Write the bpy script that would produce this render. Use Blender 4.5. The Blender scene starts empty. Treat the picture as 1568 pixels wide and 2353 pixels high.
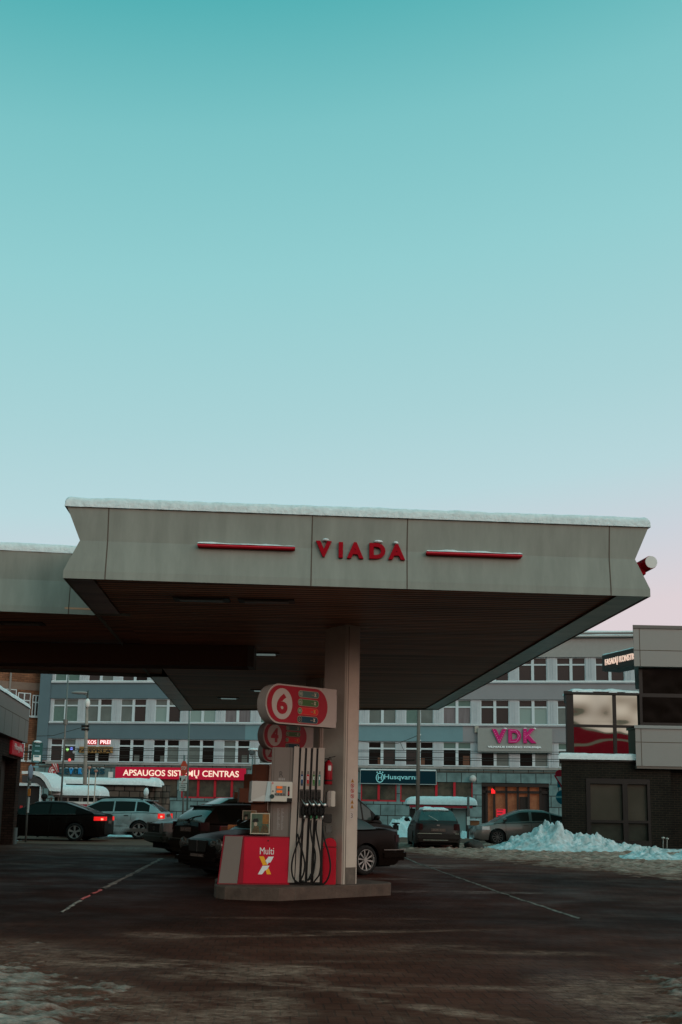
import bpy, bmesh, math, random
from mathutils import Vector, Matrix, noise
random.seed(7)
SC = bpy.context.scene
COL = SC.collection
R = math.radians

# ------------------------------------------------------------------ camera
EYE, FPX, PPX, PPY = 1.45, 2288.0, 784.0, 1486.0
PITCH, ROLL = R(9.15), R(1.05)
_F = Vector((0, math.cos(PITCH), math.sin(PITCH)))
_U0 = Vector((0, -math.sin(PITCH), math.cos(PITCH)))
_R0 = Vector((1, 0, 0))
CR = _R0 * math.cos(ROLL) + _U0 * math.sin(ROLL)
CU = _U0 * math.cos(ROLL) - _R0 * math.sin(ROLL)
CAM = Vector((0, 0, EYE))
cam = bpy.data.cameras.new("camera")
cam.sensor_fit = 'VERTICAL'
cam.sensor_height = 36
cam.lens = FPX / 2353.0 * 36
cam.shift_y = (PPY - 1176.5) / 2353.0
cam.clip_start, cam.clip_end = 0.05, 2000
camo = bpy.data.objects.new("camera", cam)
camo.matrix_world = Matrix((( CR.x, CU.x, -_F.x, 0), (CR.y, CU.y, -_F.y, 0), (CR.z, CU.z, -_F.z, EYE), (0, 0, 0, 1)))
COL.objects.link(camo)
SC.camera = camo

# ------------------------------------------------------------------ world
W = bpy.data.worlds.new("World"); SC.world = W; W.use_nodes = True
nt = W.node_tree; nt.nodes.clear()
def N(t, **k):
    n = nt.nodes.new(t)
    for a, b in k.items(): setattr(n, a, b)
    return n
def srgb(r, g, b):
    f = lambda c: (c / 255 / 12.92) if c / 255 <= .04045 else ((c / 255 + .055) / 1.055) ** 2.4
    return (f(r), f(g), f(b), 1)
tc = N('ShaderNodeTexCoord'); sep = N('ShaderNodeSeparateXYZ'); ramp = N('ShaderNodeValToRGB')
nt.links.new(tc.outputs['Generated'], sep.inputs[0])
# pinker towards +X, bluer towards -X
m1 = N('ShaderNodeMath', operation='MULTIPLY_ADD'); m1.inputs[1].default_value = -0.10
nt.links.new(sep.outputs['X'], m1.inputs[0]); nt.links.new(sep.outputs['Z'], m1.inputs[2])
nt.links.new(m1.outputs[0], ramp.inputs[0])
stops = [(0.0, (226, 210, 214)), (.17, (226, 213, 217)), (.235, (208, 214, 222)), (.30, (188, 219, 224)), (.375, (173, 215, 219)),
         (.50, (150, 210, 213)), (.60, (126, 199, 202)), (.69, (76, 177, 181)), (1.0, (52, 150, 158))]
el = ramp.color_ramp.elements
while len(el) > 1: el.remove(el[-1])
el[0].position = stops[0][0]; el[0].color = srgb(*stops[0][1])
for p, c in stops[1:]:
    e = el.new(p); e.color = srgb(*c)
sky = N('ShaderNodeTexSky'); sky.sky_type = 'NISHITA'; sky.sun_disc = False
sky.sun_elevation = R(9); sky.sun_rotation = R(150); sky.air_density = 1; sky.dust_density = 2
sc_ = N('ShaderNodeVectorMath', operation='SCALE'); sc_.inputs['Scale'].default_value = 0.08
nt.links.new(sky.outputs[0], sc_.inputs[0])
mix = N('ShaderNodeMix', data_type='RGBA'); mix.inputs['Factor'].default_value = 0.94
nt.links.new(sc_.outputs[0], mix.inputs['A']); nt.links.new(ramp.outputs[0], mix.inputs['B'])
# the half of the sky behind and above the viewer is brighter and warmer (the sun is low there)
yf = N('ShaderNodeMapRange', interpolation_type='SMOOTHSTEP'); yf.inputs['From Min'].default_value = .62; yf.inputs['From Max'].default_value = -.1
nt.links.new(sep.outputs['Y'], yf.inputs['Value'])
zf = N('ShaderNodeMapRange'); zf.inputs['From Min'].default_value = .05; zf.inputs['From Max'].default_value = .6
nt.links.new(sep.outputs['Z'], zf.inputs['Value'])
kc = N('ShaderNodeValToRGB'); ke = kc.color_ramp.elements   # the skyline behind the viewer is dark, the sky above it bright
ke[0].position = 0.0; ke[0].color = (.10, .075, .06, 1); ke[1].position = 1.0; ke[1].color = (.95, .66, .63, 1)
for p_, c_ in ((.075, (.11, .085, .07, 1)), (.13, (.50, .45, .42, 1)), (.19, (.95, .78, .66, 1)), (.5, (.90, .69, .67, 1))):
    e_ = ke.new(p_); e_.color = c_
nt.links.new(sep.outputs['Z'], kc.inputs[0])
ks = N('ShaderNodeVectorMath', operation='SCALE'); ks.inputs['Scale'].default_value = 3.1
nt.links.new(kc.outputs[0], ks.inputs[0])
ka = N('ShaderNodeMix', data_type='RGBA'); ka.inputs['A'].default_value = (1, 1, 1, 1); ka.clamp_result = False
xf_ = N('ShaderNodeMapRange'); xf_.inputs['From Min'].default_value = -.8; xf_.inputs['From Max'].default_value = .5; xf_.inputs['To Min'].default_value = .42; xf_.inputs['To Max'].default_value = 1.25
nt.links.new(sep.outputs['X'], xf_.inputs['Value'])
xm_ = N('ShaderNodeVectorMath', operation='SCALE'); nt.links.new(ks.outputs[0], xm_.inputs[0]); nt.links.new(xf_.outputs[0], xm_.inputs['Scale'])
nt.links.new(yf.outputs[0], ka.inputs['Factor']); nt.links.new(xm_.outputs[0], ka.inputs['B'])
mul = N('ShaderNodeVectorMath', operation='MULTIPLY')
nt.links.new(mix.outputs['Result'], mul.inputs[0]); nt.links.new(ka.outputs['Result'], mul.inputs[1])
bg = N('ShaderNodeBackground'); bg.inputs['Strength'].default_value = 1.0
out = N('ShaderNodeOutputWorld')
nt.links.new(mul.outputs[0], bg.inputs[0]); nt.links.new(bg.outputs[0], out.inputs[0])

sun = bpy.data.lights.new("sun", 'SUN'); sun.energy = 0.35; sun.angle = R(12); sun.color = (1, .82, .70)
suno = bpy.data.objects.new("sun", sun)
_sd = Vector((math.sin(R(150)) * math.cos(R(9)), math.cos(R(150)) * math.cos(R(9)), math.sin(R(9))))
suno.rotation_euler = (-_sd).to_track_quat('-Z', 'Y').to_euler()
suno.location = (20, -30, 30)
COL.objects.link(suno)

SC.view_settings.view_transform = 'Standard'; SC.view_settings.look = 'None'
SC.view_settings.exposure = 0.0; SC.view_settings.gamma = 1
SC.render.engine = 'CYCLES'
SC.cycles.max_bounces = 6; SC.cycles.diffuse_bounces = 3; SC.cycles.glossy_bounces = 3
SC.cycles.volume_bounces = 0
SC.cycles.use_denoising = True
SC.cycles.sample_clamp_indirect = 4

# ------------------------------------------------------------------ pixel to world
def ray(x, y):
    return (_F + CR * ((x - PPX) / FPX) + CU * ((PPY - y) / FPX))
def on_z(x, y, z=0.0):
    d = ray(x, y); return CAM + d * ((z - EYE) / d.z)
def at_y(x, y, Y):
    d = ray(x, y); return CAM + d * (Y / d.y)

class Frame:
    """vertical-plane frame: origin O, local x along angle a (world), local y = into depth, z up"""
    def __init__(s, ox, oy, a, oz=0.0):
        s.o = Vector((ox, oy, oz)); s.a = a
        s.u = Vector((math.cos(a), math.sin(a), 0)); s.n = Vector((-math.sin(a), math.cos(a), 0))
    def px(s, x, y, d=0.0):
        r = ray(x, y); t = ((s.o + s.n * d - CAM).dot(s.n)) / r.dot(s.n)
        p = CAM + r * t - s.o
        return (p.dot(s.u), p.z)
    def X(s, x, y, d=0.0): return s.px(x, y, d)[0]
    def Z(s, x, y, d=0.0): return s.px(x, y, d)[1]
    def w(s, lx, ly, lz): return s.o + s.u * lx + s.n * ly + Vector((0, 0, lz))
def C(x0, y0, k):
    """pixel of a zoomed crop -> picture pixel"""
    return lambda cx, cy: ((x0 + cx * k) / 1.741, (y0 + cy * k) / 1.741)

# ------------------------------------------------------------------ materials
MATS = {}
def mat(name, rgb, rough=.6, metal=0.0, var=0.0, vscale=3.0, bump=0.0, bscale=40.0, emit=None, es=0.0, coat=0.0, spec=.18, rgb2=None, stretch=None):
    if name in MATS: return MATS[name]
    m = bpy.data.materials.new(name); m.use_nodes = True
    t = m.node_tree; b = t.nodes['Principled BSDF']
    c = srgb(*rgb) if max(rgb) > 1 else (*rgb, 1)
    b.inputs['Base Color'].default_value = c
    b.inputs['Roughness'].default_value = rough; b.inputs['Metallic'].default_value = metal
    b.inputs['Specular IOR Level'].default_value = spec
    b.inputs['Coat Weight'].default_value = coat
    tcn = t.nodes.new('ShaderNodeTexCoord'); mp = t.nodes.new('ShaderNodeMapping')
    t.links.new(tcn.outputs['Object'], mp.inputs[0])
    if stretch: mp.inputs['Scale'].default_value = stretch
    if var > 0 or rgb2:
        n = t.nodes.new('ShaderNodeTexNoise'); n.inputs['Scale'].default_value = vscale; n.inputs['Detail'].default_value = 6; n.inputs['Roughness'].default_value = .65
        t.links.new(mp.outputs[0], n.inputs['Vector'])
        r = t.nodes.new('ShaderNodeValToRGB'); r.color_ramp.elements[0].position = .32; r.color_ramp.elements[1].position = .68
        if rgb2:
            c2 = srgb(*rgb2) if max(rgb2) > 1 else (*rgb2, 1)
        else:
            c2 = tuple(min(1, v * (1 + var)) for v in c[:3]) + (1,)
        r.color_ramp.elements[0].color = tuple(v * (1 - var) for v in c[:3]) + (1,)
        r.color_ramp.elements[1].color = c2
        t.links.new(n.outputs['Fac'], r.inputs[0]); t.links.new(r.outputs[0], b.inputs['Base Color'])
        rr = t.nodes.new('ShaderNodeMath'); rr.operation = 'MULTIPLY_ADD'; rr.inputs[1].default_value = .18 if rough > .1 else .02; rr.inputs[2].default_value = max(0, rough - .09)
        t.links.new(n.outputs['Fac'], rr.inputs[0]); t.links.new(rr.outputs[0], b.inputs['Roughness'])
    if bump > 0:
        n2 = t.nodes.new('ShaderNodeTexNoise'); n2.inputs['Scale'].default_value = bscale; n2.inputs['Detail'].default_value = 5
        t.links.new(mp.outputs[0], n2.inputs['Vector'])
        bp = t.nodes.new('ShaderNodeBump'); bp.inputs['Strength'].default_value = bump; bp.inputs['Distance'].default_value = .02
        t.links.new(n2.outputs['Fac'], bp.inputs['Height']); t.links.new(bp.outputs[0], b.inputs['Normal'])
    if emit:
        b.inputs['Emission Color'].default_value = srgb(*emit); b.inputs['Emission Strength'].default_value = es
    MATS[name] = m
    return m

def brick_mat(name, c1, c2, cm, scale, bw=.25, bh=.075, mortar=.012, rough=.85, horizontal=False, bump=.4, row_var=None):
    m = bpy.data.materials.new(name); m.use_nodes = True
    t = m.node_tree; b = t.nodes['Principled BSDF']; b.inputs['Roughness'].default_value = rough; b.inputs['Specular IOR Level'].default_value = .06
    L = t.links.new
    tcn = t.nodes.new('ShaderNodeTexCoord'); sp = t.nodes.new('ShaderNodeSeparateXYZ'); cb = t.nodes.new('ShaderNodeCombineXYZ')
    L(tcn.outputs['Object'], sp.inputs[0])
    if horizontal:
        L(sp.outputs['X'], cb.inputs['X']); L(sp.outputs['Y'], cb.inputs['Y'])
    else:
        ad = t.nodes.new('ShaderNodeMath'); ad.operation = 'ADD'
        L(sp.outputs['X'], ad.inputs[0]); L(sp.outputs['Y'], ad.inputs[1]); L(ad.outputs[0], cb.inputs['X']); L(sp.outputs['Z'], cb.inputs['Y'])
    br = t.nodes.new('ShaderNodeTexBrick'); L(cb.outputs[0], br.inputs['Vector'])
    br.inputs['Scale'].default_value = 1; br.inputs['Brick Width'].default_value = bw; br.inputs['Row Height'].default_value = bh
    br.inputs['Mortar Size'].default_value = mortar; br.inputs['Mortar Smooth'].default_value = .3
    br.inputs['Color1'].default_value = srgb(*c1); br.inputs['Color2'].default_value = srgb(*c2); br.inputs['Mortar'].default_value = srgb(*cm)
    n = t.nodes.new('ShaderNodeTexNoise'); n.inputs['Scale'].default_value = 1.3; n.inputs['Detail'].default_value = 8; L(tcn.outputs['Object'], n.inputs['Vector'])
    r = t.nodes.new('ShaderNodeMapRange'); r.inputs['From Min'].default_value = .3; r.inputs['From Max'].default_value = .7; r.inputs['To Min'].default_value = .65; r.inputs['To Max'].default_value = 1.3
    L(n.outputs['Fac'], r.inputs[0])
    vm = t.nodes.new('ShaderNodeVectorMath'); vm.operation = 'SCALE'; L(br.outputs['Color'], vm.inputs[0]); L(r.outputs[0], vm.inputs['Scale'])
    L(vm.outputs[0], b.inputs['Base Color'])
    bp = t.nodes.new('ShaderNodeBump'); bp.invert = True; bp.inputs['Strength'].default_value = bump; bp.inputs['Distance'].default_value = .01
    L(br.outputs['Fac'], bp.inputs['Height']); L(bp.outputs[0], b.inputs['Normal'])
    MATS[name] = m
    return m

# ------------------------------------------------------------------ mesh builder
class MB:
    def __init__(s): s.v = []; s.f = []; s.m = []; s.cur = 0; s.sm = []; s.smooth = False
    def add(s, vs, fs):
        o = len(s.v); s.v += [Vector(v) for v in vs]
        for f in fs: s.f.append([i + o for i in f]); s.m.append(s.cur); s.sm.append(s.smooth)
        return s
    def box(s, x0, x1, y0, y1, z0, z1):
        v = [(x, y, z) for z in (z0, z1) for y in (y0, y1) for x in (x0, x1)]
        return s.add(v, [(0, 2, 3, 1), (4, 5, 7, 6), (0, 1, 5, 4), (2, 6, 7, 3), (0, 4, 6, 2), (1, 3, 7, 5)])
    def bbox(s, x0, x1, y0, y1, z0, z1, r=.02):
        """box with chamfered edges (octagonal in plan and front)"""
        bm = bmesh.new(); bmesh.ops.create_cube(bm, size=1)
        for v in bm.verts:
            v.co = Vector(((x0 + x1) / 2 + v.co.x * (x1 - x0), (y0 + y1) / 2 + v.co.y * (y1 - y0), (z0 + z1) / 2 + v.co.z * (z1 - z0)))
        bmesh.ops.bevel(bm, geom=bm.edges[:], offset=r, segments=2, affect='EDGES')
        bm.verts.index_update()
        s.add([v.co for v in bm.verts], [[v.index for v in f.verts] for f in bm.faces]); bm.free(); return s
    def prism(s, poly, y0, y1, plane='xz'):
        """polygon in xz extruded along y, or in xy extruded along z"""
        n = len(poly)
        if plane == 'xz': v = [(p[0], y0, p[1]) for p in poly] + [(p[0], y1, p[1]) for p in poly]
        elif plane == 'xy': v = [(p[0], p[1], y0) for p in poly] + [(p[0], p[1], y1) for p in poly]
        else: v = [(y0, p[0], p[1]) for p in poly] + [(y1, p[0], p[1]) for p in poly]
        f = [tuple(range(n)), tuple(range(2 * n - 1, n - 1, -1))] + [(i, i + n, (i + 1) % n + n, (i + 1) % n) for i in range(n)]
        return s.add(v, f)
    def hexa(s, p):  # 8 points bottom ring then top ring
        return s.add(p, [(0, 3, 2, 1), (4, 5, 6, 7), (0, 1, 5, 4), (1, 2, 6, 5), (2, 3, 7, 6), (3, 0, 4, 7)])
    def cyl(s, p0, p1, r0, r1=None, n=12):
        r1 = r0 if r1 is None else r1
        p0, p1 = Vector(p0), Vector(p1); d = (p1 - p0).normalized(); a = d.orthogonal().normalized(); b = d.cross(a)
        v = []
        for p, r in ((p0, r0), (p1, r1)):
            v += [p + (a * math.cos(2 * math.pi * i / n) + b * math.sin(2 * math.pi * i / n)) * r for i in range(n)]
        return s.add(v, [tuple(range(n - 1, -1, -1)), tuple(range(n, 2 * n))] + [(i, (i + 1) % n, (i + 1) % n + n, i + n) for i in range(n)])
    def tube(s, pts, r, n=8):
        pts = [Vector(p) for p in pts]; rings = []; a = None
        for i, p in enumerate(pts):
            d = (pts[min(i + 1, len(pts) - 1)] - pts[max(i - 1, 0)]).normalized()
            a = (a - d * a.dot(d)).normalized() if a is not None and (a - d * a.dot(d)).length > 1e-4 else d.orthogonal().normalized()
            b = d.cross(a); rr = r[i] if isinstance(r, (list, tuple)) else r
            rings.append([p + (a * math.cos(2 * math.pi * k / n) + b * math.sin(2 * math.pi * k / n)) * rr for k in range(n)])
        v = [q for ring in rings for q in ring]; f = []
        for i in range(len(pts) - 1):
            for k in range(n): f.append((i * n + k, i * n + (k + 1) % n, (i + 1) * n + (k + 1) % n, (i + 1) * n + k))
        f.append(tuple(range(n - 1, -1, -1))); f.append(tuple(range(len(v) - n, len(v))))
        return s.add(v, f)
    def lathe(s, prof, center, axis='y', n=24):
        """prof: list of (r, h) along axis"""
        c = Vector(center); v = []
        for r, h in prof:
            for k in range(n):
                ca, sa = r * math.cos(2 * math.pi * k / n), r * math.sin(2 * math.pi * k / n)
                v.append(c + (Vector((ca, h, sa)) if axis == 'y' else Vector((ca, sa, h)) if axis == 'z' else Vector((h, ca, sa))))
        f = []
        for i in range(len(prof) - 1):
            for k in range(n): f.append((i * n + k, i * n + (k + 1) % n, (i + 1) * n + (k + 1) % n, (i + 1) * n + k))
        return s.add(v, f)
    def ellip(s, c, rx, ry, rz, n=16, m=10):
        c = Vector(c); v = []; f = []
        for i in range(m + 1):
            t = math.pi * i / m
            for k in range(n):
                p = 2 * math.pi * k / n; v.append(c + Vector((rx * math.sin(t) * math.cos(p), ry * math.sin(t) * math.sin(p), rz * math.cos(t))))
        for i in range(m):
            for k in range(n): f.append((i * n + k, (i + 1) * n + k, (i + 1) * n + (k + 1) % n, i * n + (k + 1) % n))
        return s.add(v, f)
    def xf(s, M):
        s.v = [M @ v for v in s.v]; return s
    def build(s, name, mats, parent=None, off=None, smooth=False, label=None, cat=None, group=None, kind=None, loc=None, sharp=40):
        me = bpy.data.meshes.new(name)
        off = Vector(off) if off is not None else Vector((0, 0, 0))
        if loc is not None: off = Vector(loc)
        me.from_pydata([v - off for v in s.v], [], s.f)
        for mm in (mats if isinstance(mats, (list, tuple)) else [mats]): me.materials.append(mm)
        for i, p in enumerate(me.polygons):
            p.material_index = s.m[i]
            p.use_smooth = smooth or s.sm[i]
        bm = bmesh.new(); bm.from_mesh(me)
        bmesh.ops.remove_doubles(bm, verts=bm.verts, dist=1e-5)
        bmesh.ops.recalc_face_normals(bm, faces=bm.faces)
        bm.to_mesh(me); bm.free()
        if smooth:
            try: me.set_sharp_from_angle(angle=R(sharp))
            except Exception: pass
        o = bpy.data.objects.new(name, me); COL.objects.link(o)
        if parent is not None: o.parent = parent
        if loc is not None: o.location = loc
        tag(o, label, cat, group, kind)
        return o
def tag(o, label=None, cat=None, group=None, kind=None):
    if label: o['label'] = label
    if cat: o['category'] = cat
    if group: o['group'] = group
    if kind: o['kind'] = kind
def thing(name, label, cat, loc=(0, 0, 0), rz=0.0, group=None):
    o = bpy.data.objects.new(name, None); o.empty_display_size = .3
    o.location = loc; o.rotation_euler = (0, 0, rz); COL.objects.link(o); tag(o, label, cat, group); return o
def frame_thing(name, label, cat, fr, group=None):
    return thing(name, label, cat, fr.o, fr.a, group)
def copy_tree(o, parent=None):
    c = o.copy(); COL.objects.link(c); c.parent = parent
    for ch in [x for x in bpy.data.objects if x.parent == o]: copy_tree(ch, c)
    return c

def text(name, s, x0, x1, z0, z1, y, m, parent, depth=.02, bold=0.0, shear=0.0, M=None, fit=True, spacing=1.0, label=None):
    """lettering standing in the local xz plane, facing -y, filling the given box"""
    cu = bpy.data.curves.new(name, 'FONT'); cu.body = s; cu.extrude = .05; cu.offset = bold; cu.shear = shear
    cu.space_character = spacing; cu.resolution_u = 4
    ob = bpy.data.objects.new(name + "_tmp", cu); COL.objects.link(ob)
    bpy.context.view_layer.update()
    dg = bpy.context.evaluated_depsgraph_get()
    me = bpy.data.meshes.new_from_object(ob.evaluated_get(dg)); bpy.data.objects.remove(ob); bpy.data.curves.remove(cu)
    xs = [v.co.x for v in me.vertices]; ys = [v.co.y for v in me.vertices]
    ax, bx, ay, by = min(xs), max(xs), min(ys), max(ys)
    for v in me.vertices:
        px = x0 + (v.co.x - ax) / (bx - ax) * (x1 - x0); pz = z0 + (v.co.y - ay) / (by - ay) * (z1 - z0)
        py = y - (v.co.z + .05) / .1 * depth
        p = Vector((px, py, pz)); v.co = (M @ p) if M else p
    me.materials.clear(); me.materials.append(m)
    me.name = name
    o = bpy.data.objects.new(name, me); COL.objects.link(o); o.parent = parent
    if label: o['label'] = label
    return o

def fbm(x, y, z=0.0, oct=5, lac=2.1, gain=.5):
    a, s_, v = 1.0, 0.0, Vector((x, y, z))
    for i in range(oct):
        s_ += a * noise.noise(v); v = v * lac; a *= gain
    return s_
def heightfield(name, x0, x1, y0, y1, nx, ny, h, mats, **k):
    mb = MB(); mb.smooth = True
    vs = []
    for j in range(ny + 1):
        for i in range(nx + 1):
            x = x0 + (x1 - x0) * i / nx; y = y0 + (y1 - y0) * j / ny
            vs.append((x, y, h(x, y)))
    fs = []
    for j in range(ny):
        for i in range(nx):
            a = j * (nx + 1) + i; q = (a, a + 1, a + nx + 2, a + nx + 1)
            if max(vs[t][2] for t in q) > -.015: fs.append(q)
    mb.add(vs, fs)
    bmv = set(i for f in fs for i in f)
    return mb.build(name, mats, **k)
def edge_samples(L, r, n):
    a = [0, .06 * r, .18 * r, .4 * r, .7 * r, r]
    mid = [r + (L - 2 * r) * i / n for i in range(1, n)]
    return a + mid + [L - t for t in reversed(a)]
def snow_slab(name, quad, th, r, mats, nz=.02, ns=2.0, n1=60, n2=4, skirt=.03, **k):
    """snow lying on a quad (4 world/local corner points, ccw); rounded rim"""
    q = [Vector(p) for p in quad]
    L1 = ((q[1] - q[0]).length + (q[2] - q[3]).length) / 2; L2 = ((q[3] - q[0]).length + (q[2] - q[1]).length) / 2
    r = min(r, L1 * .45, L2 * .45)
    S = [t / L1 for t in edge_samples(L1, r, n1)]; T = [t / L2 for t in edge_samples(L2, r, n2)]
    vs = []; fs = []
    for t in T:
        for s_ in S:
            p = q[0] * (1 - s_) * (1 - t) + q[1] * s_ * (1 - t) + q[2] * s_ * t + q[3] * (1 - s_) * t
            d = min(s_ * L1, (1 - s_) * L1, t * L2, (1 - t) * L2)
            e = max(0, 1 - d / r); hh = math.sqrt(max(0, 1 - e * e))
            nn = fbm(p.x * ns, p.y * ns, 3.3, 4) * nz
            zz = hh * (th + nn) - (skirt if d < 1e-6 else 0)
            out = fbm(p.x * ns * 1.7 + 9, p.y * ns * 1.7, 1.1, 3) * nz * .6
            vs.append(p + Vector((0, 0, max(zz, -skirt))) + Vector((0, out * e, 0)))
    ns_ = len(S)
    for j in range(len(T) - 1):
        for i in range(ns_ - 1): a = j * ns_ + i; fs.append((a, a + 1, a + ns_ + 1, a + ns_))
    mb = MB(); mb.smooth = True; mb.add(vs, fs)
    return mb.build(name, mats, **k)
def cl(t): return max(0.0, min(1.0, t))
def ss(a, b, x): t = cl((x - a) / (b - a)); return t * t * (3 - 2 * t)

# ------------------------------------------------------------------ shared materials
M_snow = mat('snow', (.60, .62, .62), .8, var=.10, vscale=9, bump=1.0, bscale=16)
def thinsnow(name, lo, hi, z0, z1, ns=3.0, fine=22.0):
    """dirty where it lies thin, paler where it lies thick"""
    m = bpy.data.materials.new(name); m.use_nodes = True; t = m.node_tree; L = t.links.new; b = t.nodes['Principled BSDF']
    b.inputs['Roughness'].default_value = .9; b.inputs['Specular IOR Level'].default_value = .03
    tcn = t.nodes.new('ShaderNodeTexCoord'); sp = t.nodes.new('ShaderNodeSeparateXYZ'); L(tcn.outputs['Object'], sp.inputs[0])
    mr = t.nodes.new('ShaderNodeMapRange'); mr.inputs['From Min'].default_value = z0; mr.inputs['From Max'].default_value = z1; L(sp.outputs['Z'], mr.inputs[0])
    n1 = t.nodes.new('ShaderNodeTexNoise'); n1.inputs['Scale'].default_value = ns; n1.inputs['Detail'].default_value = 10; n1.inputs['Roughness'].default_value = .75
    mp = t.nodes.new('ShaderNodeMapping'); mp.inputs['Scale'].default_value = (.7, 1.4, 1); L(tcn.outputs['Object'], mp.inputs[0]); L(mp.outputs[0], n1.inputs['Vector'])
    n2 = t.nodes.new('ShaderNodeMapRange'); n2.inputs['From Min'].default_value = .32; n2.inputs['From Max'].default_value = .68; n2.inputs['To Min'].default_value = -.55; n2.inputs['To Max'].default_value = .55; L(n1.outputs['Fac'], n2.inputs[0])
    ad = t.nodes.new('ShaderNodeMath'); ad.operation = 'ADD'; ad.use_clamp = True; L(mr.outputs[0], ad.inputs[0]); L(n2.outputs[0], ad.inputs[1])
    mx = t.nodes.new('ShaderNodeMix'); mx.data_type = 'RGBA'; L(ad.outputs[0], mx.inputs['Factor']); mx.inputs['A'].default_value = (*lo, 1); mx.inputs['B'].default_value = (*hi, 1); L(mx.outputs['Result'], b.inputs['Base Color'])
    n3 = t.nodes.new('ShaderNodeTexNoise'); n3.inputs['Scale'].default_value = fine; n3.inputs['Detail'].default_value = 6; L(tcn.outputs['Object'], n3.inputs['Vector'])
    bp = t.nodes.new('ShaderNodeBump'); bp.inputs['Strength'].default_value = .9; bp.inputs['Distance'].default_value = .02; L(n3.outputs['Fac'], bp.inputs['Height']); L(bp.outputs[0], b.inputs['Normal'])
    MATS[name] = m; return m
M_snowdirty = thinsnow('snow_dirty', (.10, .034, .023), (.46, .31, .26), .0, .12)
M_slush = thinsnow('slush', (.10, .034, .023), (.46, .27, .215), -.02, .13, 2.6, 12)
M_fascia = mat('fascia_panel', (.235, .235, .205), .5, spec=.1, var=.13, vscale=3.5, bump=.05, bscale=3, stretch=(1.2, 1.2, .22))
M_seam = mat('panel_seam', (.09, .065, .05), .8)
M_red = mat('red_enamel', (.30, .003, .010), .6, spec=.05, var=.08, vscale=4)
M_redlit = mat('red_panel', (.50, .003, .018), .4, var=.06)
M_white = mat('white_panel', (.62, .60, .57), .45)
M_greym = mat('grey_metal', (.22, .20, .18), .45, .3, var=.06, vscale=2)
M_black = mat('black_plastic', (.012, .009, .007), .55)
M_rubber = mat('black_rubber', (.010, .008, .007), .7)
M_chrome = mat('chrome', (.34, .34, .32), .28, 1.0)
M_pole = mat('galvanised_pole', (.13, .13, .12), .5, .5, var=.1)
M_glassdark = mat('dark_glass', (.012, .014, .013), .08, 0, spec=.8)
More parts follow.
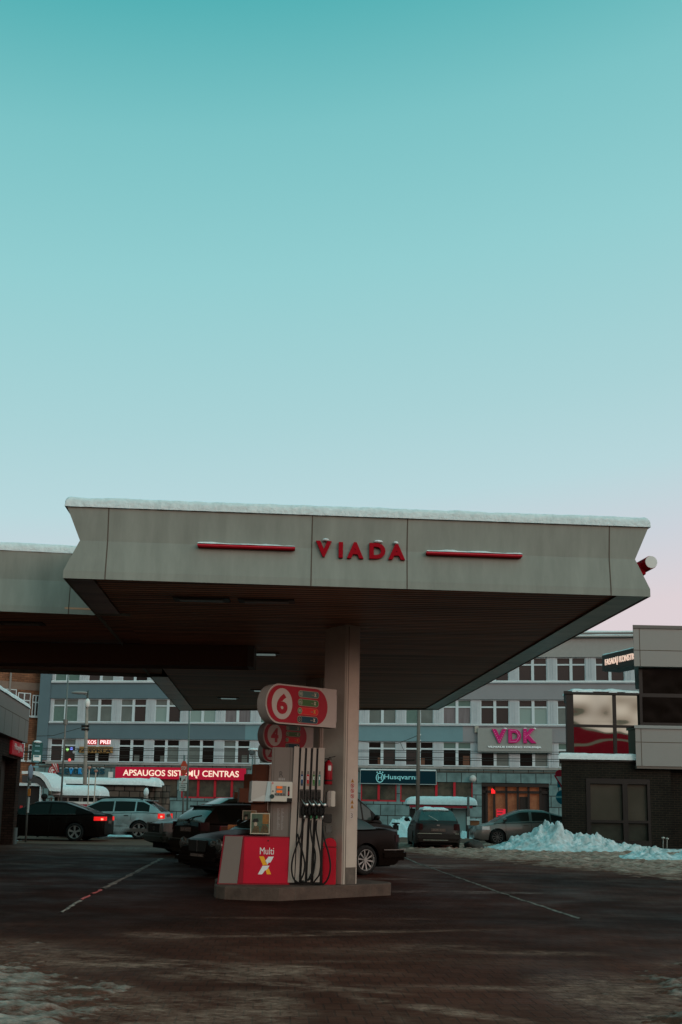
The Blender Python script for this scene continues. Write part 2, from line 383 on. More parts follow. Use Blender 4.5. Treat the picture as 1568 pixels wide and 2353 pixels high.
# ================================================================== GROUND
def ground_material():
    m = bpy.data.materials.new('wet_pavers'); m.use_nodes = True
    t = m.node_tree; L = t.links.new; b = t.nodes['Principled BSDF']
    def nn(ty, **k):
        n = t.nodes.new(ty)
        for a, v in k.items(): setattr(n, a, v)
        return n
    def math_(op, a, bb=None, c=None, clamp=False):
        n = nn('ShaderNodeMath', operation=op, use_clamp=clamp)
        for i, v in enumerate((a, bb, c)):
            if v is None: continue
            if isinstance(v, (int, float)): n.inputs[i].default_value = v
            else: L(v, n.inputs[i])
        return n.outputs[0]
    def noise_(scale, detail=6, rough=.6, stretch=(1, 1, 1), rot=0, lo=None, hi=None):
        mp = nn('ShaderNodeMapping'); mp.inputs['Scale'].default_value = stretch; mp.inputs['Rotation'].default_value = (0, 0, rot)
        L(tcn.outputs['Object'], mp.inputs[0]); n = nn('ShaderNodeTexNoise'); n.inputs['Scale'].default_value = scale
        n.inputs['Detail'].default_value = detail; n.inputs['Roughness'].default_value = rough; L(mp.outputs[0], n.inputs['Vector'])
        if lo is None: return n.outputs['Fac']
        r = nn('ShaderNodeMapRange'); r.inputs['From Min'].default_value = lo; r.inputs['From Max'].default_value = hi; L(n.outputs['Fac'], r.inputs[0]); return r.outputs[0]
    def mixc(f, a, c):
        n = nn('ShaderNodeMix', data_type='RGBA'); L(f, n.inputs['Factor'])
        for s_, v in (('A', a), ('B', c)):
            if isinstance(v, tuple): n.inputs[s_].default_value = v
            else: L(v, n.inputs[s_])
        return n.outputs['Result']
    tcn = nn('ShaderNodeTexCoord')
    def blob(cx, cy, rx, ry, rot):
        mp = nn('ShaderNodeMapping', vector_type='TEXTURE'); mp.inputs['Location'].default_value = (cx, cy, 0); mp.inputs['Rotation'].default_value = (0, 0, rot); mp.inputs['Scale'].default_value = (rx, ry, 1)
        L(tcn.outputs['Object'], mp.inputs[0]); g = nn('ShaderNodeTexGradient', gradient_type='SPHERICAL'); L(mp.outputs[0], g.inputs[0]); return g.outputs['Fac']
    # paving blocks
    mp = nn('ShaderNodeMapping'); mp.inputs['Rotation'].default_value = (0, 0, R(-4)); L(tcn.outputs['Object'], mp.inputs[0])
    br = nn('ShaderNodeTexBrick'); L(mp.outputs[0], br.inputs['Vector']); br.inputs['Scale'].default_value = 1
    br.inputs['Brick Width'].default_value = .13; br.inputs['Row Height'].default_value = .235; br.inputs['Mortar Size'].default_value = .009; br.inputs['Mortar Smooth'].default_value = .4
    br.inputs['Color1'].default_value = (.096, .024, .015, 1); br.inputs['Color2'].default_value = (.072, .018, .011, 1); br.inputs['Mortar'].default_value = (.054, .016, .011, 1)
    big = noise_(.35, 5, .6, lo=.35, hi=.68)
    sc = nn('ShaderNodeVectorMath', operation='SCALE'); L(br.outputs['Color'], sc.inputs[0]); L(math_('MULTIPLY_ADD', big, .75, .55), sc.inputs['Scale'])
    # salt / frost film in wide faint stripes
    st = noise_(.55, 8, .72, (.35, 1.7, 1), R(6), .50, .78)
    fine = noise_(9, 5, .7, (.6, 1.6, 1), 0, .35, .7)
    salt = math_('MULTIPLY', st, fine)
    c = mixc(math_('MULTIPLY', salt, .42), sc.outputs[0], (.30, .13, .09, 1))
    # tyre tracks: pairs of thin pale arcs
    trk = None
    for (cx, cy, r0) in ((3.0, -7.0, 15.6), (3.0, -7.0, 17.1), (-11.5, 3.0, 11.2), (-11.5, 3.0, 12.7), (16, 2, 13.6), (16, 2, 15.1)):
        vs_ = nn('ShaderNodeVectorMath', operation='SUBTRACT'); L(tcn.outputs['Object'], vs_.inputs[0]); vs_.inputs[1].default_value = (cx, cy, 0)
        ln = nn('ShaderNodeVectorMath', operation='LENGTH'); L(vs_.outputs[0], ln.inputs[0])
        dd = math_('ABSOLUTE', math_('SUBTRACT', ln.outputs['Value'], r0)); q = math_('SUBTRACT', 1.0, math_('MULTIPLY', dd, 7.5), clamp=True); trk = q if trk is None else math_('MAXIMUM', trk, q)
    trk = math_('MULTIPLY', trk, math_('MULTIPLY', noise_(8, 8, .8, (1, 1, 1), 0, .4, .65), noise_(.45, 3, .5, (1, 1, 1), .4, .45, .62)), clamp=True)
    c = mixc(math_('MULTIPLY', trk, .55), c, (.36, .16, .115, 1))
    # frosty patches of their own shape
    ice = [(500, 2015, 1.7, .50, 0, .9), (440, 1985, 1.3, .6, .1, .8), (960, 1990, 1.8, 1.4, .2, .75), (1050, 2050, 2.6, .40, .1, .9), (40, 1985, 2.5, .5, 0, .7), (330, 1950, 6, 2.6, 0, .5), (900, 2020, 1.2, .5, 0, .6)]
    salt_ = [(235, 2215, 3.0, .16, -.12, .8), (430, 2212, 2.2, .22, -.2, .8), (640, 2262, 1.3, .13, -.30, .8), (560, 2235, 1.0, .55, .3, .75), (375, 2150, .7, .45, 0, .7), (880, 2140, 2.2, .20, .25, .55), (1010, 2320, .9, .16, -.6, .85), (1240, 2190, 1.0, .25, 0, .5),
             (600, 2310, .45, .9, .2, .6), (1150, 2270, 1.4, .14, 0, .5), (300, 2330, 1.2, .7, 0, .45), (640, 2150, 1.6, .15, .25, .6), (180, 2330, 2.6, 1.1, -.7, 1.0), (60, 2190, 1.8, .9, -.5, .8), (1480, 2300, .9, 1.6, .2, 1.0), (700, 2110, 3, .2, .1, .4), (930, 2180, 1.4, .5, .3, .4)]
    n_hi = noise_(8, 12, .88, (.7, 1.4, 1), R(10), .42, .64)
    n_md = noise_(1.9, 9, .8, (.8, 1.3, 1), R(25), .40, .62)
    pn_ = math_('MULTIPLY', n_hi, n_md)
    def total(lst):
        s_ = None
        for (px, py, rx, ry, rot, k) in lst:
            p = on_z(px, py, 0); q = math_('MULTIPLY', blob(p.x, p.y, rx, ry, rot), k * 3.0); s_ = q if s_ is None else math_('ADD', s_, q)
        return math_('MULTIPLY', math_('MINIMUM', s_, 1.35), pn_, clamp=True)
    pi_, ps_ = total(ice), total(salt_)
    c = mixc(math_('MULTIPLY', ps_, .9), c, (.44, .20, .145, 1))
    c = mixc(math_('MULTIPLY', pi_, .9), c, (.38, .26, .23, 1))
    patch = math_('MAXIMUM', pi_, ps_)
    # canopy shade around the islands, painted in as darker wet ground
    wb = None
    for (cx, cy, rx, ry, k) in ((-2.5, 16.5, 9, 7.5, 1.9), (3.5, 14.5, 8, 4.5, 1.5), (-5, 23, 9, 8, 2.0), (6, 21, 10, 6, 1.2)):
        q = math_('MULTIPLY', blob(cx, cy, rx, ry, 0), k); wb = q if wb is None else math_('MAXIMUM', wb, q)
    cshade_n = math_('MULTIPLY', wb, math_('MULTIPLY_ADD', noise_(.5, 6, .65, lo=.3, hi=.6), .6, .55), clamp=True)
    dk = nn('ShaderNodeVectorMath', operation='SCALE'); L(c, dk.inputs[0]); L(math_('MULTIPLY_ADD', cshade_n, -.58, 1.0), dk.inputs['Scale']); c = mixc(patch, dk.outputs[0], c)
    L(c, b.inputs['Base Color'])
    wet = noise_(.8, 6, .6, (1, 1, 1), 0, .35, .65)
    rg = math_('MULTIPLY_ADD', wet, .3, .55); rg = math_('MAXIMUM', rg, math_('MULTIPLY', patch, .8)); L(rg, b.inputs['Roughness'])
    b.inputs['Specular IOR Level'].default_value = .04
    bp = nn('ShaderNodeBump', invert=True); bp.inputs['Strength'].default_value = .5; bp.inputs['Distance'].default_value = .008; L(br.outputs['Fac'], bp.inputs['Height'])
    bp2 = nn('ShaderNodeBump'); bp2.inputs['Strength'].default_value = .5; bp2.inputs['Distance'].default_value = .01; L(fine, bp2.inputs['Height']); L(bp.outputs[0], bp2.inputs['Normal'])
    L(bp2.outputs[0], b.inputs['Normal'])
    return m
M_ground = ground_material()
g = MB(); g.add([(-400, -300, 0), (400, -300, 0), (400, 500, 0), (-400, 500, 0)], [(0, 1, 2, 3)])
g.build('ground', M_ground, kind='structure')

M_road = mat('wet_asphalt', (.085, .028, .018), .8, spec=.08, vscale=.5, rgb2=(.19, .085, .06), bump=.3, bscale=60, stretch=(.3, 1.5, 1))
rd = MB(); rd.add([(-60, 37.0, .004), (2.0, 35.0, .004), (60, 35.5, .004), (60, 51, .004), (-60, 55, .004)], [(0, 1, 2, 3, 4)])
rd.build('road', M_road, kind='structure')
M_pavement = mat('pavement_concrete', (.10, .09, .085), .8, vscale=1.0, rgb2=(.3, .3, .3), bump=.4, bscale=20)
pv = MB(); pv.add([(-60, 55.2, 0), (60, 51.2, 0), (60, 77.5, 0), (-60, 92, 0)] + [(-60, 55.2, .12), (60, 51.2, .12), (60, 77.5, .12), (-60, 92, .12)], [(4, 5, 6, 7), (0, 1, 5, 4)])
pv.build('pavement', M_pavement, kind='structure')

# dirty snow in the bottom-left corner
def h_left(x, y):
    # centre line of snow edge, seen in the photo running from (0,2130) to (400,2353)
    a = on_z(0, 2165, 0); c = on_z(400, 2353, 0)
    d = ((c.x - a.x) * (y - a.y) - (c.y - a.y) * (x - a.x)) / math.hypot(c.x - a.x, c.y - a.y)   # left of line negative
    d = -d
    e = d * 1.0 + fbm(x * .9, y * .9, 5, 5) * .6
    return .085 * ss(-.1, 1.6, e) * (1 + .5 * fbm(x * 3.1, y * 4.2, 1, 5)) + .028 * fbm(x * 5, y * 8, 2, 6) * ss(-1.2, .8, e) + .012 * fbm(x * 15, y * 19, 2, 4) * ss(-1.2, .3, e) - .010
heightfield('snow_bank', -6.5, -.6, 4.6, 11.5, 230, 270, h_left, M_snowdirty, label='low dirty trampled snow in the bottom left corner of the forecourt', cat='snow', kind='stuff')
def h_right(x, y):
    a = on_z(1568, 2190, 0); c = on_z(1440, 2353, 0)
    d = ((c.x - a.x) * (y - a.y) - (c.y - a.y) * (x - a.x)) / math.hypot(c.x - a.x, c.y - a.y)
    e = d + fbm(x * 1.2, y * 1.2, 8, 5) * .7
    return .06 * ss(-.1, 1.1, e) * (1 + .5 * fbm(x * 3.3, y * 4.2, 4, 5)) + .03 * fbm(x * 5, y * 8, 6, 6) * ss(-1.2, .8, e) + .012 * fbm(x * 15, y * 19, 2, 4) * ss(-1.2, .3, e) - .011
M_rs = thinsnow('snow_thin', (.09, .030, .020), (.40, .29, .25), .01, .10)
heightfield('snow_bank', 1.0, 4.8, 4.4, 10.5, 170, 230, h_right, M_rs, label='thin patchy snow in the bottom right corner of the forecourt', cat='snow', kind='stuff')

# trampled slush strip on the right
def h_slush(x, y):
    near = on_z(1568, 2025, 0); far_ = on_z(930, 1962, 0)
    d = ((near.x - far_.x) * (y - far_.y) - (near.y - far_.y) * (x - far_.x)) / math.hypot(near.x - far_.x, near.y - far_.y)
    e = d + fbm(x * .5, y * .5, 2, 3) * .8 + fbm(x * 2.2, y * 4.5, 6, 5) * .8
    return (.05 * ss(-.2, 2.0, e) + (.05 * fbm(x * 1.4, y * 3.0, 7, 5) + .07 * fbm(x * 4, y * 6.0, 3, 5)) * ss(0, 2.5, e)) * ss(44.5, 41, y) * ss(1.5, 3.2, x) - .012
heightfield('slush', 1.6, 20, 17, 44, 200, 260, h_slush, M_slush, label='brown trampled slush spread before the snow pile on the right', cat='slush', kind='stuff')

# shovelled snow pile against the dark building
def chunk(x, y):
    a = noise.voronoi(Vector((x * 2.6, y * 2.6, 1.3)))[0][0]; b_ = noise.voronoi(Vector((x * 6.0, y * 6.0, 4.1)))[0][0]
    return .30 * (.35 - a) + .13 * (.35 - b_)
def h_pile(x, y):
    px = x / y * FPX + PPX     # used only to read the ridge profile of the heap once
    ridge = 0
    prof = [(1085, .02), (1120, .10), (1150, .22), (1185, .42), (1215, .66), (1245, .92), (1262, 1.00), (1280, 1.06), (1292, .98), (1303, .74), (1318, .64), (1345, .66), (1385, .54), (1420, .38), (1460, .26), (1490, .20), (1520, .16), (1600, .12)]
    for (a, ha), (b_, hb) in zip(prof, prof[1:]):
        if a <= px < b_: ridge = ha + (hb - ha) * (px - a) / (b_ - a)
    back = 37.9
    cross = ss(back - 2.3 - ridge * .8, back - .25, y) * (1 - .3 * ss(back, back + 1.0, y)) * ss(back + 2.2, back + .8, y)
    lump = fbm(x * 1.9, y * 1.9, 3, 5) * .22 + chunk(x, y) + fbm(x * 7.0, y * 7.0, 9, 4) * .07
    h = ridge * cross * (.98 + lump * .5) + lump * .60 * min(1, ridge * 3) * cross
    return h - .03
pile = heightfield('snow_pile', 4.6, 13.6, 33.5, 40.2, 360, 260, h_pile, mat('snow_pile', (.34, .33, .32), .85, spec=.05, vscale=3.2, rgb2=(.56, .60, .61), bump=1.0, bscale=9), label='big lumpy heap of shovelled snow against the dark brick building', cat='snow pile', kind=None)
# second low ridge at the right edge
def h_p2(x, y):
    px = x / y * FPX + PPX
    r = .36 * ss(1370, 1510, px) * (.75 + .5 * fbm(x * .9, 0, 2, 3))
    return r * ss(30.0, 31.6, y) * ss(33.6, 32.4, y) * (1 + .5 * fbm(x * 3, y * 3, 1, 5) + 1.2 * chunk(x, y)) + .05 * fbm(x * 5, y * 5, 2, 3) * r * 4 - .03
heightfield('snow_ridge', 7.6, 13.5, 29.5, 34, 200, 150, h_p2, MATS['snow_pile'], label='low ridge of shovelled snow at the right edge in front of the doorway', cat='snow ridge')
# dark frozen clod left of the heap
p = on_z(1092, 1952, 0)
mb = MB(); mb.smooth = True; mb.ellip((0, 0, 0), .36, .3, .24, 24, 16)
mb.v = [v * (1 + .28 * fbm(v.x * 4, v.y * 4, v.z * 4, 4)) + Vector((0, 0, .12)) for v in mb.v]
mb.v = [v + Vector((p.x, p.y, 0)) for v in mb.v]
mb.build('snow_clod', mat('dirty_ice', (.05, .04, .035), .8, var=.4, bump=1), loc=(p.x, p.y, 0), label='dark dirty frozen clod lying left of the snow pile', cat='clod')
# snow behind, near the far kerb
for (x0, y0, x1, hh, lab) in [(890, 1925, 960, .9, 'snow heap by the far kerb, left of the dark estate car'), (1062, 1925, 1082, .55, 'small snow heap inside the bus shelter')]:
    a = at_y(x0, y0, 52.5); c = at_y(x1, y0, 52.5)
    def hf(x, y, a=a, c=c, hh=hh):
        return hh * ss(a.x - .4, a.x + .6, x) * ss(c.x + .5, c.x - .4, x) * ss(51, 52.6, y) * ss(55, 53.2, y) * (1 + .5 * fbm(x * 2, y * 2, 1, 4)) + .12 * fbm(x * 5, y * 5, 2, 4) - .06
    heightfield('snow_heap', a.x - .8, c.x + .8, 50.6, 55.2, 60, 60, hf, M_snow, label=lab, cat='snow heap')
# snow strips along the far left kerb
for (x0, x1, y0, lab) in [(25, 60, 1932, 'short strip of snow in front of the brick car wash'), (196, 335, 1921, 'strip of snow on the road under the silver estate')]:
    a = on_z(x0, y0, 0); c = on_z(x1, y0, 0)
    def hf(x, y, a=a, c=c):
        return .07 * ss(a.x, a.x + .4, x) * ss(c.x, c.x - .4, x) * ss(a.y - .5, a.y, y) * ss(a.y + .8, a.y + .3, y) * (1 + 1.2 * fbm(x * 1.6, y * 2, 1, 4)) - .02
    heightfield('snow_strip', a.x, c.x, a.y - .6, a.y + .9, 60, 24, hf, M_snow, label=lab, cat='snow strip')

# cracks with packed ice / hoses on the ground
def ground_line(name, pts, w, m, label, cat):
    P = [on_z(x, y, 0) for x, y in pts]
    Q = []
    for a, b_ in zip(P, P[1:]):
        for k in range(14): Q.append(a.lerp(b_, k / 14))
    Q.append(P[-1]); mb = MB()
    vs = []
    for i, q in enumerate(Q):
        d = (Q[min(i + 1, len(Q) - 1)] - Q[max(i - 1, 0)]).normalized(); n = Vector((-d.y, d.x, 0))
        ww = w * (1 + .9 * fbm(q.x * 3, q.y * 3, 1, 3)); j = fbm(q.x * 2, q.y * 2, 8, 3) * .03
        vs += [q + n * (j - ww), q + n * j + Vector((0, 0, .012)), q + n * (j + ww)]
    fs = []
    for i in range(len(Q) - 1):
        for k in (0, 1): a = i * 3 + k; fs.append((a, a + 1, a + 4, a + 3))
    mb.add([v + Vector((0, 0, .004)) for v in vs], fs)
    mb.build(name, m, label=label, cat=cat, loc=(P[0].x, P[0].y, 0))
M_iceline = mat('packed_ice_line', (.06, .035, .026), .8, vscale=5, rgb2=(.34, .25, .21))
ground_line('drain_line', [(925, 1968), (958, 1983), (1045, 2014), (1110, 2037), (1180, 2062), (1335, 2112)], .028, M_iceline, 'thin pale frosted drain line crossing the forecourt on the right', 'drain')
ground_line('drain_line', [(372, 1973), (320, 2000), (262, 2030), (236, 2042)], .05, M_iceline, 'pale frosted drain line in front of the waiting dark cars', 'drain')
ground_line('drain_line', [(182, 2070), (160, 2085), (140, 2098)], .03, M_iceline, 'short frosted end of the drain line below the red tape', 'drain')
M_tape = mat('red_tape', (.55, .09, .08), .6, var=.2)
ground_line('marking_tape', [(235, 2045), (212, 2054)], .028, M_tape, 'upper of two torn red tape scraps on the ground', 'tape')
ground_line('marking_tape', [(207, 2058), (184, 2068)], .028, M_tape, 'lower of two torn red tape scraps on the ground', 'tape')
# ================================================================== CANOPY
H = 4.5; FH = 1.02; LIP = .09
cFL, cFR, cBL, cBR = [on_z(x, y, H) for x, y in ((145, 1325), (1495, 1368), (413, 1632), (1008, 1630))]
wFL, wFR = on_z(-260, 1391, H), on_z(300, 1414, H)
wBL, wBR = on_z(-200, 1536, H), on_z(345, 1555, H)
canopy = thing('fuel_station_canopy', 'big grey fuel station canopy with red lettering and snow on its roof', 'canopy', (0, cFL.y, 0))
OFFC = (0, cFL.y, 0)
M_soffit = bpy.data.materials.new('slatted_soffit'); M_soffit.use_nodes = True
def _soff():
    t = M_soffit.node_tree; L = t.links.new; b = t.nodes['Principled BSDF']
    tcn = t.nodes.new('ShaderNodeTexCoord')
    w = t.nodes.new('ShaderNodeTexWave'); w.wave_type = 'BANDS'; w.bands_direction = 'Y'; w.inputs['Scale'].default_value = 2.2; w.inputs['Distortion'].default_value = 0.0
    L(tcn.outputs['Object'], w.inputs['Vector'])
    n = t.nodes.new('ShaderNodeTexNoise'); n.inputs['Scale'].default_value = 1; n.inputs['Detail'].default_value = 3
    mp = t.nodes.new('ShaderNodeMapping'); mp.inputs['Scale'].default_value = (.25, 7, 1); L(tcn.outputs['Object'], mp.inputs[0]); L(mp.outputs[0], n.inputs['Vector'])
    mr = t.nodes.new('ShaderNodeMapRange'); mr.inputs['From Min'].default_value = .3; mr.inputs['From Max'].default_value = .7; mr.inputs['To Min'].default_value = .55; mr.inputs['To Max'].default_value = 1.45
    L(n.outputs['Fac'], mr.inputs[0])
    r = t.nodes.new('ShaderNodeValToRGB'); r.color_ramp.elements[0].position = .25; r.color_ramp.elements[0].color = (.19, .092, .052, 1); r.color_ramp.elements[1].position = .6; r.color_ramp.elements[1].color = (.50, .255, .155, 1)
    L(w.outputs['Fac'], r.inputs[0])
    v = t.nodes.new('ShaderNodeVectorMath'); v.operation = 'SCALE'; L(r.outputs[0], v.inputs[0]); L(mr.outputs[0], v.inputs['Scale']); L(v.outputs[0], b.inputs['Base Color'])
    b.inputs['Roughness'].default_value = .5; b.inputs['Specular IOR Level'].default_value = .3
    bp = t.nodes.new('ShaderNodeBump'); bp.inputs['Distance'].default_value = .02; bp.inputs['Strength'].default_value = .6; L(w.outputs['Fac'], bp.inputs['Height']); L(bp.outputs[0], b.inputs['Normal'])
_soff()
M_trim = mat('polished_trim', (.08, .07, .055), .3, .85, vscale=.9, rgb2=(.42, .36, .30), stretch=(.6, 2.2, 1))

def fascia(pts, name, inset=(.17,), fh=FH, mats=(M_fascia, M_seam), seams=(), parent=canopy, closed=False):
    """concave fascia wall following a polyline; outward side is to the right of travel"""
    n = len(pts); P = [Vector((p.x, p.y, 0)) for p in pts]
    dirs = [(P[i + 1] - P[i]).normalized() for i in range(n - 1)]
    nor = [Vector((d.y, -d.x, 0)) for d in dirs]
    def mit(i):
        if i == 0: return nor[0]
        if i == n - 1: return nor[-1]
        m = (nor[i - 1] + nor[i]).normalized(); return m / max(.3, m.dot(nor[i]))
    ins = [inset[min(i, len(inset) - 1)] for i in range(n - 1)]
    def mid(i):   # inset corner where two creases meet
        if i == 0: return nor[0] * -ins[0]
        if i == n - 1: return nor[-1] * -ins[-1]
        a, b_ = nor[i - 1], nor[i]; det = a.x * b_.y - a.y * b_.x
        return Vector(((-ins[i - 1] * b_.y + ins[i] * a.y) / det, (-ins[i] * a.x + ins[i - 1] * b_.x) / det, 0))
    # profile (outward offset, z)
    prof = [(0, H - .02), (0, H + LIP), (-1, H + fh * .52), (0, H + fh - .03), (0, H + fh), (-.5, H + fh)]
    mb = MB(); vs = []
    for i in range(n):
        for o, z in prof: vs.append(P[i] + (mid(i) if o == -1 else mit(i) * o) + Vector((0, 0, z)))
    k = len(prof); fs = []
    for i in range(n - 1):
        for j in range(k - 1): fs.append((i * k + j, (i + 1) * k + j, (i + 1) * k + j + 1, i * k + j + 1))
    mb.add(vs, fs)
    # seams: thin dark strips laid 2 mm proud along the profile
    mb.cur = 1
    for (seg, s_) in seams:
        a, b_ = P[seg], P[seg + 1]; d = dirs[seg]; q = a.lerp(b_, s_)
        pr = prof[:5]
        vv = []
        for o, z in pr:
            for w in (-.008, .008): vv.append(q + nor[seg] * ((-ins[seg] if o == -1 else o) + .003) + d * w + Vector((0, 0, z)))
        mb.add(vv, [(2 * j, 2 * j + 1, 2 * j + 3, 2 * j + 2) for j in range(len(pr) - 1)])
    return mb.build(name, list(mats), parent, off=OFFC)
def frac(px, py):   # position along the front edge
    p = on_z(px, py, H); d = cFR - cFL
    r = ray(px, py); # intersect vertical plane of front fascia
    n = Vector((-d.y, d.x, 0)); t = (cFL - CAM).dot(n) / r.dot(n); q = CAM + r * t
    return (Vector((q.x, q.y, 0)) - Vector((cFL.x, cFL.y, 0))).dot(Vector((d.x, d.y, 0))) / (d.x ** 2 + d.y ** 2)
seams = [(1, frac(x, 1340)) for x in (241, 715, 936, 1404)]
# main fascia: back-left, front-left, front-right, back-right, back-left
fascia([cBL, cFL, cFR, cBR, cBL], 'fascia', inset=(.19, .045, .19, .19), seams=seams + [(2, .3), (2, .6), (0, .5)])
fascia([wFL, wFR], 'side_fascia', inset=(.045,), seams=[(0, .2), (0, .74)])
fascia([wBR, wBL], 'rear_fascia', inset=(.17,))
# soffits
def sheet(pts, z, name, m, par=canopy):
    mb = MB(); n = len(pts)
    mb.add([(p[0], p[1], z) for p in pts] + [(p[0], p[1], z + .03) for p in pts], [tuple(range(n)), tuple(range(2 * n - 1, n - 1, -1))] + [(i, (i + 1) % n, (i + 1) % n + n, i + n) for i in range(n)])
    return mb.build(name, m, par, off=OFFC)
def inset_pt(c, a, b_, d):
    """corner c between directions to a and b, moved inwards by d"""
    u, v = (a - c).normalized(), (b_ - c).normalized(); s = abs(u.cross(v).z); return c + (u + v) * (d / s)
TW = .42
iFL = inset_pt(cFL, cFR, cBL, TW); iFR = inset_pt(cFR, cFL, cBR, TW); iBR = inset_pt(cBR, cFR, cBL, TW); iBL = inset_pt(cBL, cBR, cFL, TW)
iFL.y = cFL.y + .04; iFR.y = cFR.y + .04; iBL.y = cBL.y - .04; iBR.y = cBR.y - .04
sheet([iFL, iFR, iBR, iBL], H + .03, 'soffit', M_soffit)
sheet([wFL + Vector((0, .04, 0)), wFR + Vector((.5, .04, 0)), wBR + Vector((.3, -.04, 0)), wBL + Vector((0, -.04, 0))], H + .062, 'side_soffit', M_soffit)
def strip(a0, b0, b1, a1, name):
    mb = MB(); mb.hexa([(p.x, p.y, H + z) for z in (-.004, .02) for p in (a0, b0, b1, a1)]); return mb.build(name, M_trim, canopy, off=OFFC)
strip(cFR, cBR, iBR, iFR, 'edge_trim')
# left trim is interrupted by the side wing
tL = lambda q: cFL.lerp(cBL, q); iL = lambda q: iFL.lerp(iBL, q)
qa = (wFL.y + (wFR.y - wFL.y) * .9 - cFL.y) / (cBL.y - cFL.y); qb = (wBR.y - cFL.y) / (cBL.y - cFL.y)
strip(tL(0), tL(qa), iL(qa), iL(0), 'edge_trim'); strip(tL(qb), tL(1), iL(1), iL(qb), 'edge_trim')
# roof deck
sheet([cFL + Vector((.3, .3, 0)), cFR + Vector((-.3, .3, 0)), cBR + Vector((-.3, -.3, 0)), cBL + Vector((.3, -.3, 0))], H + FH - .05, 'roof', M_greym)
sheet([wFL + Vector((0, .3, 0)), wFR + Vector((0, .3, 0)), wBR + Vector((0, -.3, 0)), wBL + Vector((0, -.3, 0))], H + FH - .1, 'side_roof', M_greym)
# dark down-stand beam under the canopy
b0, b1 = on_z(-200, 1519, H - .38), on_z(568, 1531, H - .38)
mb = MB(); mb.hexa([(b0.x, b0.y, H - .38), (b1.x, b1.y, H - .38), (b1.x + .05, b1.y + .55, H - .38), (b0.x, b0.y + .55, H - .38), (b0.x, b0.y, H + .025), (b1.x, b1.y, H + .025), (b1.x + .05, b1.y + .55, H + .025), (b0.x, b0.y + .55, H + .025)])
mb.build('ceiling_beam', mat('beam_brown', (.10, .05, .03), .7, spec=.05), canopy, off=OFFC)
mb = MB(); mb.hexa([(b1.x + .003, b1.y - .004, H - .383), (b1.x + .13, b1.y - .004, H - .383), (b1.x + .13, b1.y + .55, H - .383), (b1.x + .003, b1.y + .55, H - .383), (b1.x + .003, b1.y - .004, H + .024), (b1.x + .13, b1.y - .004, H + .024), (b1.x + .13, b1.y + .55, H + .024), (b1.x + .003, b1.y + .55, H + .024)])
mb.build('beam_end', mat('beam_end_metal', (.10, .075, .06), .5), canopy, off=OFFC)
# dark box behind the column top
b2, b3 = on_z(680, 1600, H), on_z(745, 1500, H)
# ceiling lights
M_lampglass = mat('lamp_diffuser', (.6, .62, .6), .15, .2, emit=(200, 230, 225), es=.12)
M_lampoff = mat('lamp_diffuser_off', (.20, .17, .15), .3)
def C8(cx, cy): return C(0, 1950, .8929)(cx, cy)
for cx, cy, wd, lit in [(905, 508, .85, 0), (1195, 515, .85, 0), (95, 622, .8, 0), (1187, 750, .62, 2), (985, 798, .62, 1), (1025, 947, .62, 1), (1176, 913, .62, 1)]:
    p = on_z(*C8(cx, cy), H)
    z = H + (.062 if cx == 95 else .03)
    fr = MB(); fr.box(p.x - wd / 2, p.x + wd / 2, p.y - .14, p.y + .14, z - .022, z - .002)
    f = fr.build('ceiling_light', mat('lamp_frame', (.075, .06, .05), .4, .6), canopy, off=OFFC)
    d = MB(); d.bbox(p.x - wd / 2 + .09, p.x + wd / 2 - .09, p.y - .09, p.y + .09, z - .036, z - .0225, .006)
    o = d.build('diffuser', M_lampglass if lit else M_lampoff, f, off=OFFC)
# snow caps
q = .03
snow_slab('roof_snow', [cFL + Vector((-q, -q, FH + .004)), cFR + Vector((q, -q, FH + .004)), cBR + Vector((q, q, FH + .004)), cBL + Vector((-q, q, FH + .004))], .13, .09, M_snow, nz=.013, ns=5.0, n1=420, n2=10, off=OFFC, parent=canopy)
snow_slab('side_roof_snow', [wFL + Vector((-q, -q, FH + .004)), wFR + Vector((-.2, -q, FH + .004)), wBR + Vector((-.2, q, FH + .004)), wBL + Vector((-q, q, FH + .004))], .12, .09, M_snow, nz=.02, ns=1.6, n1=120, n2=8, off=OFFC, parent=canopy)
# lettering and bars on the front fascia
dF = (cFR - cFL); aF = math.atan2(dF.y, dF.x)
FR = Frame(cFL.x, cFL.y, aF)     # z measured from the ground
zmid = H + FH * .52
def tilt(y0, z):  # depth of fascia surface at height z
    if z > zmid: return .2 * (1 - (z - zmid) / (H + FH - .03 - zmid))
    return .2 * (1 - (zmid - z) / (zmid - H - LIP))
Mw = Matrix.Translation(FR.o) @ Matrix.Rotation(FR.a, 4, 'Z')
Mc = Matrix.Translation(-Vector(OFFC)) @ Mw
x0, zt = FR.px(726, 1248, .1); x1, zb = FR.px(929, 1290, .1)
cc = C(1330, 1950, .8929)
LET = [('V', 726, 1247, 761, 1284), ('I', 778, 1250, 787, 1286), ('A', 797, 1250, 834, 1288), ('D', 848, 1252, 884, 1289), ('A', 891, 1254, 929, 1291)]
for ch, a, t_, b_, bo in LET:
    xa, za = FR.px(a, t_, .1); xb, zb_ = FR.px(b_, bo, .1)
    text('letter', ch, xa, xb, zb_, za, .035, M_red, canopy, depth=.05, bold=.05, M=Mc)
for i, ch in enumerate([(748, 1245, 10), (868, 1249, 14), (908, 1252, 8)]):
    xa, za = FR.px(ch[0], ch[1], .1)
    mb = MB(); mb.smooth = True; mb.ellip((xa, .11, za + .0), ch[2] / 2288 * 13.6 / 2 * 1.6, .04, .022, 12, 8); mb.xf(Mc @ Matrix.Translation((0, -.11, 0)))
    mb.build('letter_snow', M_snow, canopy)
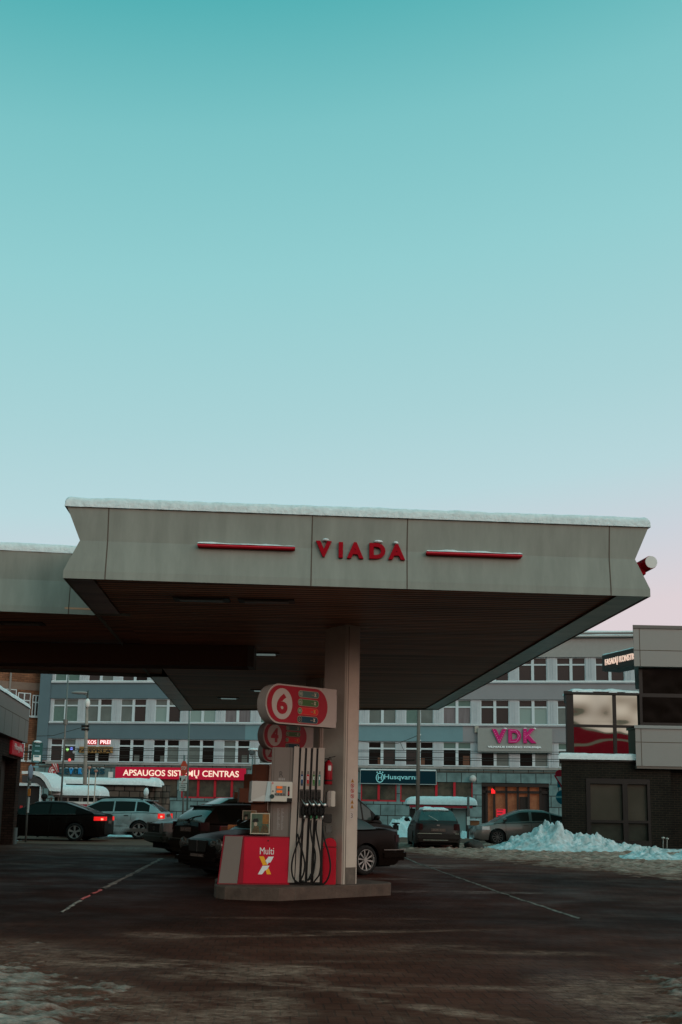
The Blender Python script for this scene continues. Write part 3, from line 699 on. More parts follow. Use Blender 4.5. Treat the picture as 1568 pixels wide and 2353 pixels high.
for (a, ya, b_, yb) in [(456, 1257, 678, 1264), (977, 1275, 1195, 1281)]:
    xa, za = FR.px(a, ya, .1); xb, zb_ = FR.px(b_, yb, .1); zc = (za + zb_) / 2
    mb = MB(); mb.bbox(xa, xb, -.05, .045, zc - .030, zc + .014, .008); mb.xf(Mc); bar = mb.build('sign_bar', M_red, canopy)
    mb = MB(); mb.box(xa - .002, xb + .002, -.053, .03, zc - .012, zc + .002); mb.xf(Mc); mb.build('light_strip', mat('red_strip', (.55, .02, .04), .3), bar)
    snow_slab('bar_snow', [Mc @ Vector(v) for v in ((xa, -.055, zc + .014), (xb, -.055, zc + .014), (xb, .04, zc + .014), (xa, .04, zc + .014))], .028, .05, M_snow, nz=.02, ns=3, n1=60, skirt=0, parent=bar)
# drum lamp on the right end
pl = at_y(1482, 1303, 14.9)
mb = MB(); mb.smooth = False; mb.cyl((pl.x - .12, 15.1, pl.z - .03), (pl.x, 14.6, pl.z), .10, n=24)
dl = mb.build('end_drum', M_red, canopy, off=OFFC)
mb = MB(); mb.cyl((pl.x, 14.597, pl.z), (pl.x + .002, 14.58, pl.z), .093, n=24); mb.build('drum_face', M_white, dl, off=OFFC)
mb = MB(); mb.box(pl.x - .42, pl.x - .05, 14.7, 15.3, pl.z - .16, pl.z + .02); mb.build('drum_bracket', M_red, canopy, off=OFFC)

# ------------------------------------------------------------------ columns
aL = R(38.1); uL = Vector((math.cos(aL), math.sin(aL), 0)); nL = Vector((math.sin(aL), -math.cos(aL), 0))
ROW = Vector(((603 - 784) / 2288.0, 1, 0)) * 7.2
M_coll = mat('column_paint', (.42, .335, .275), .55, var=.08, vscale=2.5, bump=.08, bscale=50)
M_kick = mat('column_scuff', (.10, .075, .06), .7, var=.3, vscale=8)
col_c = Vector((.095, 16.72, 0))
def column(c, detail):
    """c: nearest corner; right face runs along +uL, left face runs along -nL"""
    w1, w2 = .33, .60
    def pt(a, b_, z): return c + uL * a - nL * b_ + Vector((0, 0, z))
    mb = MB(); r = .03
    ring = [(r, 0), (w1 - .06, 0), (w1 - .02, .02), (w1, .06), (w1, w2), (0, w2), (0, r)]
    vs = [pt(a, b_, z) for z in (.2, H + .03) for a, b_ in ring]; n = len(ring)
    mb.add(vs, [(i, (i + 1) % n, (i + 1) % n + n, i + n) for i in range(n)] + [tuple(range(n, 2 * n))])
    mb.cur = 1
    # corner joint: dark groove with pale edges
    co = mb.build('column', [M_coll, M_seam], canopy, off=OFFC)
    g_ = MB()
    for a in (.045, ):
        g_.add([pt(a, -.003, .2), pt(a + .012, -.003, .2), pt(a + .012, -.003, H), pt(a, -.003, H)], [(0, 1, 2, 3)])
    g_.build('joint_line', M_seam, co, off=OFFC)
    e_ = MB(); e_.hexa([pt(a, b_, z) for z in (.2, H - .01) for a, b_ in ((.012, -.006), (.036, -.006), (.036, .0), (.012, .0))]); e_.build('corner_bead', mat('bead', (.42, .34, .28), .4), co, off=OFFC)
    k_ = MB(); k_.add([pt(.06, -.004, .2), pt(w1 - .06, -.004, .2), pt(w1 - .06, -.004, .47), pt(.06, -.004, .47)], [(0, 1, 2, 3)]); k_.build('scuff_plate', M_kick, co, off=OFFC)
    if detail:
        xs = [(1100, 't'), (1152, 'o'), (1205, 'o'), (1260, 'o'), (1316, 't'), (1364, 't')]
        st = MB(); zz = [1.45 + (1361 + 12 - cy) * .001622 for cy in (1073, 1410)]
        a0, a1 = .13, .215
        st.add([pt(a0, -.0045, zz[1]), pt(a1, -.0045, zz[1]), pt(a1, -.0045, zz[0]), pt(a0, -.0045, zz[0])], [(0, 1, 2, 3)])
        so = st.build('warning_sticker', mat('sticker_white', (.42, .34, .30), .5), co, off=OFFC)
        ic = MB()
        for cy, k in xs:
            z = 1.45 + (1373 - cy) * .001622; am = (a0 + a1) / 2
            if k == 't':
                ic.cur = 0; ic.add([pt(am - .036, -.006, z - .034), pt(am + .036, -.006, z - .034), pt(am, -.006, z + .036)], [(0, 1, 2)])
                ic.cur = 2; ic.add([pt(am - .008, -.0075, z - .02), pt(am + .008, -.0075, z - .02), pt(am, -.0075, z + .018)], [(0, 1, 2)])
            else:
                nseg = 18
                ic.cur = 1
                vs = []
                for i in range(nseg):
                    t_ = 2 * math.pi * i / nseg
                    for rr in (.036, .026): vs.append(pt(am + rr * math.cos(t_), -.006, z + rr * math.sin(t_)))
                ic.add(vs, [(2 * i, (2 * i + 2) % (2 * nseg), (2 * i + 3) % (2 * nseg), 2 * i + 1) for i in range(nseg)])
                ic.add([pt(am - .026, -.0065, z + .018), pt(am - .018, -.0065, z + .026), pt(am + .026, -.0065, z - .018), pt(am + .018, -.0065, z - .026)], [(0, 1, 2, 3)])
                ic.cur = 2; ic.add([pt(am - .006, -.0062, z - .016), pt(am + .008, -.0062, z - .016), pt(am + .006, -.0062, z + .016), pt(am - .006, -.0062, z + .014)], [(0, 1, 2, 3)])
        ic.build('warning_symbols', [mat('sym_amber', (.36, .16, .03), .5), mat('sym_red', (.35, .03, .02), .5), M_black], so, off=OFFC)
        s2 = MB(); z0, z1 = [1.45 + (1373 - cy) * .001622 for cy in (1490, 1425)]
        s2.add([pt(a0, -.0045, z0), pt(a1 - .01, -.0045, z0), pt(a1 - .01, -.0045, z1), pt(a0, -.0045, z1)], [(0, 1, 2, 3)])
        s2o = s2.build('small_notice', mat('sticker_white', (.42, .34, .30), .5), co, off=OFFC)
        pp = pt(0, 0, 0) - Vector(OFFC)
        Mt = Matrix.Translation(pp) @ Matrix.Rotation(aL, 4, 'Z')
        text('notice_mark', '3', a0 + .02, a1 - .03, z0 + .015, z1 - .015, -.006, mat('ink_grey', (.08, .07, .06), .6), s2o, depth=.001, M=Mt)
    return co
for i in range(3): column(col_c + ROW * i, i == 0)
# ================================================================== ISLANDS
M_kerb = mat('kerb_concrete', (.082, .050, .038), .8, var=.3, vscale=4, bump=.4, bscale=25)
ISL = [(-1.99, 16.9), (-1.97, 16.45), (-1.90, 16.12), (-1.74, 15.93), (-1.34, 15.82), (-.89, 15.80), (.0, 16.5), (.91, 17.2), (.93, 17.45), (.45, 18.0), (.1, 18.2), (-.6, 17.9), (-1.6, 17.9), (-2.1, 17.6)]
def island(shift, label):
    mb = MB(); n = len(ISL); P = [Vector((a, b_, 0)) + shift for a, b_ in ISL]; cx = sum((p for p in P), Vector()) / n
    ins = [p + (cx - p).normalized() * .025 for p in P]
    vs = [p for p in P] + [p + Vector((0, 0, .18)) for p in P] + [p + Vector((0, 0, .2)) for p in ins]
    fs = [(i, (i + 1) % n, (i + 1) % n + n, i + n) for i in range(n)] + [(i + n, (i + 1) % n + n, (i + 1) % n + 2 * n, i + 2 * n) for i in range(n)] + [tuple(range(2 * n, 3 * n))]
    mb.add(vs, fs)
    # joints
    mb.cur = 1
    for (a, b_, t) in [(5, 6, .28), (6, 7, .35), (6, 7, .62)]:
        q = P[a].lerp(P[b_], t); d = (P[b_] - P[a]).normalized(); o = Vector((d.y, -d.x, 0)) * .003
        mb.add([q + o - d * .006, q + o + d * .006, q + o + d * .006 + Vector((0, 0, .18)), q + o - d * .006 + Vector((0, 0, .18))], [(0, 1, 2, 3)])
    mb.build('pump_island', [M_kerb, M_seam], loc=(cx.x, cx.y, 0), label=label, cat='kerb island', group='raised kerb islands under the canopy')
island(Vector((0, 0, 0)), 'nearest raised concrete kerb island carrying the red Multi pump')
island(ROW, 'middle kerb island half hidden behind the nearest pump')
island(ROW * 2, 'farthest kerb island beneath the number 2 sign')

# ================================================================== PUMP
M_pgrey = mat('pump_grey', (.165, .13, .112), .5, .1, var=.05, vscale=2)
M_plight = mat('pump_light', (.33, .265, .225), .45, .1, var=.04)
M_phead = mat('pump_head_silver', (.36, .34, .31), .4, .3)
M_pface = mat('pump_head_face', (.55, .49, .42), .45)
M_pwarmlit = mat('pump_warmlit_panel', (.12, .040, .020), .5, var=.1)  # warm light on the rear pumps painted in as brown base colour
M_pred = mat('pump_red', (.48, .004, .022), .42, var=.10, vscale=1.5)
M_preddark = mat('pump_red_border', (.24, .006, .016), .45)
M_stripblack = mat('strip_black', (.012, .009, .008), .45)
zc = lambda cy, cx=835: 1.45 + (1361 + .02 * (cx - 835) - cy) * .001585 * (16.35 / 16.5)
uc = lambda cx: (cx - 835) * .001602
PIVOT = 16.40
def dispenser(loc, rz, label, group, main=True):
    T = thing('fuel_dispenser', label, 'fuel pump', loc, rz, group)
    side = M_pgrey if main else M_pwarmlit
    z0 = .2
    # plinth
    mb = MB(); mb.prism([(uc(105), z0), (uc(1150), z0), (uc(1150), z0 + .035), (uc(105), z0 + .035)], .03, .5); mb.build('plinth', M_black, T)
    # base cabinet
    zt, zb = zc(1672), zc(2145)
    mb = MB(); mb.prism([(uc(118), zb - .02), (uc(835), zb - .02), (uc(835), zt), (uc(165), zt)], .0, .52); cab = mb.build('base_cabinet', M_preddark, T)
    mb = MB(); mb.prism([(uc(130), zb - .005), (uc(315), zb - .005), (uc(358), zt - .005), (uc(182), zt - .005)], -.012, -.001); mb.build('side_panel', M_pgrey if main else M_pwarmlit, cab)
    mb = MB(); mb.bbox(uc(372), uc(828), -.014, -.001, zb, zt - .02, .006)
    fp = mb.build('front_panel', M_pred, cab)
    mb = MB(); mb.prism([(uc(372), zb + .0), (uc(322), zb), (uc(364), zt - .02), (uc(372), zt - .02)], -.013, -.002); mb.build('panel_border', M_preddark, cab)
    if main:
        k = lambda cx, cy: ((cx * .2551 + 980 - 850) / .3827, (cy * .2551 + 3050 - 2700) / .3827)
        def poly(name, pts, m):
            mb = MB(); q = [(uc(k(a, b_)[0]), zc(k(a, b_)[1], k(a, b_)[0])) for a, b_ in pts]; mb.prism(q, -.0165, -.0145); return mb
        M_lw = mat('logo_white', (.70, .68, .66), .45); M_ly = mat('logo_yellow', (.80, .34, .02), .45)
        mb = poly('', [(420, 1435), (500, 1435), (455, 1522), (425, 1525), (405, 1560), (372, 1503)], M_lw)
        m2 = poly('', [(337, 1572), (440, 1570), (405, 1632), (375, 1640), (332, 1700), (268, 1700)], M_lw); mb.add(m2.v, m2.f)
        mb.build('logo_light', M_lw, fp)
        mb = poly('', [(280, 1430), (350, 1430), (410, 1560), (340, 1565)], M_ly)
        m2 = poly('', [(384, 1640), (428, 1608), (468, 1700), (403, 1700)], M_ly); mb.add(m2.v, m2.f)
        mb.build('logo_yellow', M_ly, fp)
        a, b_ = k(290, 1402), k(500, 1297)
        text('lettering', 'Multi', uc(a[0]), uc(b_[0]), zc(a[1], 600), zc(b_[1], 600), -.0145, M_lw, fp, depth=.002, bold=0)
        mb = MB(); mb.cyl((uc(612), -.0145, zc(1715)), (uc(612), -.02, zc(1715)), .012, n=10); mb.build('lock', M_black, fp)
    # upper body
    zt2 = zc(752, 700)
    mb = MB(); mb.bbox(uc(625) if main else uc(600), uc(852), .02, .46, zt - .01, zt2, .012); up = mb.build('upper_body', side, T)
    mb = MB()
    for x in (650, 813): mb.box(uc(x) - .003, uc(x) + .003, .017, .0195, zt, zt2 - .01)
    mb.box(uc(600), uc(625), .05, .4, zt, zc(1315))
    mb.build('panel_seam', M_seam, up)
    if main:
        mb = MB(); rr = random.Random(3)
        for x in (693, 735):
            for i in range(34): mb.box(uc(x) + rr.uniform(0, .006), uc(x) + rr.uniform(.018, .05), .0165, .0185, zc(1390 + i * 6.5), zc(1390 + i * 6.5) + .005)
        mb.build('instruction_print', mat('faint_print', (.30, .26, .24), .6), up)
        text('faint_decal', 'R', uc(708), uc(745), zc(1062), zc(1005), .0195, mat('faint_dark', (.06, .05, .045), .6), up, depth=.003)
        mb = MB()
        for i in range(4): mb.box(uc(700 + i * 17), uc(712 + i * 17), .0165, .0185, zc(1098), zc(1075))
        mb.build('small_decals', MATS['faint_print'], up)
    # hose column: pale frame, black channel with four pale strips
    mb = MB(); mb.bbox(uc(850), uc(1168), .03, .44, z0 + .035, zc(760, 1000), .01); hc = mb.build('hose_column', M_stripblack, T)
    mb = MB(); mb.prism([(uc(820), z0 + .04), (uc(884), z0 + .04), (uc(902), zc(745)), (uc(852), zc(745))], -.03, .10); mb.build('frame_edge', M_plight, hc)
    strips = [(925, 962, 893, 930), (985, 1022, 955, 988), (1046, 1080, 1015, 1045), (1102, 1165, 1076, 1138)]
    for i, (a, b_, c_, d_) in enumerate(strips):
        mb = MB(); mb.prism([(uc(c_), z0 + .05), (uc(d_), z0 + .05), (uc(b_), zc(757, 1000)), (uc(a), zc(757, 1000))], -.012, .028)
        st = mb.build('pale_strip', M_plight, hc)
        col_ = [('lab_blue', (.01, .045, .11)), ('lab_red', (.42, .01, .015)), ('lab_green', (.05, .13, .03)), ('lab_teal', (.05, .15, .12))][i]
        m_ = mat(col_[0], col_[1], .4)
        xa = a + (b_ - a) * .5 - 8 - 2; xm = [938, 999, 1058, 1117][i]
        mb = MB(); mb.bbox(uc(xm - 12), uc(xm + 11), -.016, -.0125, zc(1148), zc(1032), .001); lb = mb.build('grade_label', m_, st)
        mb = MB(); mb.lathe([(0, 0), (.015, 0), (.015, .002)], (uc(xm), -.0185, zc(1135)), 'y', 14); mb.build('grade_badge', mat('badge_dark', (.03, .03, .03), .4) if i == 0 else mat('badge_green', (.10, .16, .08), .4), lb)
        text('grade_mark', 'x', uc(xm - 8), uc(xm + 8), zc(1085), zc(1052), -.0165, mat('logo_white', (.70, .68, .66)), lb, depth=.001, bold=.03)
        mb = MB(); mb.box(uc(xm - 8), uc(xm + 8), -.016, -.0125, zc(1028), zc(997)); mb.build('small_plate', mat('plate_brown', (.12, .09, .08), .5), st)
    # holsters, nozzles and hoses
    for i, x in enumerate([938, 996, 1054, 1112]):
        mb = MB(); mb.bbox(uc(x - 20), uc(x + 22), -.03, .0, zc(1480), zc(1185), .008); ho = mb.build('nozzle_holster', mat('holster_grey', (.05, .04, .036), .4, .3), hc)
        mb = MB(); mb.bbox(uc(x - 12), uc(x + 14), -.035, -.031, zc(1300), zc(1205), .003); mb.build('holster_slot', M_black, ho)
    for i, x in enumerate([985, 1050, 1107, 1165]):
        # nozzle: spout up into the boot, guard and grip handle
        mb = MB(); mb.smooth = True
        mb.tube([(uc(x - 52), -.04, zc(1270)), (uc(x - 38), -.06, zc(1300)), (uc(x - 14), -.10, zc(1335)), (uc(x), -.11, zc(1362))], [.014, .016, .022, .026], 10)
        mb.ellip((uc(x + 4), -.115, zc(1348)), .034, .03, .05, 14, 10)
        nz = mb.build('nozzle', M_chrome, T)
        mb = MB(); mb.smooth = True
        mb.tube([(uc(x - 20), -.075, zc(1345)), (uc(x - 34), -.085, zc(1390)), (uc(x - 30), -.09, zc(1440)), (uc(x - 16), -.095, zc(1455))], [.03, .032, .03, .022], 10)
        mb.tube([(uc(x - 2), -.11, zc(1375)), (uc(x + 2), -.12, zc(1410)), (uc(x - 10), -.115, zc(1450))], .014, 8)
        mb.build('grip', M_rubber, nz)
        mb = MB(); mb.smooth = True; mb.ellip((uc(x - 14), -.10, zc(1467)), .018, .018, .038, 12, 8); mb.build('swivel', [mat('swivel_metal', (.35, .36, .34), .3, .8), mat('swivel_green', (.03, .12, .05), .4), mat('swivel_green', (.03, .12, .05), .4), MATS.get('swivel_metal')][i], nz)
    hoses = [
        [(972, 1480), (955, 1560), (935, 1660), (905, 1740), (870, 1850), (853, 1960), (865, 2060), (895, 2110), (935, 2128), (975, 2110)],
        [(905, 1640), (930, 1740), (960, 1830), (982, 1930), (975, 2030), (950, 2100), (985, 2120), (1025, 2090), (1050, 2040)],
        [(1037, 1500), (1035, 1600), (1055, 1720), (1085, 1830), (1082, 1940), (1066, 2040), (1030, 2095), (1000, 2105)],
        [(1095, 1500), (1090, 1600), (1110, 1710), (1135, 1830), (1142, 1950), (1130, 2040), (1100, 2090), (1070, 2130)],
        [(1155, 1500), (1155, 1590), (1180, 1710), (1215, 1820), (1237, 1930), (1232, 2030), (1200, 2110), (1150, 2150), (1090, 2155)],
    ]
    def smoothpath(p):
        o = []
        for i in range(len(p) - 1):
            p0, p1, p2, p3 = p[max(i - 1, 0)], p[i], p[i + 1], p[min(i + 2, len(p) - 1)]
            for k in range(5):
                t = k / 5
                o.append(tuple(.5 * ((2 * p1[j]) + (-p0[j] + p2[j]) * t + (2 * p0[j] - 5 * p1[j] + 4 * p2[j] - p3[j]) * t * t + (-p0[j] + 3 * p1[j] - 3 * p2[j] + p3[j]) * t ** 3) for j in range(2)))
        return o + [p[-1]]
    for i, hpts in enumerate(hoses):
        sp = smoothpath(hpts); n_ = len(sp)
        mb = MB(); mb.smooth = True
        mb.tube([(uc(a), -.06 - .07 * math.sin(math.pi * j / n_) - .012 * i, max(z0 + .03, zc(b_))) for j, (a, b_) in enumerate(sp)], .0135, 8)
        mb.build('hose', M_rubber, T)
    # display head
    zt3, zb3 = zc(1108, 600), zc(1312, 600)
    mb = MB(); mb.hexa([(uc(428), -.20, zb3), (uc(838), -.20, zb3), (uc(838), .25, zb3), (uc(398), .25, zb3), (uc(434), -.20, zt3), (uc(838), -.16, zt3), (uc(838), .25, zt3), (uc(405), .25, zt3)])
    hd = mb.build('display_head', M_phead if main else M_pwarmlit, T)
    mb = MB(); mb.bbox(uc(625), uc(840), -.215, -.18, zb3, zt3 - .01, .006); fc = mb.build('head_face', M_pface if main else M_pwarmlit, hd)
    mb = MB(); mb.prism([(uc(568), zb3 + .002), (uc(622), zb3 + .002), (uc(622), zt3 - .004), (uc(590), zt3 - .004)], -.206, -.2005); mb.build('head_edge', mat('pale_blue_edge', (.42, .50, .50), .35), hd)
    mb = MB(); mb.box(uc(788), uc(839), -.219, -.2155, zb3, zc(1280)); mb.build('head_foot', M_black, fc)
    mb = MB(); mb.bbox(uc(672), uc(780), -.22, -.2155, zc(1260), zc(1158), .002); sc = mb.build('display', mat('display_grey', (.20, .19, .17), .3), fc)
    dg_ = MB()
    for yy in (1162, 1205):
        mb = MB(); mb.box(uc(683), uc(738), -.2225, -.2205, zc(yy + 22), zc(yy)); mb.build('digit_window', mat('amber_lcd', (.5, .13, .02), .4, emit=(235, 95, 20), es=.55), sc)
    text('digits', '35,00', uc(687), uc(735), zc(1181), zc(1165), -.2227, mat('digit_dark', (.12, .02, .01), .5), sc, depth=.001)
    text('digits', '22,65', uc(687), uc(735), zc(1224), zc(1208), -.2227, MATS['digit_dark'], sc, depth=.001)
    mb = MB()
    for i in range(4): mb.box(uc(663 + i * 28), uc(682 + i * 28), -.2235, -.2205, zc(1254), zc(1234))
    mb.build('key_row', mat('key_brown', (.10, .08, .07), .5), sc)
    mb = MB(); mb.box(uc(793), uc(812), -.2195, -.2155, zc(1262), zc(1163)); sl = mb.build('card_slot', M_black, fc)
    mb = MB(); mb.box(uc(795), uc(810), -.2225, -.2196, zc(1250), zc(1212)); mb.build('card_icon', mat('slot_red', (.3, .02, .02), .5), sl)
    mb = MB(); mb.lathe([(0, 0), (.036, 0), (.036, .01)], (uc(638), -.2265, zc(1266)), 'y', 20); mb.build('round_sticker', mat('sticker_teal', (.03, .05, .045), .4), fc)
    mb = MB(); mb.lathe([(0, 0), (.011, 0), (.011, .01)], (uc(645), -.2255, zc(1212)), 'y', 12); mb.build('lock', M_black, fc)
    text('small_mark', '0', uc(634), uc(648), zc(1142), zc(1120), -.2155, M_redlit, fc, depth=.001, bold=.02)
    return T
P0 = Vector(((835 * .3827 + 850) / 1.741 - 784, 0, 0)).x / 2288 * PIVOT + .042
dispenser((P0, PIVOT, 0), R(4), 'nearest fuel pump with red Multi base cabinet, display head and four hoses', 'fuel pumps on the kerb islands')
pos2 = Vector((P0, PIVOT, 0)) + ROW + Vector((-.32, -.1, 0))
dispenser(tuple(pos2), R(4), 'fuel pump with painted warm light showing behind the left of the nearest pump', 'fuel pumps on the kerb islands', False)
pos3 = Vector((P0, PIVOT, 0)) + ROW * 2 + Vector((-.62, 0, 0))
dispenser(tuple(pos3), R(4), 'farthest fuel pump with painted warm light, at the island under the number 2 sign', 'fuel pumps on the kerb islands', False)

# ================================================================== NUMBER SIGNS
M_sigw = mat('sign_white', (.36, .295, .26), .5, var=.04)
M_sigr = mat('sign_red', (.27, .003, .013), .4, var=.08)
def stadium(x0, x1, z0, z1, left=True, right=True, ex=None, n=18):
    r = (z1 - z0) / 2; zc_ = (z0 + z1) / 2; ex = ex or r; p = []
    if left: p += [(x0 + ex - ex * math.sin(math.pi * i / n), zc_ + r * math.cos(math.pi * i / n)) for i in range(n + 1)]
    else: p += [(x0, z1), (x0, z0)]
    if right: p += [(x1 - ex + ex * math.sin(math.pi * i / n), zc_ - r * math.cos(math.pi * i / n)) for i in range(n + 1)]
    else: p += [(x1, z0), (x1, z1)]
    return p
def number_sign(shift, num, label):
    L, zl, zr = 1.42, 2.745, 3.385
    base = Vector((-.06, 16.55, 0)) + shift - uL * L
    T = thing('number_sign', label, 'number sign', (base.x, base.y, 0), aL, 'numbered fuel signs on the canopy columns')
    ex = .27
    mb = MB(); mb.prism(stadium(0, L, zl, zr, True, False, ex), 0, .24); bx = mb.build('sign_box', M_sigw, T, smooth=True)
    mb = MB(); mb.prism(stadium(.028, L * .868, zl + .024, zr - .024, True, True, ex * .93), -.006, .002); fc = mb.build('red_face', M_sigr, bx)
    # dark inner rim at left
    cx, cz = .315, (zl + zr) / 2 + .0
    disc = lambda cx, cz, rx, rz, n=28: [(cx + rx * math.cos(2 * math.pi * i / n), cz + rz * math.sin(2 * math.pi * i / n)) for i in range(n)]
    mb = MB(); mb.prism(disc(cx, cz, .20, .25), -.0095, -.0065); dc = mb.build('white_disc', mat('sign_disc', (.40, .33, .29), .5), fc)
    text('number', num, cx - .105, cx + .105, cz - .165, cz + .165, -.0097, M_sigr, dc, depth=.003, bold=.045)
    pills = [('pill_98', (.055, .10, .085), '98', (.10, .14, .10)), ('pill_95', (.045, .10, .03), '95', (.08, .12, .05)), ('pill_x', (.50, .012, .015), '95', (.08, .12, .05)), ('pill_d', (.004, .035, .05), 'D', (.01, .01, .01))]
    for i, (nm, c_, tx, bc) in enumerate(pills):
        x0, x1 = .63 - i * .004, 1.05 - i * .004; zz = zr - .085 - .058 - i * .138 + .012; h_ = .056
        mb = MB(); mb.prism(stadium(x0, x1, zz - h_, zz + h_, True, True, h_ * .8), -.0082, -.0062); pl_ = mb.build('grade_outline', mat('pill_rim', (.28, .24, .18), .5) if i != 2 else mat('pill_rim_red', (.55, .10, .05), .5), fc)
        mb = MB(); mb.prism(stadium(x0 + .006, x1 - .006, zz - h_ + .006, zz + h_ - .006, True, True, h_ * .8), -.0098, -.0083); b2_ = mb.build('grade_pill', mat(nm, c_, .5), pl_)
        # badge ring
        mb = MB(); mb.prism(disc(x0 + .045, zz, .046, .053), -.0112, -.0099); mb.cur = 1; mb.prism(disc(x0 + .045, zz, .039, .046), -.0125, -.0113)
        mb.build('grade_badge', [MATS['pill_rim'] if 'pill_rim' in MATS else M_sigw, mat('badge_' + tx + str(i), bc, .5)], pl_)
        text('grade_number', tx, x0 + (.018 if len(tx) > 1 else .03), x0 + (.072 if len(tx) > 1 else .06), zz - .024, zz + .024, -.0127, mat('badge_ink', (.34, .32, .26), .5), pl_, depth=.001)
        text('grade_brand_mark', 'x', x1 - .10, x1 - .055, zz - .028, zz + .03, -.0099, mat('mark_pale', (.40, .33, .25), .5) if i != 2 else mat('mark_amber', (.45, .22, .04), .5), pl_, depth=.001, bold=.05)
        mb = MB(); mb.box(x1 - .155, x1 - .108, -.0112, -.0099, zz - .012, zz + .004); mb.build('grade_word', mat('mark_dim', (.16, .12, .09), .5), pl_)
    mb = MB(); mb.box(L - .02, L + .06, .06, .18, zl + .1, zr - .1); mb.build('bracket', M_greym, T)
    return T
number_sign(Vector((0, 0, 0)), '6', 'nearest red number 6 sign with four fuel grade pills')
number_sign(ROW, '4', 'red number 4 sign in the middle behind the number 6 sign')
number_sign(ROW * 2, '2', 'farthest number sign, number 2, partly hidden by the pump')

# ================================================================== THINGS AT THE COLUMN
def C3(cx, cy): return ((850 + cx * .3827) / 1.741, (2700 + cy * .3827) / 1.741)
nx_ = -uL  # outward normal of the left face
fL = Frame(col_c.x, col_c.y, math.atan2(-nL.y, -nL.x))   # left face: local x away along -nL ; local y = into... 
# fire extinguisher (hangs at a slight tilt in front of the left face)
pe = at_y(*C3(1214, 1020), 16.62); s = 16.62 / 2288 * .2198
ex_ = thing('fire_extinguisher', 'red fire extinguisher hanging on the column to the right of the hoses', 'fire extinguisher', (pe.x, pe.y, pe.z))
mb = MB(); mb.smooth = True; mb.lathe([(0, -.20), (.06, -.20), (.066, -.185), (.066, .13), (.055, .165), (.025, .185), (.02, .2)], (0, 0, 0), 'z', 20); cy_ = mb.build('cylinder', mat('extinguisher_red', (.24, .004, .010), .4), ex_)
mb = MB(); mb.box(-.005, .045, -.072, -.060, .03, .11); mb.build('label_sticker', M_white, cy_)
mb = MB(); mb.cyl((0, 0, .19), (0, 0, .225), .018); mb.box(-.07, .05, -.012, .012, .215, .232); mb.hexa([(.0, -.012, .235), (.11, -.012, .262), (.11, .012, .262), (0, .012, .235), (0, -.012, .25), (.11, -.012, .272), (.11, .012, .272), (0, .012, .25)]); mb.build('handle', M_black, ex_)
mb = MB(); mb.smooth = True; mb.tube([(-.02, 0, .2), (-.075, -.01, .15), (-.09, -.01, 0), (-.085, -.01, -.14)], .009, 8); mb.build('hose', M_rubber, ex_)
mb = MB(); mb.lathe([(.068, -.145), (.070, -.145), (.070, -.12), (.068, -.12)], (0, 0, 0), 'z', 20); mb.build('strap', M_black, ex_)
# towel dispenser
pt_ = at_y(*C3(1255, 1295), 16.6)
td = thing('towel_dispenser', 'white paper towel dispenser on the column beside the nozzles', 'towel dispenser', (pt_.x, pt_.y, pt_.z), R(8))
mb = MB(); mb.bbox(-.09, .045, -.02, .22, -.135, .13, .02); tb = mb.build('housing', mat('disp_beige', (.25, .20, .175), .5), td)
mb = MB(); mb.bbox(-.028, .045, -.032, -.018, -.13, .125, .008); mb.build('cover', mat('disp_pale', (.46, .39, .33), .45), td)
mb = MB(); mb.cyl((-.04, -.022, -.0), (-.04, -.028, 0), .008); mb.build('lock', M_chrome, td)
pt2 = at_y(*C3(1215, 1500), 16.6)
mb = MB(); mb.bbox(pt2.x - .08, pt2.x + .055, pt2.y - .0, pt2.y + .14, pt2.z - .075, pt2.z + .07, .01)
mb.build('glove_box', mat('dark_box', (.03, .024, .02), .5), loc=tuple(pt2), label='small dark box on the column below the paper towel dispenser', cat='box')
pt3 = at_y(*C3(1215, 1610), 16.62)
mb = MB(); mb.bbox(pt3.x - .07, pt3.x + .055, pt3.y, pt3.y + .1, pt3.z - .085, pt3.z + .07, .025)
mb.build('squeegee_bucket', mat('bucket_grey', (.10, .085, .075), .5, var=.2), loc=tuple(pt3), label='dull grey plastic bucket above the red bin', cat='bucket')
# red bin
zb0 = .2; pb = on_z(*C3(1218, 2162), .2)
pb = at_y(*C3(1218, 2162), 16.72)
bin_ = thing('litter_bin', 'red litter bin with a domed lid standing beside the column', 'bin', (pb.x, 16.72, .2))
hb = .60
mb = MB(); mb.bbox(-.105, .115, -.12, .12, 0, hb, .012); mb.build('bin_body', mat('bin_red', (.42, .004, .016), .4, var=.1), bin_)
mb = MB(); r_ = .11
pr = [(.005 + .11 * math.cos(math.pi * i / 12), hb + .006 + .13 * math.sin(math.pi * i / 12) ** .8) for i in range(13)]
pr = [(.115, hb + .006)] + [(x, z + .01) for x, z in pr] + [(-.105, hb + .006)]
mb.prism(pr, -.12, .12); mb.build('bin_lid', MATS['bin_red'], bin_)
mb = MB(); mb.box(-.106, .116, -.123, .121, hb, hb + .008); mb.build('lid_joint', M_black, bin_)
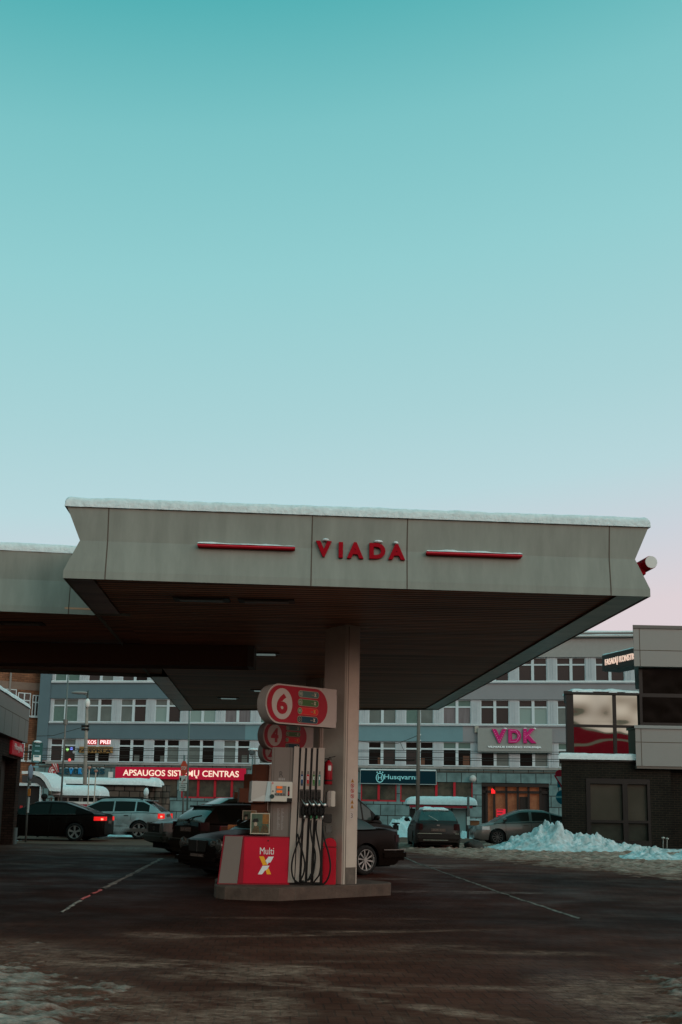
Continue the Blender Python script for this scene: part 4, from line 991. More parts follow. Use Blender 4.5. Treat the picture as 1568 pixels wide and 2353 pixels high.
# framed posters standing on the pumps
def poster(cx0, cy0, cx1, cy1, Y, rz, label):
    a = at_y(*C3(cx0, cy1), Y); b_ = at_y(*C3(cx1, cy0), Y); w, h = b_.x - a.x, b_.z - a.z
    T = thing('framed_poster', label, 'poster', (a.x, Y, a.z), rz, 'framed adverts standing on the pump cabinets')
    mb = MB()
    for q in ((0, w, 0, .016), (0, w, h - .016, h), (0, .016, .016, h - .016), (w - .016, w, .016, h - .016)): mb.box(q[0], q[1], -.012, .012, q[2], q[3])
    mb.build('frame', mat('poster_frame', (.40, .34, .26), .4), T)
    mb = MB(); mb.box(.014, w - .014, -.004, .006, .014, h - .014); pic = mb.build('picture', mat('poster_green', (.035, .075, .05), .5, vscale=14, rgb2=(.10, .12, .08)), T)
    mb = MB(); mb.box(w * .62, w - .016, -.006, -.0045, h * .48, h - .02); mb.build('orange_block', mat('poster_orange', (.32, .13, .025), .5, vscale=20, rgb2=(.18, .08, .03)), pic)
    mb = MB()
    mb.prism([(w * .08, .016), (w * .5, .016), (w * .42, h * .38), (w * .22, h * .40), (w * .12, h * .2)], -.0075, -.006)
    mb.prism([(w * .5, .016), (w - .02, .016), (w * .92, h * .3), (w * .78, h * .46), (w * .62, h * .42)], -.0074, -.006)
    mb.build('dark_shapes', mat('poster_dark', (.05, .035, .02), .5, vscale=25, rgb2=(.13, .08, .035)), pic)
    mb = MB(); mb.prism([(w * (.27 + .085 * math.cos(t * .5236)), h * (.47 + .10 * math.sin(t * .5236))) for t in range(12)], -.009, -.0076); mb.build('pale_shape', mat('poster_pale', (.36, .27, .20), .5), pic)
    mb = MB(); mb.prism([(w * .1, h * .56), (w * .42, h * .58), (w * .38, h * .74), (w * .16, h * .72)], -.0105, -.0091); mb.build('dark_cap', mat('poster_black', (.015, .013, .01), .5), pic)
poster(395, 1445, 605, 1662, 16.30, R(2), 'framed green and orange advert standing on the red pump cabinet')
poster(312, 1418, 462, 1568, 23.2, R(2), 'smaller framed advert behind, by the middle pump')
# orange box / sign on next island
pa = at_y(*C3(160, 1622), 22.2); pb_ = at_y(*C3(277, 1568), 22.2)
mb = MB(); mb.bbox(pa.x, pb_.x, 22.2, 22.3, pa.z, pb_.z, .008)
mb.cur = 1; mb.cyl(((pa.x + pb_.x) / 2, 22.25, .2), ((pa.x + pb_.x) / 2, 22.25, pa.z), .03, n=10)
mb.build('small_board', [mat('orange_board', (.42, .16, .055), .5), M_black], loc=(pa.x, 22.2, 0), label='small orange brown board standing left of the red pump cabinet', cat='board')
# ================================================================== OFFICE BUILDING
FA = Frame(-19.4, 83.0, R(-8.2))
office = frame_thing('office_building', 'long four storey office building with blue and grey bands of windows and shops below', 'building', FA)
M_blue = mat('render_blue', (.10, .145, .165), .7, var=.06, vscale=.6)
M_blue2 = mat('render_lightblue', (.14, .235, .26), .7, var=.06, vscale=.6)
M_lilac = mat('render_lilac', (.23, .225, .235), .7, var=.05, vscale=.5)
M_lilac2 = mat('render_grey', (.285, .27, .255), .7, var=.05)
M_pil = mat('white_pilaster', (.40, .42, .44), .6, var=.06)
M_wfr = mat('window_frame_white', (.50, .55, .57), .5)
M_tile = brick_mat('shop_tile', (96, 118, 118), (104, 124, 124), (48, 46, 44), 1, bw=1.15, bh=.86, mortar=.035, rough=.6, bump=.1)
M_tiledk = mat('cornice_grey', (.16, .19, .19), .6)
M_dk = mat('dark_interior', (.018, .014, .013), .6)
glassmats = [mat('win_dark', (.011, .008, .007), .12, spec=.12), mat('win_brown', (.042, .030, .028), .2), mat('win_green', (.10, .155, .135), .35, var=.08), mat('win_grey', (.125, .135, .125), .35, var=.15, vscale=1), mat('win_curtain', (.12, .095, .10), .5, vscale=2, rgb2=(.19, .16, .165), stretch=(3, 1, .2)), mat('win_pale', (.22, .28, .26), .35)]
zA0, zA1, zB0, zB1, zC0, zC1, zTop, zCor = 4.79, 6.72, 8.10, 10.08, 11.50, 13.46, 15.0, 15.45
sEnd, sBlue, sGreyb, sR = FA.X(92, 1600), FA.X(520 + 44, 1680), FA.X(1064, 1690), FA.X(1568, 1600) + 8
pilx = [112.8, 191, 265.4, 344.9, 422.5, 501.3, 582.8, None, None, 832.7, 919.5, 1007.4, 1095.3, 1183.7, 1274]
kn = [(i, FA.X(x, 1640)) for i, x in enumerate(pilx) if x]
n_ = len(kn); mi = sum(k for k, _ in kn) / n_; ms = sum(s_ for _, s_ in kn) / n_
pitch = sum((k - mi) * (s_ - ms) for k, s_ in kn) / sum((k - mi) ** 2 for k, _ in kn); sp0 = ms - pitch * mi
PIL = [sp0 + pitch * i for i in range(0, 19)]
mb = MB(); mb.box(sEnd, sR, .5, 16, 0, zTop); mb.build('core', M_dk, office)
def bands(name, z0, z1, parts, proud=0.0):
    for a, b_, m in parts:
        mb = MB(); mb.box(a + .001, b_ - .001, -proud, .5, z0, z1); mb.build(name, m, office)
s1, s2_ = FA.X(1064, 1690), FA.X(1200 + 0, 1690)
bands('wall_band', zA1, zB0 - .14, [(sEnd, FA.X(564, 1680), M_blue), (FA.X(564, 1680), s1, M_blue2), (s1, sR, M_lilac)])
bands('wall_band', zB1, zC0 - .14, [(sEnd, FA.X(640, 1680), M_blue), (FA.X(640, 1680), FA.X(2200 / 1.741 + 205, 1560), M_lilac), (FA.X(2200 / 1.741 + 205, 1560), sR, M_lilac2)])
bands('wall_band', zC1, zTop, [(sEnd, FA.X(640, 1500), M_blue), (FA.X(640, 1500), sR, M_lilac2)])
mb = MB(); mb.box(sEnd, sEnd + .95, -.12, .5, 4.9, zTop); mb.build('corner_wall', M_blue, office)
mb = MB(); mb.box(sEnd, sR, -.35, 14, zTop + .003, zTop + .1); mb.build('roof_ledge', M_lilac2, office)
mb = MB(); mb.box(sEnd, sR, .25, 14, zTop + .1, zCor); mb.build('parapet', mat('parapet_grey', (.17, .155, .145), .7, var=.1, vscale=.5), office)
def ledge_snow(x0, x1, z, y0, y1, th, name='ledge_snow', par=office, nz=.03, r=.08):
    return snow_slab(name, [(x0, y0, z), (x1, y0, z), (x1, y1, z), (x0, y1, z)], th, r, M_snow, nz=nz, ns=1.1, n1=90, n2=2, skirt=.0, parent=par)
ledge_snow(sEnd, sR, zTop + .1, -.36, .24, .10); ledge_snow(sEnd, sR, zCor, .2, 3, .14)
for (z, th, a) in ((zC0, .11, sEnd + 1), (zB0, .05, sEnd + 1), ):
    mb = MB(); mb.box(a, sR, -.14, .12, z - .137, z - .03); mb.build('sill_ledge', M_pil, office)
    ledge_snow(a, sR, z - .03, -.16, .1, th, nz=.02)
mb = MB(); mb.box(sEnd + .95, sR, -.2, .12, zA0 - .22, zA0 - .05); mb.build('sill_ledge', mat('sill_dirty', (.25, .235, .22), .7, var=.2, vscale=2), office)
rr = random.Random(11)
# visible pane tints per row / bay: (row, bay) -> four panes (top-left, top-right, low-left, low-right)
ov = {(1, 0): (3, 3, 2, 2), (1, 1): (3, 1, 3, 3), (1, 2): (3, 1, 3, 1), (1, 3): (3, 3, 5, 1), (1, 4): (2, 2, 5, 5), (1, 5): (4, 4, 4, 4), (1, 6): (2, 2, 2, 2), (1, 9): (1, 1, 3, 3), (1, 8): (1, 1, 3, 3), (1, 10): (2, 2, 2, 3),
      (1, 11): (2, 2, 4, 4), (1, 12): (1, 1, 1, 1), (1, 13): (1, 1, 5, 5), (1, 14): (1, 1, 3, 3), (0, 11): (2, 2, 0, 0), (0, 3): (0, 0, 0, 3), (0, 4): (0, 0, 3, 0), (0, 2): (0, 0, 0, 0), (0, 6): (3, 3, 3, 3), (2, 0): (3, 3, 2, 2), (2, 1): (1, 3, 1, 3), (0, 14): (2, 2, 3, 3),
      (2, 12): (1, 1, 1, 1), (2, 13): (1, 1, 1, 1), (2, 14): (1, 1, 1, 1), (2, 11): (1, 1, 1, 1)}
for row, (z0, z1) in enumerate(((zA0, zA1), (zB0, zB1), (zC0, zC1))):
    for i in range(len(PIL) - 1):
        a, b_ = PIL[i], PIL[i + 1]
        if a < sEnd: a = sEnd
        # pilaster between windows
        if i < len(PIL):
            pw = .36
            mb = MB(); mb.box(PIL[i] - pw, PIL[i] + pw, .13, .5, z0 - .03, z1 + .02); mb.box(PIL[i] - .12, PIL[i] - .04, .10, .13, z0, z1); mb.box(PIL[i] + .05, PIL[i] + .11, .10, .13, z0, z1)
            mb.build('pilaster', M_pil, office)
        x0, x1 = PIL[i] + pw, PIL[i + 1] - pw
        fr = MB(); t = .075; zm = z0 + (z1 - z0) * .70; xm = (x0 + x1) / 2
        Y0, Y1 = .20, .30
        fr.box(x0, x1, Y0, Y1, z0, z0 + t); fr.box(x0, x1, Y0, Y1, z1 - t, z1)
        fr.box(x0, x0 + t, Y0, Y1, z0 + t, z1 - t); fr.box(x1 - t, x1, Y0, Y1, z0 + t, z1 - t)
        fr.box(xm - .11, xm + .11, Y0 - .02, Y1, z0 + t, z1 - t)
        hid = row == 0 and i in (12, 13)
        if not hid:
            fr.box(x0 + t, xm - .11, Y0, Y1, zm - .06, zm + .06); fr.box(xm + .11, x1 - t, Y0, Y1, zm - .06, zm + .06)
        w_ = fr.build('window', M_wfr, office)
        o4 = ov.get((row, i)) or tuple(rr.choice([0, 0, 0, 1, 3] if row == 0 else [1, 1, 2, 3, 4, 0]) for _ in range(4))
        pn = MB()
        for q, (xa, xb, za, zb) in enumerate(((x0 + .05, xm - .05, zm, z1 - .04), (xm + .05, x1 - .05, zm, z1 - .04), (x0 + .05, xm - .05, z0 + .04, zm), (xm + .05, x1 - .05, z0 + .04, zm))):
            pn.cur = o4[q]; pn.add([(xa, .27, za), (xb, .27, za), (xb, .27, zb), (xa, .27, zb)], [(0, 1, 2, 3)])
        pn.build('pane', glassmats, w_)
        if row == 0 and i in (9, 10, 11, 2, 3, 5):   # things on the inner sills
            mb = MB(); xx = x0 + rr.uniform(.4, 1.6); hh = rr.uniform(.35, .75)
            mb.box(xx, xx + rr.uniform(.3, .55), .262, .268, z0 + t, z0 + t + hh); mb.build('sill_clutter', mat('clutter_brown', (.12, .05, .03), .6) if i > 8 else mat('clutter_grey', (.12, .12, .11), .6), w_)
# ground floor: tiled wall with shop windows as openings
def GX(x, y=1800): return FA.X(x, y, -.02)
zs = 3.55
mb = MB(); mb.box(sEnd, sR, -.02, .5, zs, zA0 - .22); mb.build('shop_band', M_tile, office)
mb = MB(); mb.box(sEnd, sR, -.06, .0, zA0 - .42, zA0 - .36); mb.build('band_joint', M_seam, office)
c4 = C(1400, 2700, .3827); c2 = C(600, 2600, .3189)
gsh = [(GX(c4(115, 0)[0]), GX(c4(490, 0)[0]), 2), (GX(c4(527, 0)[0]), GX(c4(1285, 0)[0]), 4), (GX(c2(395, 0)[0]), GX(c2(1240, 0)[0]), 4), (GX(c2(140, 0)[0]), GX(c2(345, 0)[0]), 1), (GX(112), GX(133), 1)]
eX0, eX1 = GX(1107), GX(1262)
zsl = 1.95
solid = sorted([(a, b_) for a, b_, _ in gsh] + [(eX0, eX1)])
edges = [sEnd]; walls = []
cur = sEnd
for a, b_ in solid:
    walls.append((cur, a, 0)); cur = b_
walls.append((cur, sR, 0))
mb = MB()
for a, b_, _ in walls: mb.box(a, b_, 0, .5, 0, zs)
for a, b_, _ in gsh: mb.box(a, b_, 0.002, .5, 0, zsl)
mb.build('shop_wall', M_tile, office)
M_sg = mat('shop_glass', (.028, .030, .024), .1, vscale=1.1, rgb2=(.085, .075, .055), spec=.6)
M_rf = mat('red_window_frame', (.38, .015, .025), .45)
for a, b_, n in gsh:
    mb = MB(); w = (b_ - a) / n
    for k in range(n + 1): xx = a + w * k; mb.box(xx - (.09 if n > 1 else .03), xx + (.09 if n > 1 else .03), .05, .2, zsl, zs)
    mb.box(a, b_, .05, .2, zsl, zsl + .12)
    f_ = mb.build('shop_window', M_rf if n > 1 else M_black, office)
    mb = MB(); mb.add([(a, .15, zsl), (b_, .15, zsl), (b_, .15, zs), (a, .15, zs)], [(0, 1, 2, 3)]); mb.build('pane', M_sg, f_)
# entrance
M_dfr = mat('door_frame_dark', (.022, .014, .012), .5)
ent = MB(); ez = 3.5
ent.box(eX0, eX1, -.01, .6, ez - .25, ez)
dx = [GX(v / 1.741) for v in (1850 + 257 * .287, 1850 + 340 * .287, 1850 + 445 * .287, 1850 + 615 * .287, 1850 + 775 * .287, 1850 + 925 * .287, 1850 + 1090 * .287, 1850 + 1213 * .287)]
for v in dx: ent.box(v - .09, v + .09, .2, .45, 0, ez - .25)
ent.box(eX0, eX1, .2, .44, 2.75, 2.95)
e_ = ent.build('entrance', M_dfr, office)
M_in = mat('entrance_interior', (.10, .04, .022), .6, vscale=2.0, rgb2=(.24, .11, .055), emit=(120, 62, 34), es=.25)
mb = MB(); mb.add([(eX0, .48, 0), (eX1, .48, 0), (eX1, .48, ez), (eX0, .48, ez)], [(0, 1, 2, 3)]); mb.build('lit_hall', M_in, e_)
for q0_, q1_, q2_ in ((dx[4] + .12, dx[4] + .75, 2.5), (dx[0], dx[1], ez - .25), (dx[6], dx[7], ez - .25)):
    mb = MB(); mb.box(q0_, q1_, .40, .47, 0, q2_); mb.build('dark_door', M_dfr, e_)
M_strip = mat('ceiling_tube', (1, .5, .3), .5, emit=(255, 190, 130), es=1.5)
for xx in (855, 930, 1035):
    a = GX((1850 + xx * .287) / 1.741); mb = MB(); mb.box(a, a + (.55 if xx == 855 else .36), .0, .15, 3.30, 3.36); mb.build('tube_light', M_strip, e_)
M_poster_r = mat('lit_red_poster', (.5, .02, .04), .5, emit=(220, 25, 45), es=.5)
ex0, ez1 = FA.px(*[v / 1.741 for v in (1850 + 478 * .287, 2880 + 1240 * .287)], -.0); ex1, ez0 = FA.px(*[v / 1.741 for v in (1850 + 605 * .287, 2880 + 1425 * .287)], -.0)
mb = MB(); mb.box(ex0, ex1, .12, .16, ez0, ez1); ps = mb.build('door_poster', M_poster_r, e_)
mb = MB()
for k, w in enumerate((.8, .7, .55, .4)): mb.box(ex0 + .06, ex0 + .06 + (ex1 - ex0 - .12) * w, .115, .119, ez1 - .12 - k * .22, ez1 - .04 - k * .22)
mb.build('poster_text', mat('poster_text_dark', (.12, .03, .03), .5), ps)
hx, hz = FA.px((1850 + 430 * .287) / 1.741, (2880 + 990 * .287) / 1.741)
mb = MB(); mb.prism([(hx - .14, hz - .2), (hx + .16, hz - .2), (hx + .16, hz), (hx - .05, hz + .2), (hx - .14, hz + .16)], .1, .14); mb.build('red_neon', mat('red_neon', (.6, .02, .02), .4, emit=(255, 30, 35), es=1.0), e_)
# VDK panel
vp0 = FA.px(1098, 1673, -.35); vp1 = FA.px(1270, 1730, -.35)
vd = thing('college_sign', 'large grey box sign with magenta VDK letters above the college entrance', 'sign', FA.w(vp0[0], -.35, vp1[1]), FA.a)
w, h = vp1[0] - vp0[0], vp0[1] - vp1[1]
mb = MB(); mb.box(0, w, 0, .34, 0, h); mb.build('panel', mat('panel_grey', (.26, .255, .24), .6, var=.04), vd)
lx = lambda x, y: (FA.X(x, y, -.4) - vp0[0]); lz = lambda x, y: (FA.Z(x, y, -.4) - vp1[1])
k6 = C(1850, 2880, .287); M_mag = mat('magenta_letter', (.48, .008, .13), .4)
for ch, a, t_, b_, bo in [('V', 413, 128, 618, 325), ('D', 640, 128, 822, 325), ('K', 848, 122, 1035, 327)]:
    P_, Q_ = k6(a, t_), k6(b_, bo)
    text('letter', ch, lx(*P_), lx(*Q_), lz(*Q_), lz(*P_), 0, M_mag, vd, depth=.18, bold=.06)
    bl = MB(); rb = random.Random(ord(ch)); x0, x1, z0, z1 = lx(*P_), lx(*Q_), lz(*Q_), lz(*P_); dx_, dz_ = x1 - x0, z1 - z0
    segs = {'V': [((.1, .95), (.5, .08)), ((.5, .08), (.9, .95))], 'D': [((.13, .08), (.13, .92)), ((.13, .92), (.6, .88)), ((.6, .88), (.87, .5)), ((.87, .5), (.6, .1)), ((.6, .1), (.13, .08))], 'K': [((.13, .08), (.13, .92)), ((.2, .45), (.85, .93)), ((.45, .55), (.87, .08))]}[ch]
    for (p, q) in segs:
        for i in range(6): t_ = i / 6; bl.ellip((x0 + dx_ * (p[0] + (q[0] - p[0]) * t_), -.185, z0 + dz_ * (p[1] + (q[1] - p[1]) * t_)), .035, .02, .035, 6, 4)
    bl.build('letter_bulbs', mat('bulb_pink', (.75, .20, .40), .4), vd)
for a, b_ in ((570, 625), (850, 900), (985, 1030)):
    P_, Q_ = k6(a, 128), k6(b_, 120); mb = MB(); mb.smooth = True; mb.ellip(((lx(*P_) + lx(*Q_)) / 2, -.09, lz(*P_) + .03), (lx(*Q_) - lx(*P_)) / 2, .09, .07, 10, 6); mb.build('letter_snow', M_snow, vd)
P_, Q_ = k6(355, 362), k6(1105, 402)
text('lettering', 'VILNIAUS DIZAINO KOLEGIJA', lx(*P_), lx(*Q_), lz(*Q_), lz(*P_), 0, mat('letter_silver', (.80, .84, .84), .4), vd, depth=.08, bold=.045)
# red shop sign
def board(name, x0, y0, x1, y1, d, m, label, cat='sign', thick=.2, rim=None, fr=FA):
    a, zt = fr.px(x0, y0, -d); b_, zb = fr.px(x1, y1, -d)
    T = thing(name, label, cat, fr.w(a, -d, zb), fr.a); w, h = b_ - a, zt - zb
    mb = MB(); mb.box(0, w, 0, thick, 0, h); mb.build('panel', m, T)
    if rim:
        mb = MB(); t = rim[1]
        for q in ((-t, w + t, -t, 0), (-t, w + t, h, h + t), (-t, 0, 0, h), (w, w + t, 0, h)): mb.box(q[0], q[1], -.02, thick, q[2], q[3])
        mb.build('rim', rim[0], T)
    return T, w, h, lambda x, y: (fr.X(x, y, -d) - a, fr.Z(x, y, -d) - zb)
T, w, h, lp = board('shop_sign', 266, 1762, 564, 1793, .25, mat('lit_red_board', (.42, .006, .035), .4, emit=(190, 8, 40), es=.22), 'long glowing red sign reading Apsaugos sistemu centras')
a, zt = lp(284, 1766); b_, _ = lp(549, 1790)
text('lettering', 'APSAUGOS SISTEMŲ CENTRAS', a, b_, h * .10, h * .80, -.002, mat('lit_white', (.8, .6, .5), .5, emit=(255, 218, 196), es=.62), T, depth=.05, bold=.012)
# Husqvarna board
T, w, h, lp = board('shop_sign', 829, 1770, 1002, 1802, .25, mat('navy_board', (.003, .022, .032), .4, spec=.05), 'dark blue shop sign reading Husqvarna with a crown emblem', rim=(mat('board_rim', (.25, .30, .30), .5), .05))
M_hq = mat('pale_cyan_letter', (.26, .62, .66), .5)
k7 = C(1400, 2700, .3827)
a, zt = lp(*k7(360, 1040)); b_, zb = lp(*k7(722, 1110))
text('lettering', 'Husqvarna', a, b_, zb, zt, -.002, M_hq, T, depth=.04, bold=.012)
ca, cz = lp(*k7(315, 1072)); mb = MB(); n = 20
vs = []
for i in range(n):
    t_ = 2 * math.pi * i / n
    for rr_ in (1, .78): vs.append((ca + .40 * rr_ * math.cos(t_) * .8, -.03, cz - .02 + .40 * rr_ * math.sin(t_)))
mb.add(vs, [(2 * i, (2 * i + 2) % (2 * n), (2 * i + 3) % (2 * n), 2 * i + 1) for i in range(n)])
for q in (-.22, 0, .22): mb.lathe([(0, 0), (.06, 0)], (ca + q, -.03, cz + .46 - abs(q) * .25), 'y', 8)
mb.box(ca - .16, ca - .09, -.04, -.01, cz - .2, cz + .16); mb.box(ca + .09, ca + .16, -.04, -.01, cz - .2, cz + .16); mb.box(ca - .09, ca + .09, -.04, -.01, cz - .05, cz + .01)
mb.build('emblem', M_hq, T)
snow_slab('sign_snow', [(0, 0, h + .05), (w, 0, h + .05), (w, .2, h + .05), (0, .2, h + .05)], .07, .05, M_snow, nz=.03, ns=2, n1=60, skirt=0, parent=T)
# ornate letters at the left: swirl emblem + letters
k0 = C(0, 2600, .4464)
a0 = FA.px(*k0(440, 1140), -.15); a1 = FA.px(*k0(945, 1020), -.15)
T = thing('shop_sign', 'blue letter sign with a red and white swirl emblem on the shop front at left', 'sign', FA.w(a0[0], -.15, a0[1]), FA.a)
q_ = lambda cx, cy: (FA.X(*k0(cx, cy), -.15) - a0[0], FA.Z(*k0(cx, cy), -.15) - a0[1])
M_lb = mat('letter_navy', (.012, .06, .085), .3); M_lbl = mat('letter_navy_lit', (.02, .16, .28), .3, emit=(30, 120, 190), es=.25)
for ch, xa, xb, lit in [('L', 532, 560, 0), ('E', 582, 618, 0), ('V', 622, 662, 1), ('O', 665, 704, 0), ('R', 708, 742, 1), ('S', 782, 820, 0), ('K', 826, 866, 0), ('I', 875, 888, 0), ('S', 900, 945, 0)]:
    A_, B_ = q_(xa, 1114), q_(xb, 1060)
    text('letter', ch, A_[0], B_[0], A_[1], B_[1], 0, M_lbl if lit else M_lb, T, depth=.14, bold=.03)
    mb = MB(); mb.smooth = True; mb.ellip(((A_[0] + B_[0]) / 2, -.07, B_[1] + .01), (B_[0] - A_[0]) / 2.2, .06, .035, 10, 6); mb.build('letter_snow', M_snow, T)
mb = MB(); cx_, cz_ = q_(480, 1082)
for k_, (r0, c_) in enumerate(((.42, 0), (.32, 1), (.24, 0), (.15, 1))):
    mb.cur = c_; mb.prism([(cx_ + r0 * .95 * math.cos(t * math.pi / 12), cz_ + r0 * math.sin(t * math.pi / 12)) for t in range(24)], -.05 - .03 * k_, -.02 - .03 * k_ + .03)
for i in range(5):
    mb.cur = i % 2
    A_, B_ = q_(470 + i * 11, 1020), q_(512 + i * 4, 1098)
    mb.hexa([(A_[0], -.2, A_[1]), (A_[0] + .12, -.2, A_[1]), (A_[0] + .12, -.1, A_[1]), (A_[0], -.1, A_[1]), (B_[0], -.2, B_[1]), (B_[0] + .12, -.2, B_[1]), (B_[0] + .12, -.1, B_[1]), (B_[0], -.1, B_[1])])
    A_, B_ = q_(440 + i * 10, 1085), q_(462 + i * 7, 1142)
    mb.hexa([(A_[0], -.2, A_[1]), (A_[0] + .12, -.2, A_[1]), (A_[0] + .12, -.1, A_[1]), (A_[0], -.1, A_[1]), (B_[0], -.2, B_[1]), (B_[0] + .12, -.2, B_[1]), (B_[0] + .12, -.1, B_[1]), (B_[0], -.1, B_[1])])
mb.build('emblem', [mat('emblem_red', (.38, .03, .035), .4), mat('emblem_white', (.60, .52, .50), .4)], T)
# window signs "KOS PREI" and "TAISYKLA"
M_neon = mat('neon_red', (.5, .02, .02), .5, emit=(255, 60, 75), es=.9); M_neonw = mat('neon_core', (1, .8, .8), .5, emit=(255, 205, 205), es=1.1)
for s__, xa, xb, lab in [('KOS', 782, 868, 'left half of the glowing red window sign, reading KOS'), ('PREI', 896, 996, 'right half of the glowing red window sign, reading PREI')]:
    a, zt = FA.px(*k0(xa, 803), .12); b_, zb = FA.px(*k0(xb, 850), .12)
    T = thing('neon_sign', lab, 'sign', FA.w(a, .12, zb), FA.a)
    mb = MB(); mb.box(0, b_ - a, .02, .06, 0, zt - zb); mb.build('panel', mat('neon_panel', (.3, .01, .015), .5, emit=(170, 10, 20), es=.4), T)
    text('lettering', s__, .06, b_ - a - .06, (zt - zb) * .14, (zt - zb) * .88, .018, M_neonw, T, depth=.03, bold=.01)
T, w, h, lp = board('shop_sign', *k0(712, 866), *k0(1005, 925), .3, mat('amber_board', (.28, .15, .05), .5, var=.1), 'amber board lettered Taisykla hung below the glowing window sign')
a, zt = lp(*k0(780, 893)); b_, zb = lp(*k0(996, 922))
text('lettering', 'TAISYKLA', a - .9, b_, h * .08, h * .60, -.002, M_black, T, depth=.03, bold=.02)
text('small_lettering', 'DVIRACIU SERVISAS', a, b_, h * .70, h * .92, -.002, M_black, T, depth=.02)
# coloured lights in the window
for cx, cy, c_, nm in [(606, 892, (170, 255, 120), 'green'), (642, 886, (80, 110, 255), 'blue'), (664, 916, (150, 150, 160), 'white'), (625, 986, (255, 25, 25), 'red')]:
    a, z = FA.px(*k0(cx, cy), .19); mb = MB(); mb.smooth = True; mb.ellip((a, .19, z), .13, .05, .13, 10, 8)
    mb.xf(Matrix.Translation(FA.o) @ Matrix.Rotation(FA.a, 4, 'Z'))
    mb.build('window_lamp', mat('lamp_' + nm, (.3, .3, .3), .5, emit=c_, es=.9 if nm != 'white' else .12), loc=tuple(FA.w(a, .19, z)), label=f'small round {nm} lamp glowing in the window left of the concrete pole', cat='lamp')
# small things on the facade
for (x, y, w_, nm, lab) in [(k4x := (c4(1326, 567)[0]), c4(0, 567)[1], .3, 'junction_box', 'small beige box on the wall left of the magenta sign')]:
    a, z = FA.px(x, y, -.2); mb = MB(); mb.bbox(a - .16, a + .16, -.2, -.001, z - .28, z + .26, .03); mb.xf(Matrix.Translation(FA.o) @ Matrix.Rotation(FA.a, 4, 'Z'))
    mb.build(nm, mat('beige_box', (.34, .31, .26), .5), loc=tuple(FA.w(a, 0, z)), label=lab, cat='box')
a, z = FA.px(*c4(1286, 1084), -.5)
T = thing('wall_lamp', 'round white globe lamp on a bracket between the shop and the college entrance', 'lamp', FA.w(a, -.02, z), FA.a)
mb = MB(); mb.smooth = True; mb.ellip((0, -.45, 0), .28, .28, .28, 16, 12); mb.build('globe', mat('globe_white', (.42, .42, .40), .4), T)
mb = MB(); mb.cyl((0, 0, 0), (0, -.3, 0), .03); mb.build('arm', M_pole, T)
a, z = FA.px(*k0(993, 1117), -.05); mb = MB(); mb.box(a - .2, a + .2, -.06, -.025, z - .25, z + .22); mb.xf(Matrix.Translation(FA.o) @ Matrix.Rotation(FA.a, 4, 'Z'))
mb.build('wall_plate', M_white, loc=tuple(FA.w(a, 0, z)), label='small white plate on the shop front between the two letter signs', cat='plate')

# ================================================================== TAN BRICK BUILDING
FT = Frame(FA.w(sEnd, 0, 0).x - 1.0, FA.w(sEnd, 0, 0).y + 1.0, R(28))
M_tan = brick_mat('tan_brick', (128, 88, 66), (108, 72, 54), (84, 62, 50), 1, bw=.5, bh=.17, mortar=.02)
tan = frame_thing('brick_building', 'tan brick building with white framed windows behind the car wash', 'building', FT)
mb = MB(); mb.box(-30, .9, 0, 12, 0, 17); mb.build('wall', M_tan, tan)
def twin(x0, y0, x1, y1, par=tan):
    a, zt = FT.px(*k0(x0, y0)); b_, zb = FT.px(*k0(x1, y1)); z0, z1 = min(zt, zb), max(zt, zb)
    mb = MB(); t = .07; mb.box(a, b_, -.03, .08, z0, z0 + t); mb.box(a, b_, -.03, .08, z1 - t, z1); mb.box(a, a + t, -.03, .08, z0 + t, z1 - t); mb.box(b_ - t, b_, -.03, .08, z0 + t, z1 - t)
    xm = (a + b_) / 2; mb.box(xm - .05, xm + .05, -.03, .08, z0 + t, z1 - t); zm = z0 + (z1 - z0) * .66; mb.box(a + t, xm - .05, -.03, .08, zm - .05, zm + .05); mb.box(xm + .05, b_ - t, -.03, .08, zm - .05, zm + .05)
    f_ = mb.build('window', M_wfr, par)
    mb = MB(); mb.add([(a, -.01, z0), (b_, -.01, z0), (b_, -.01, z1), (a, -.01, z1)], [(0, 1, 2, 3)]); mb.build('pane', glassmats[1], f_)
    mb = MB(); mb.box(a - .1, b_ + .1, -.2, 0, z0 - .12, z0); mb.build('sill', M_wfr, f_)
twin(-120, 335, -60, 560); twin(20, 345, 138, 575); twin(165, 380, 266, 590); twin(295, 403, 343, 598); twin(258, 848, 320, 995); twin(150, 830, 215, 990); twin(30, 800, 130, 980)
mb = MB()
for x0, x1, y0, y1 in ((-200, 350, 340, 400),):
    a, z = FT.px(*k0(x0, 305)); b_, _ = FT.px(*k0(345, 395)); zz = FT.Z(*k0(200, 368)); mb.box(a, .9, -.04, -.001, zz + .1, zz + .75)
mb.build('lintel_band', mat('tan_band', (.17, .115, .09), .8, var=.1), tan)
mb = MB(); mb.box(FT.X(*k0(95, 260)) - .08, FT.X(*k0(95, 260)) + .08, -.12, -.01, 9, 16); mb.build('downpipe', M_pole, tan)

# ================================================================== CAR WASH (left)
pA, pB = Vector((-9.85, 28.2, 0)), Vector((-10.92, 35.0, 0))
FK = Frame(pB.x, pB.y, math.atan2(pA.y - pB.y, pA.x - pB.x))   # local x runs from far end to near end
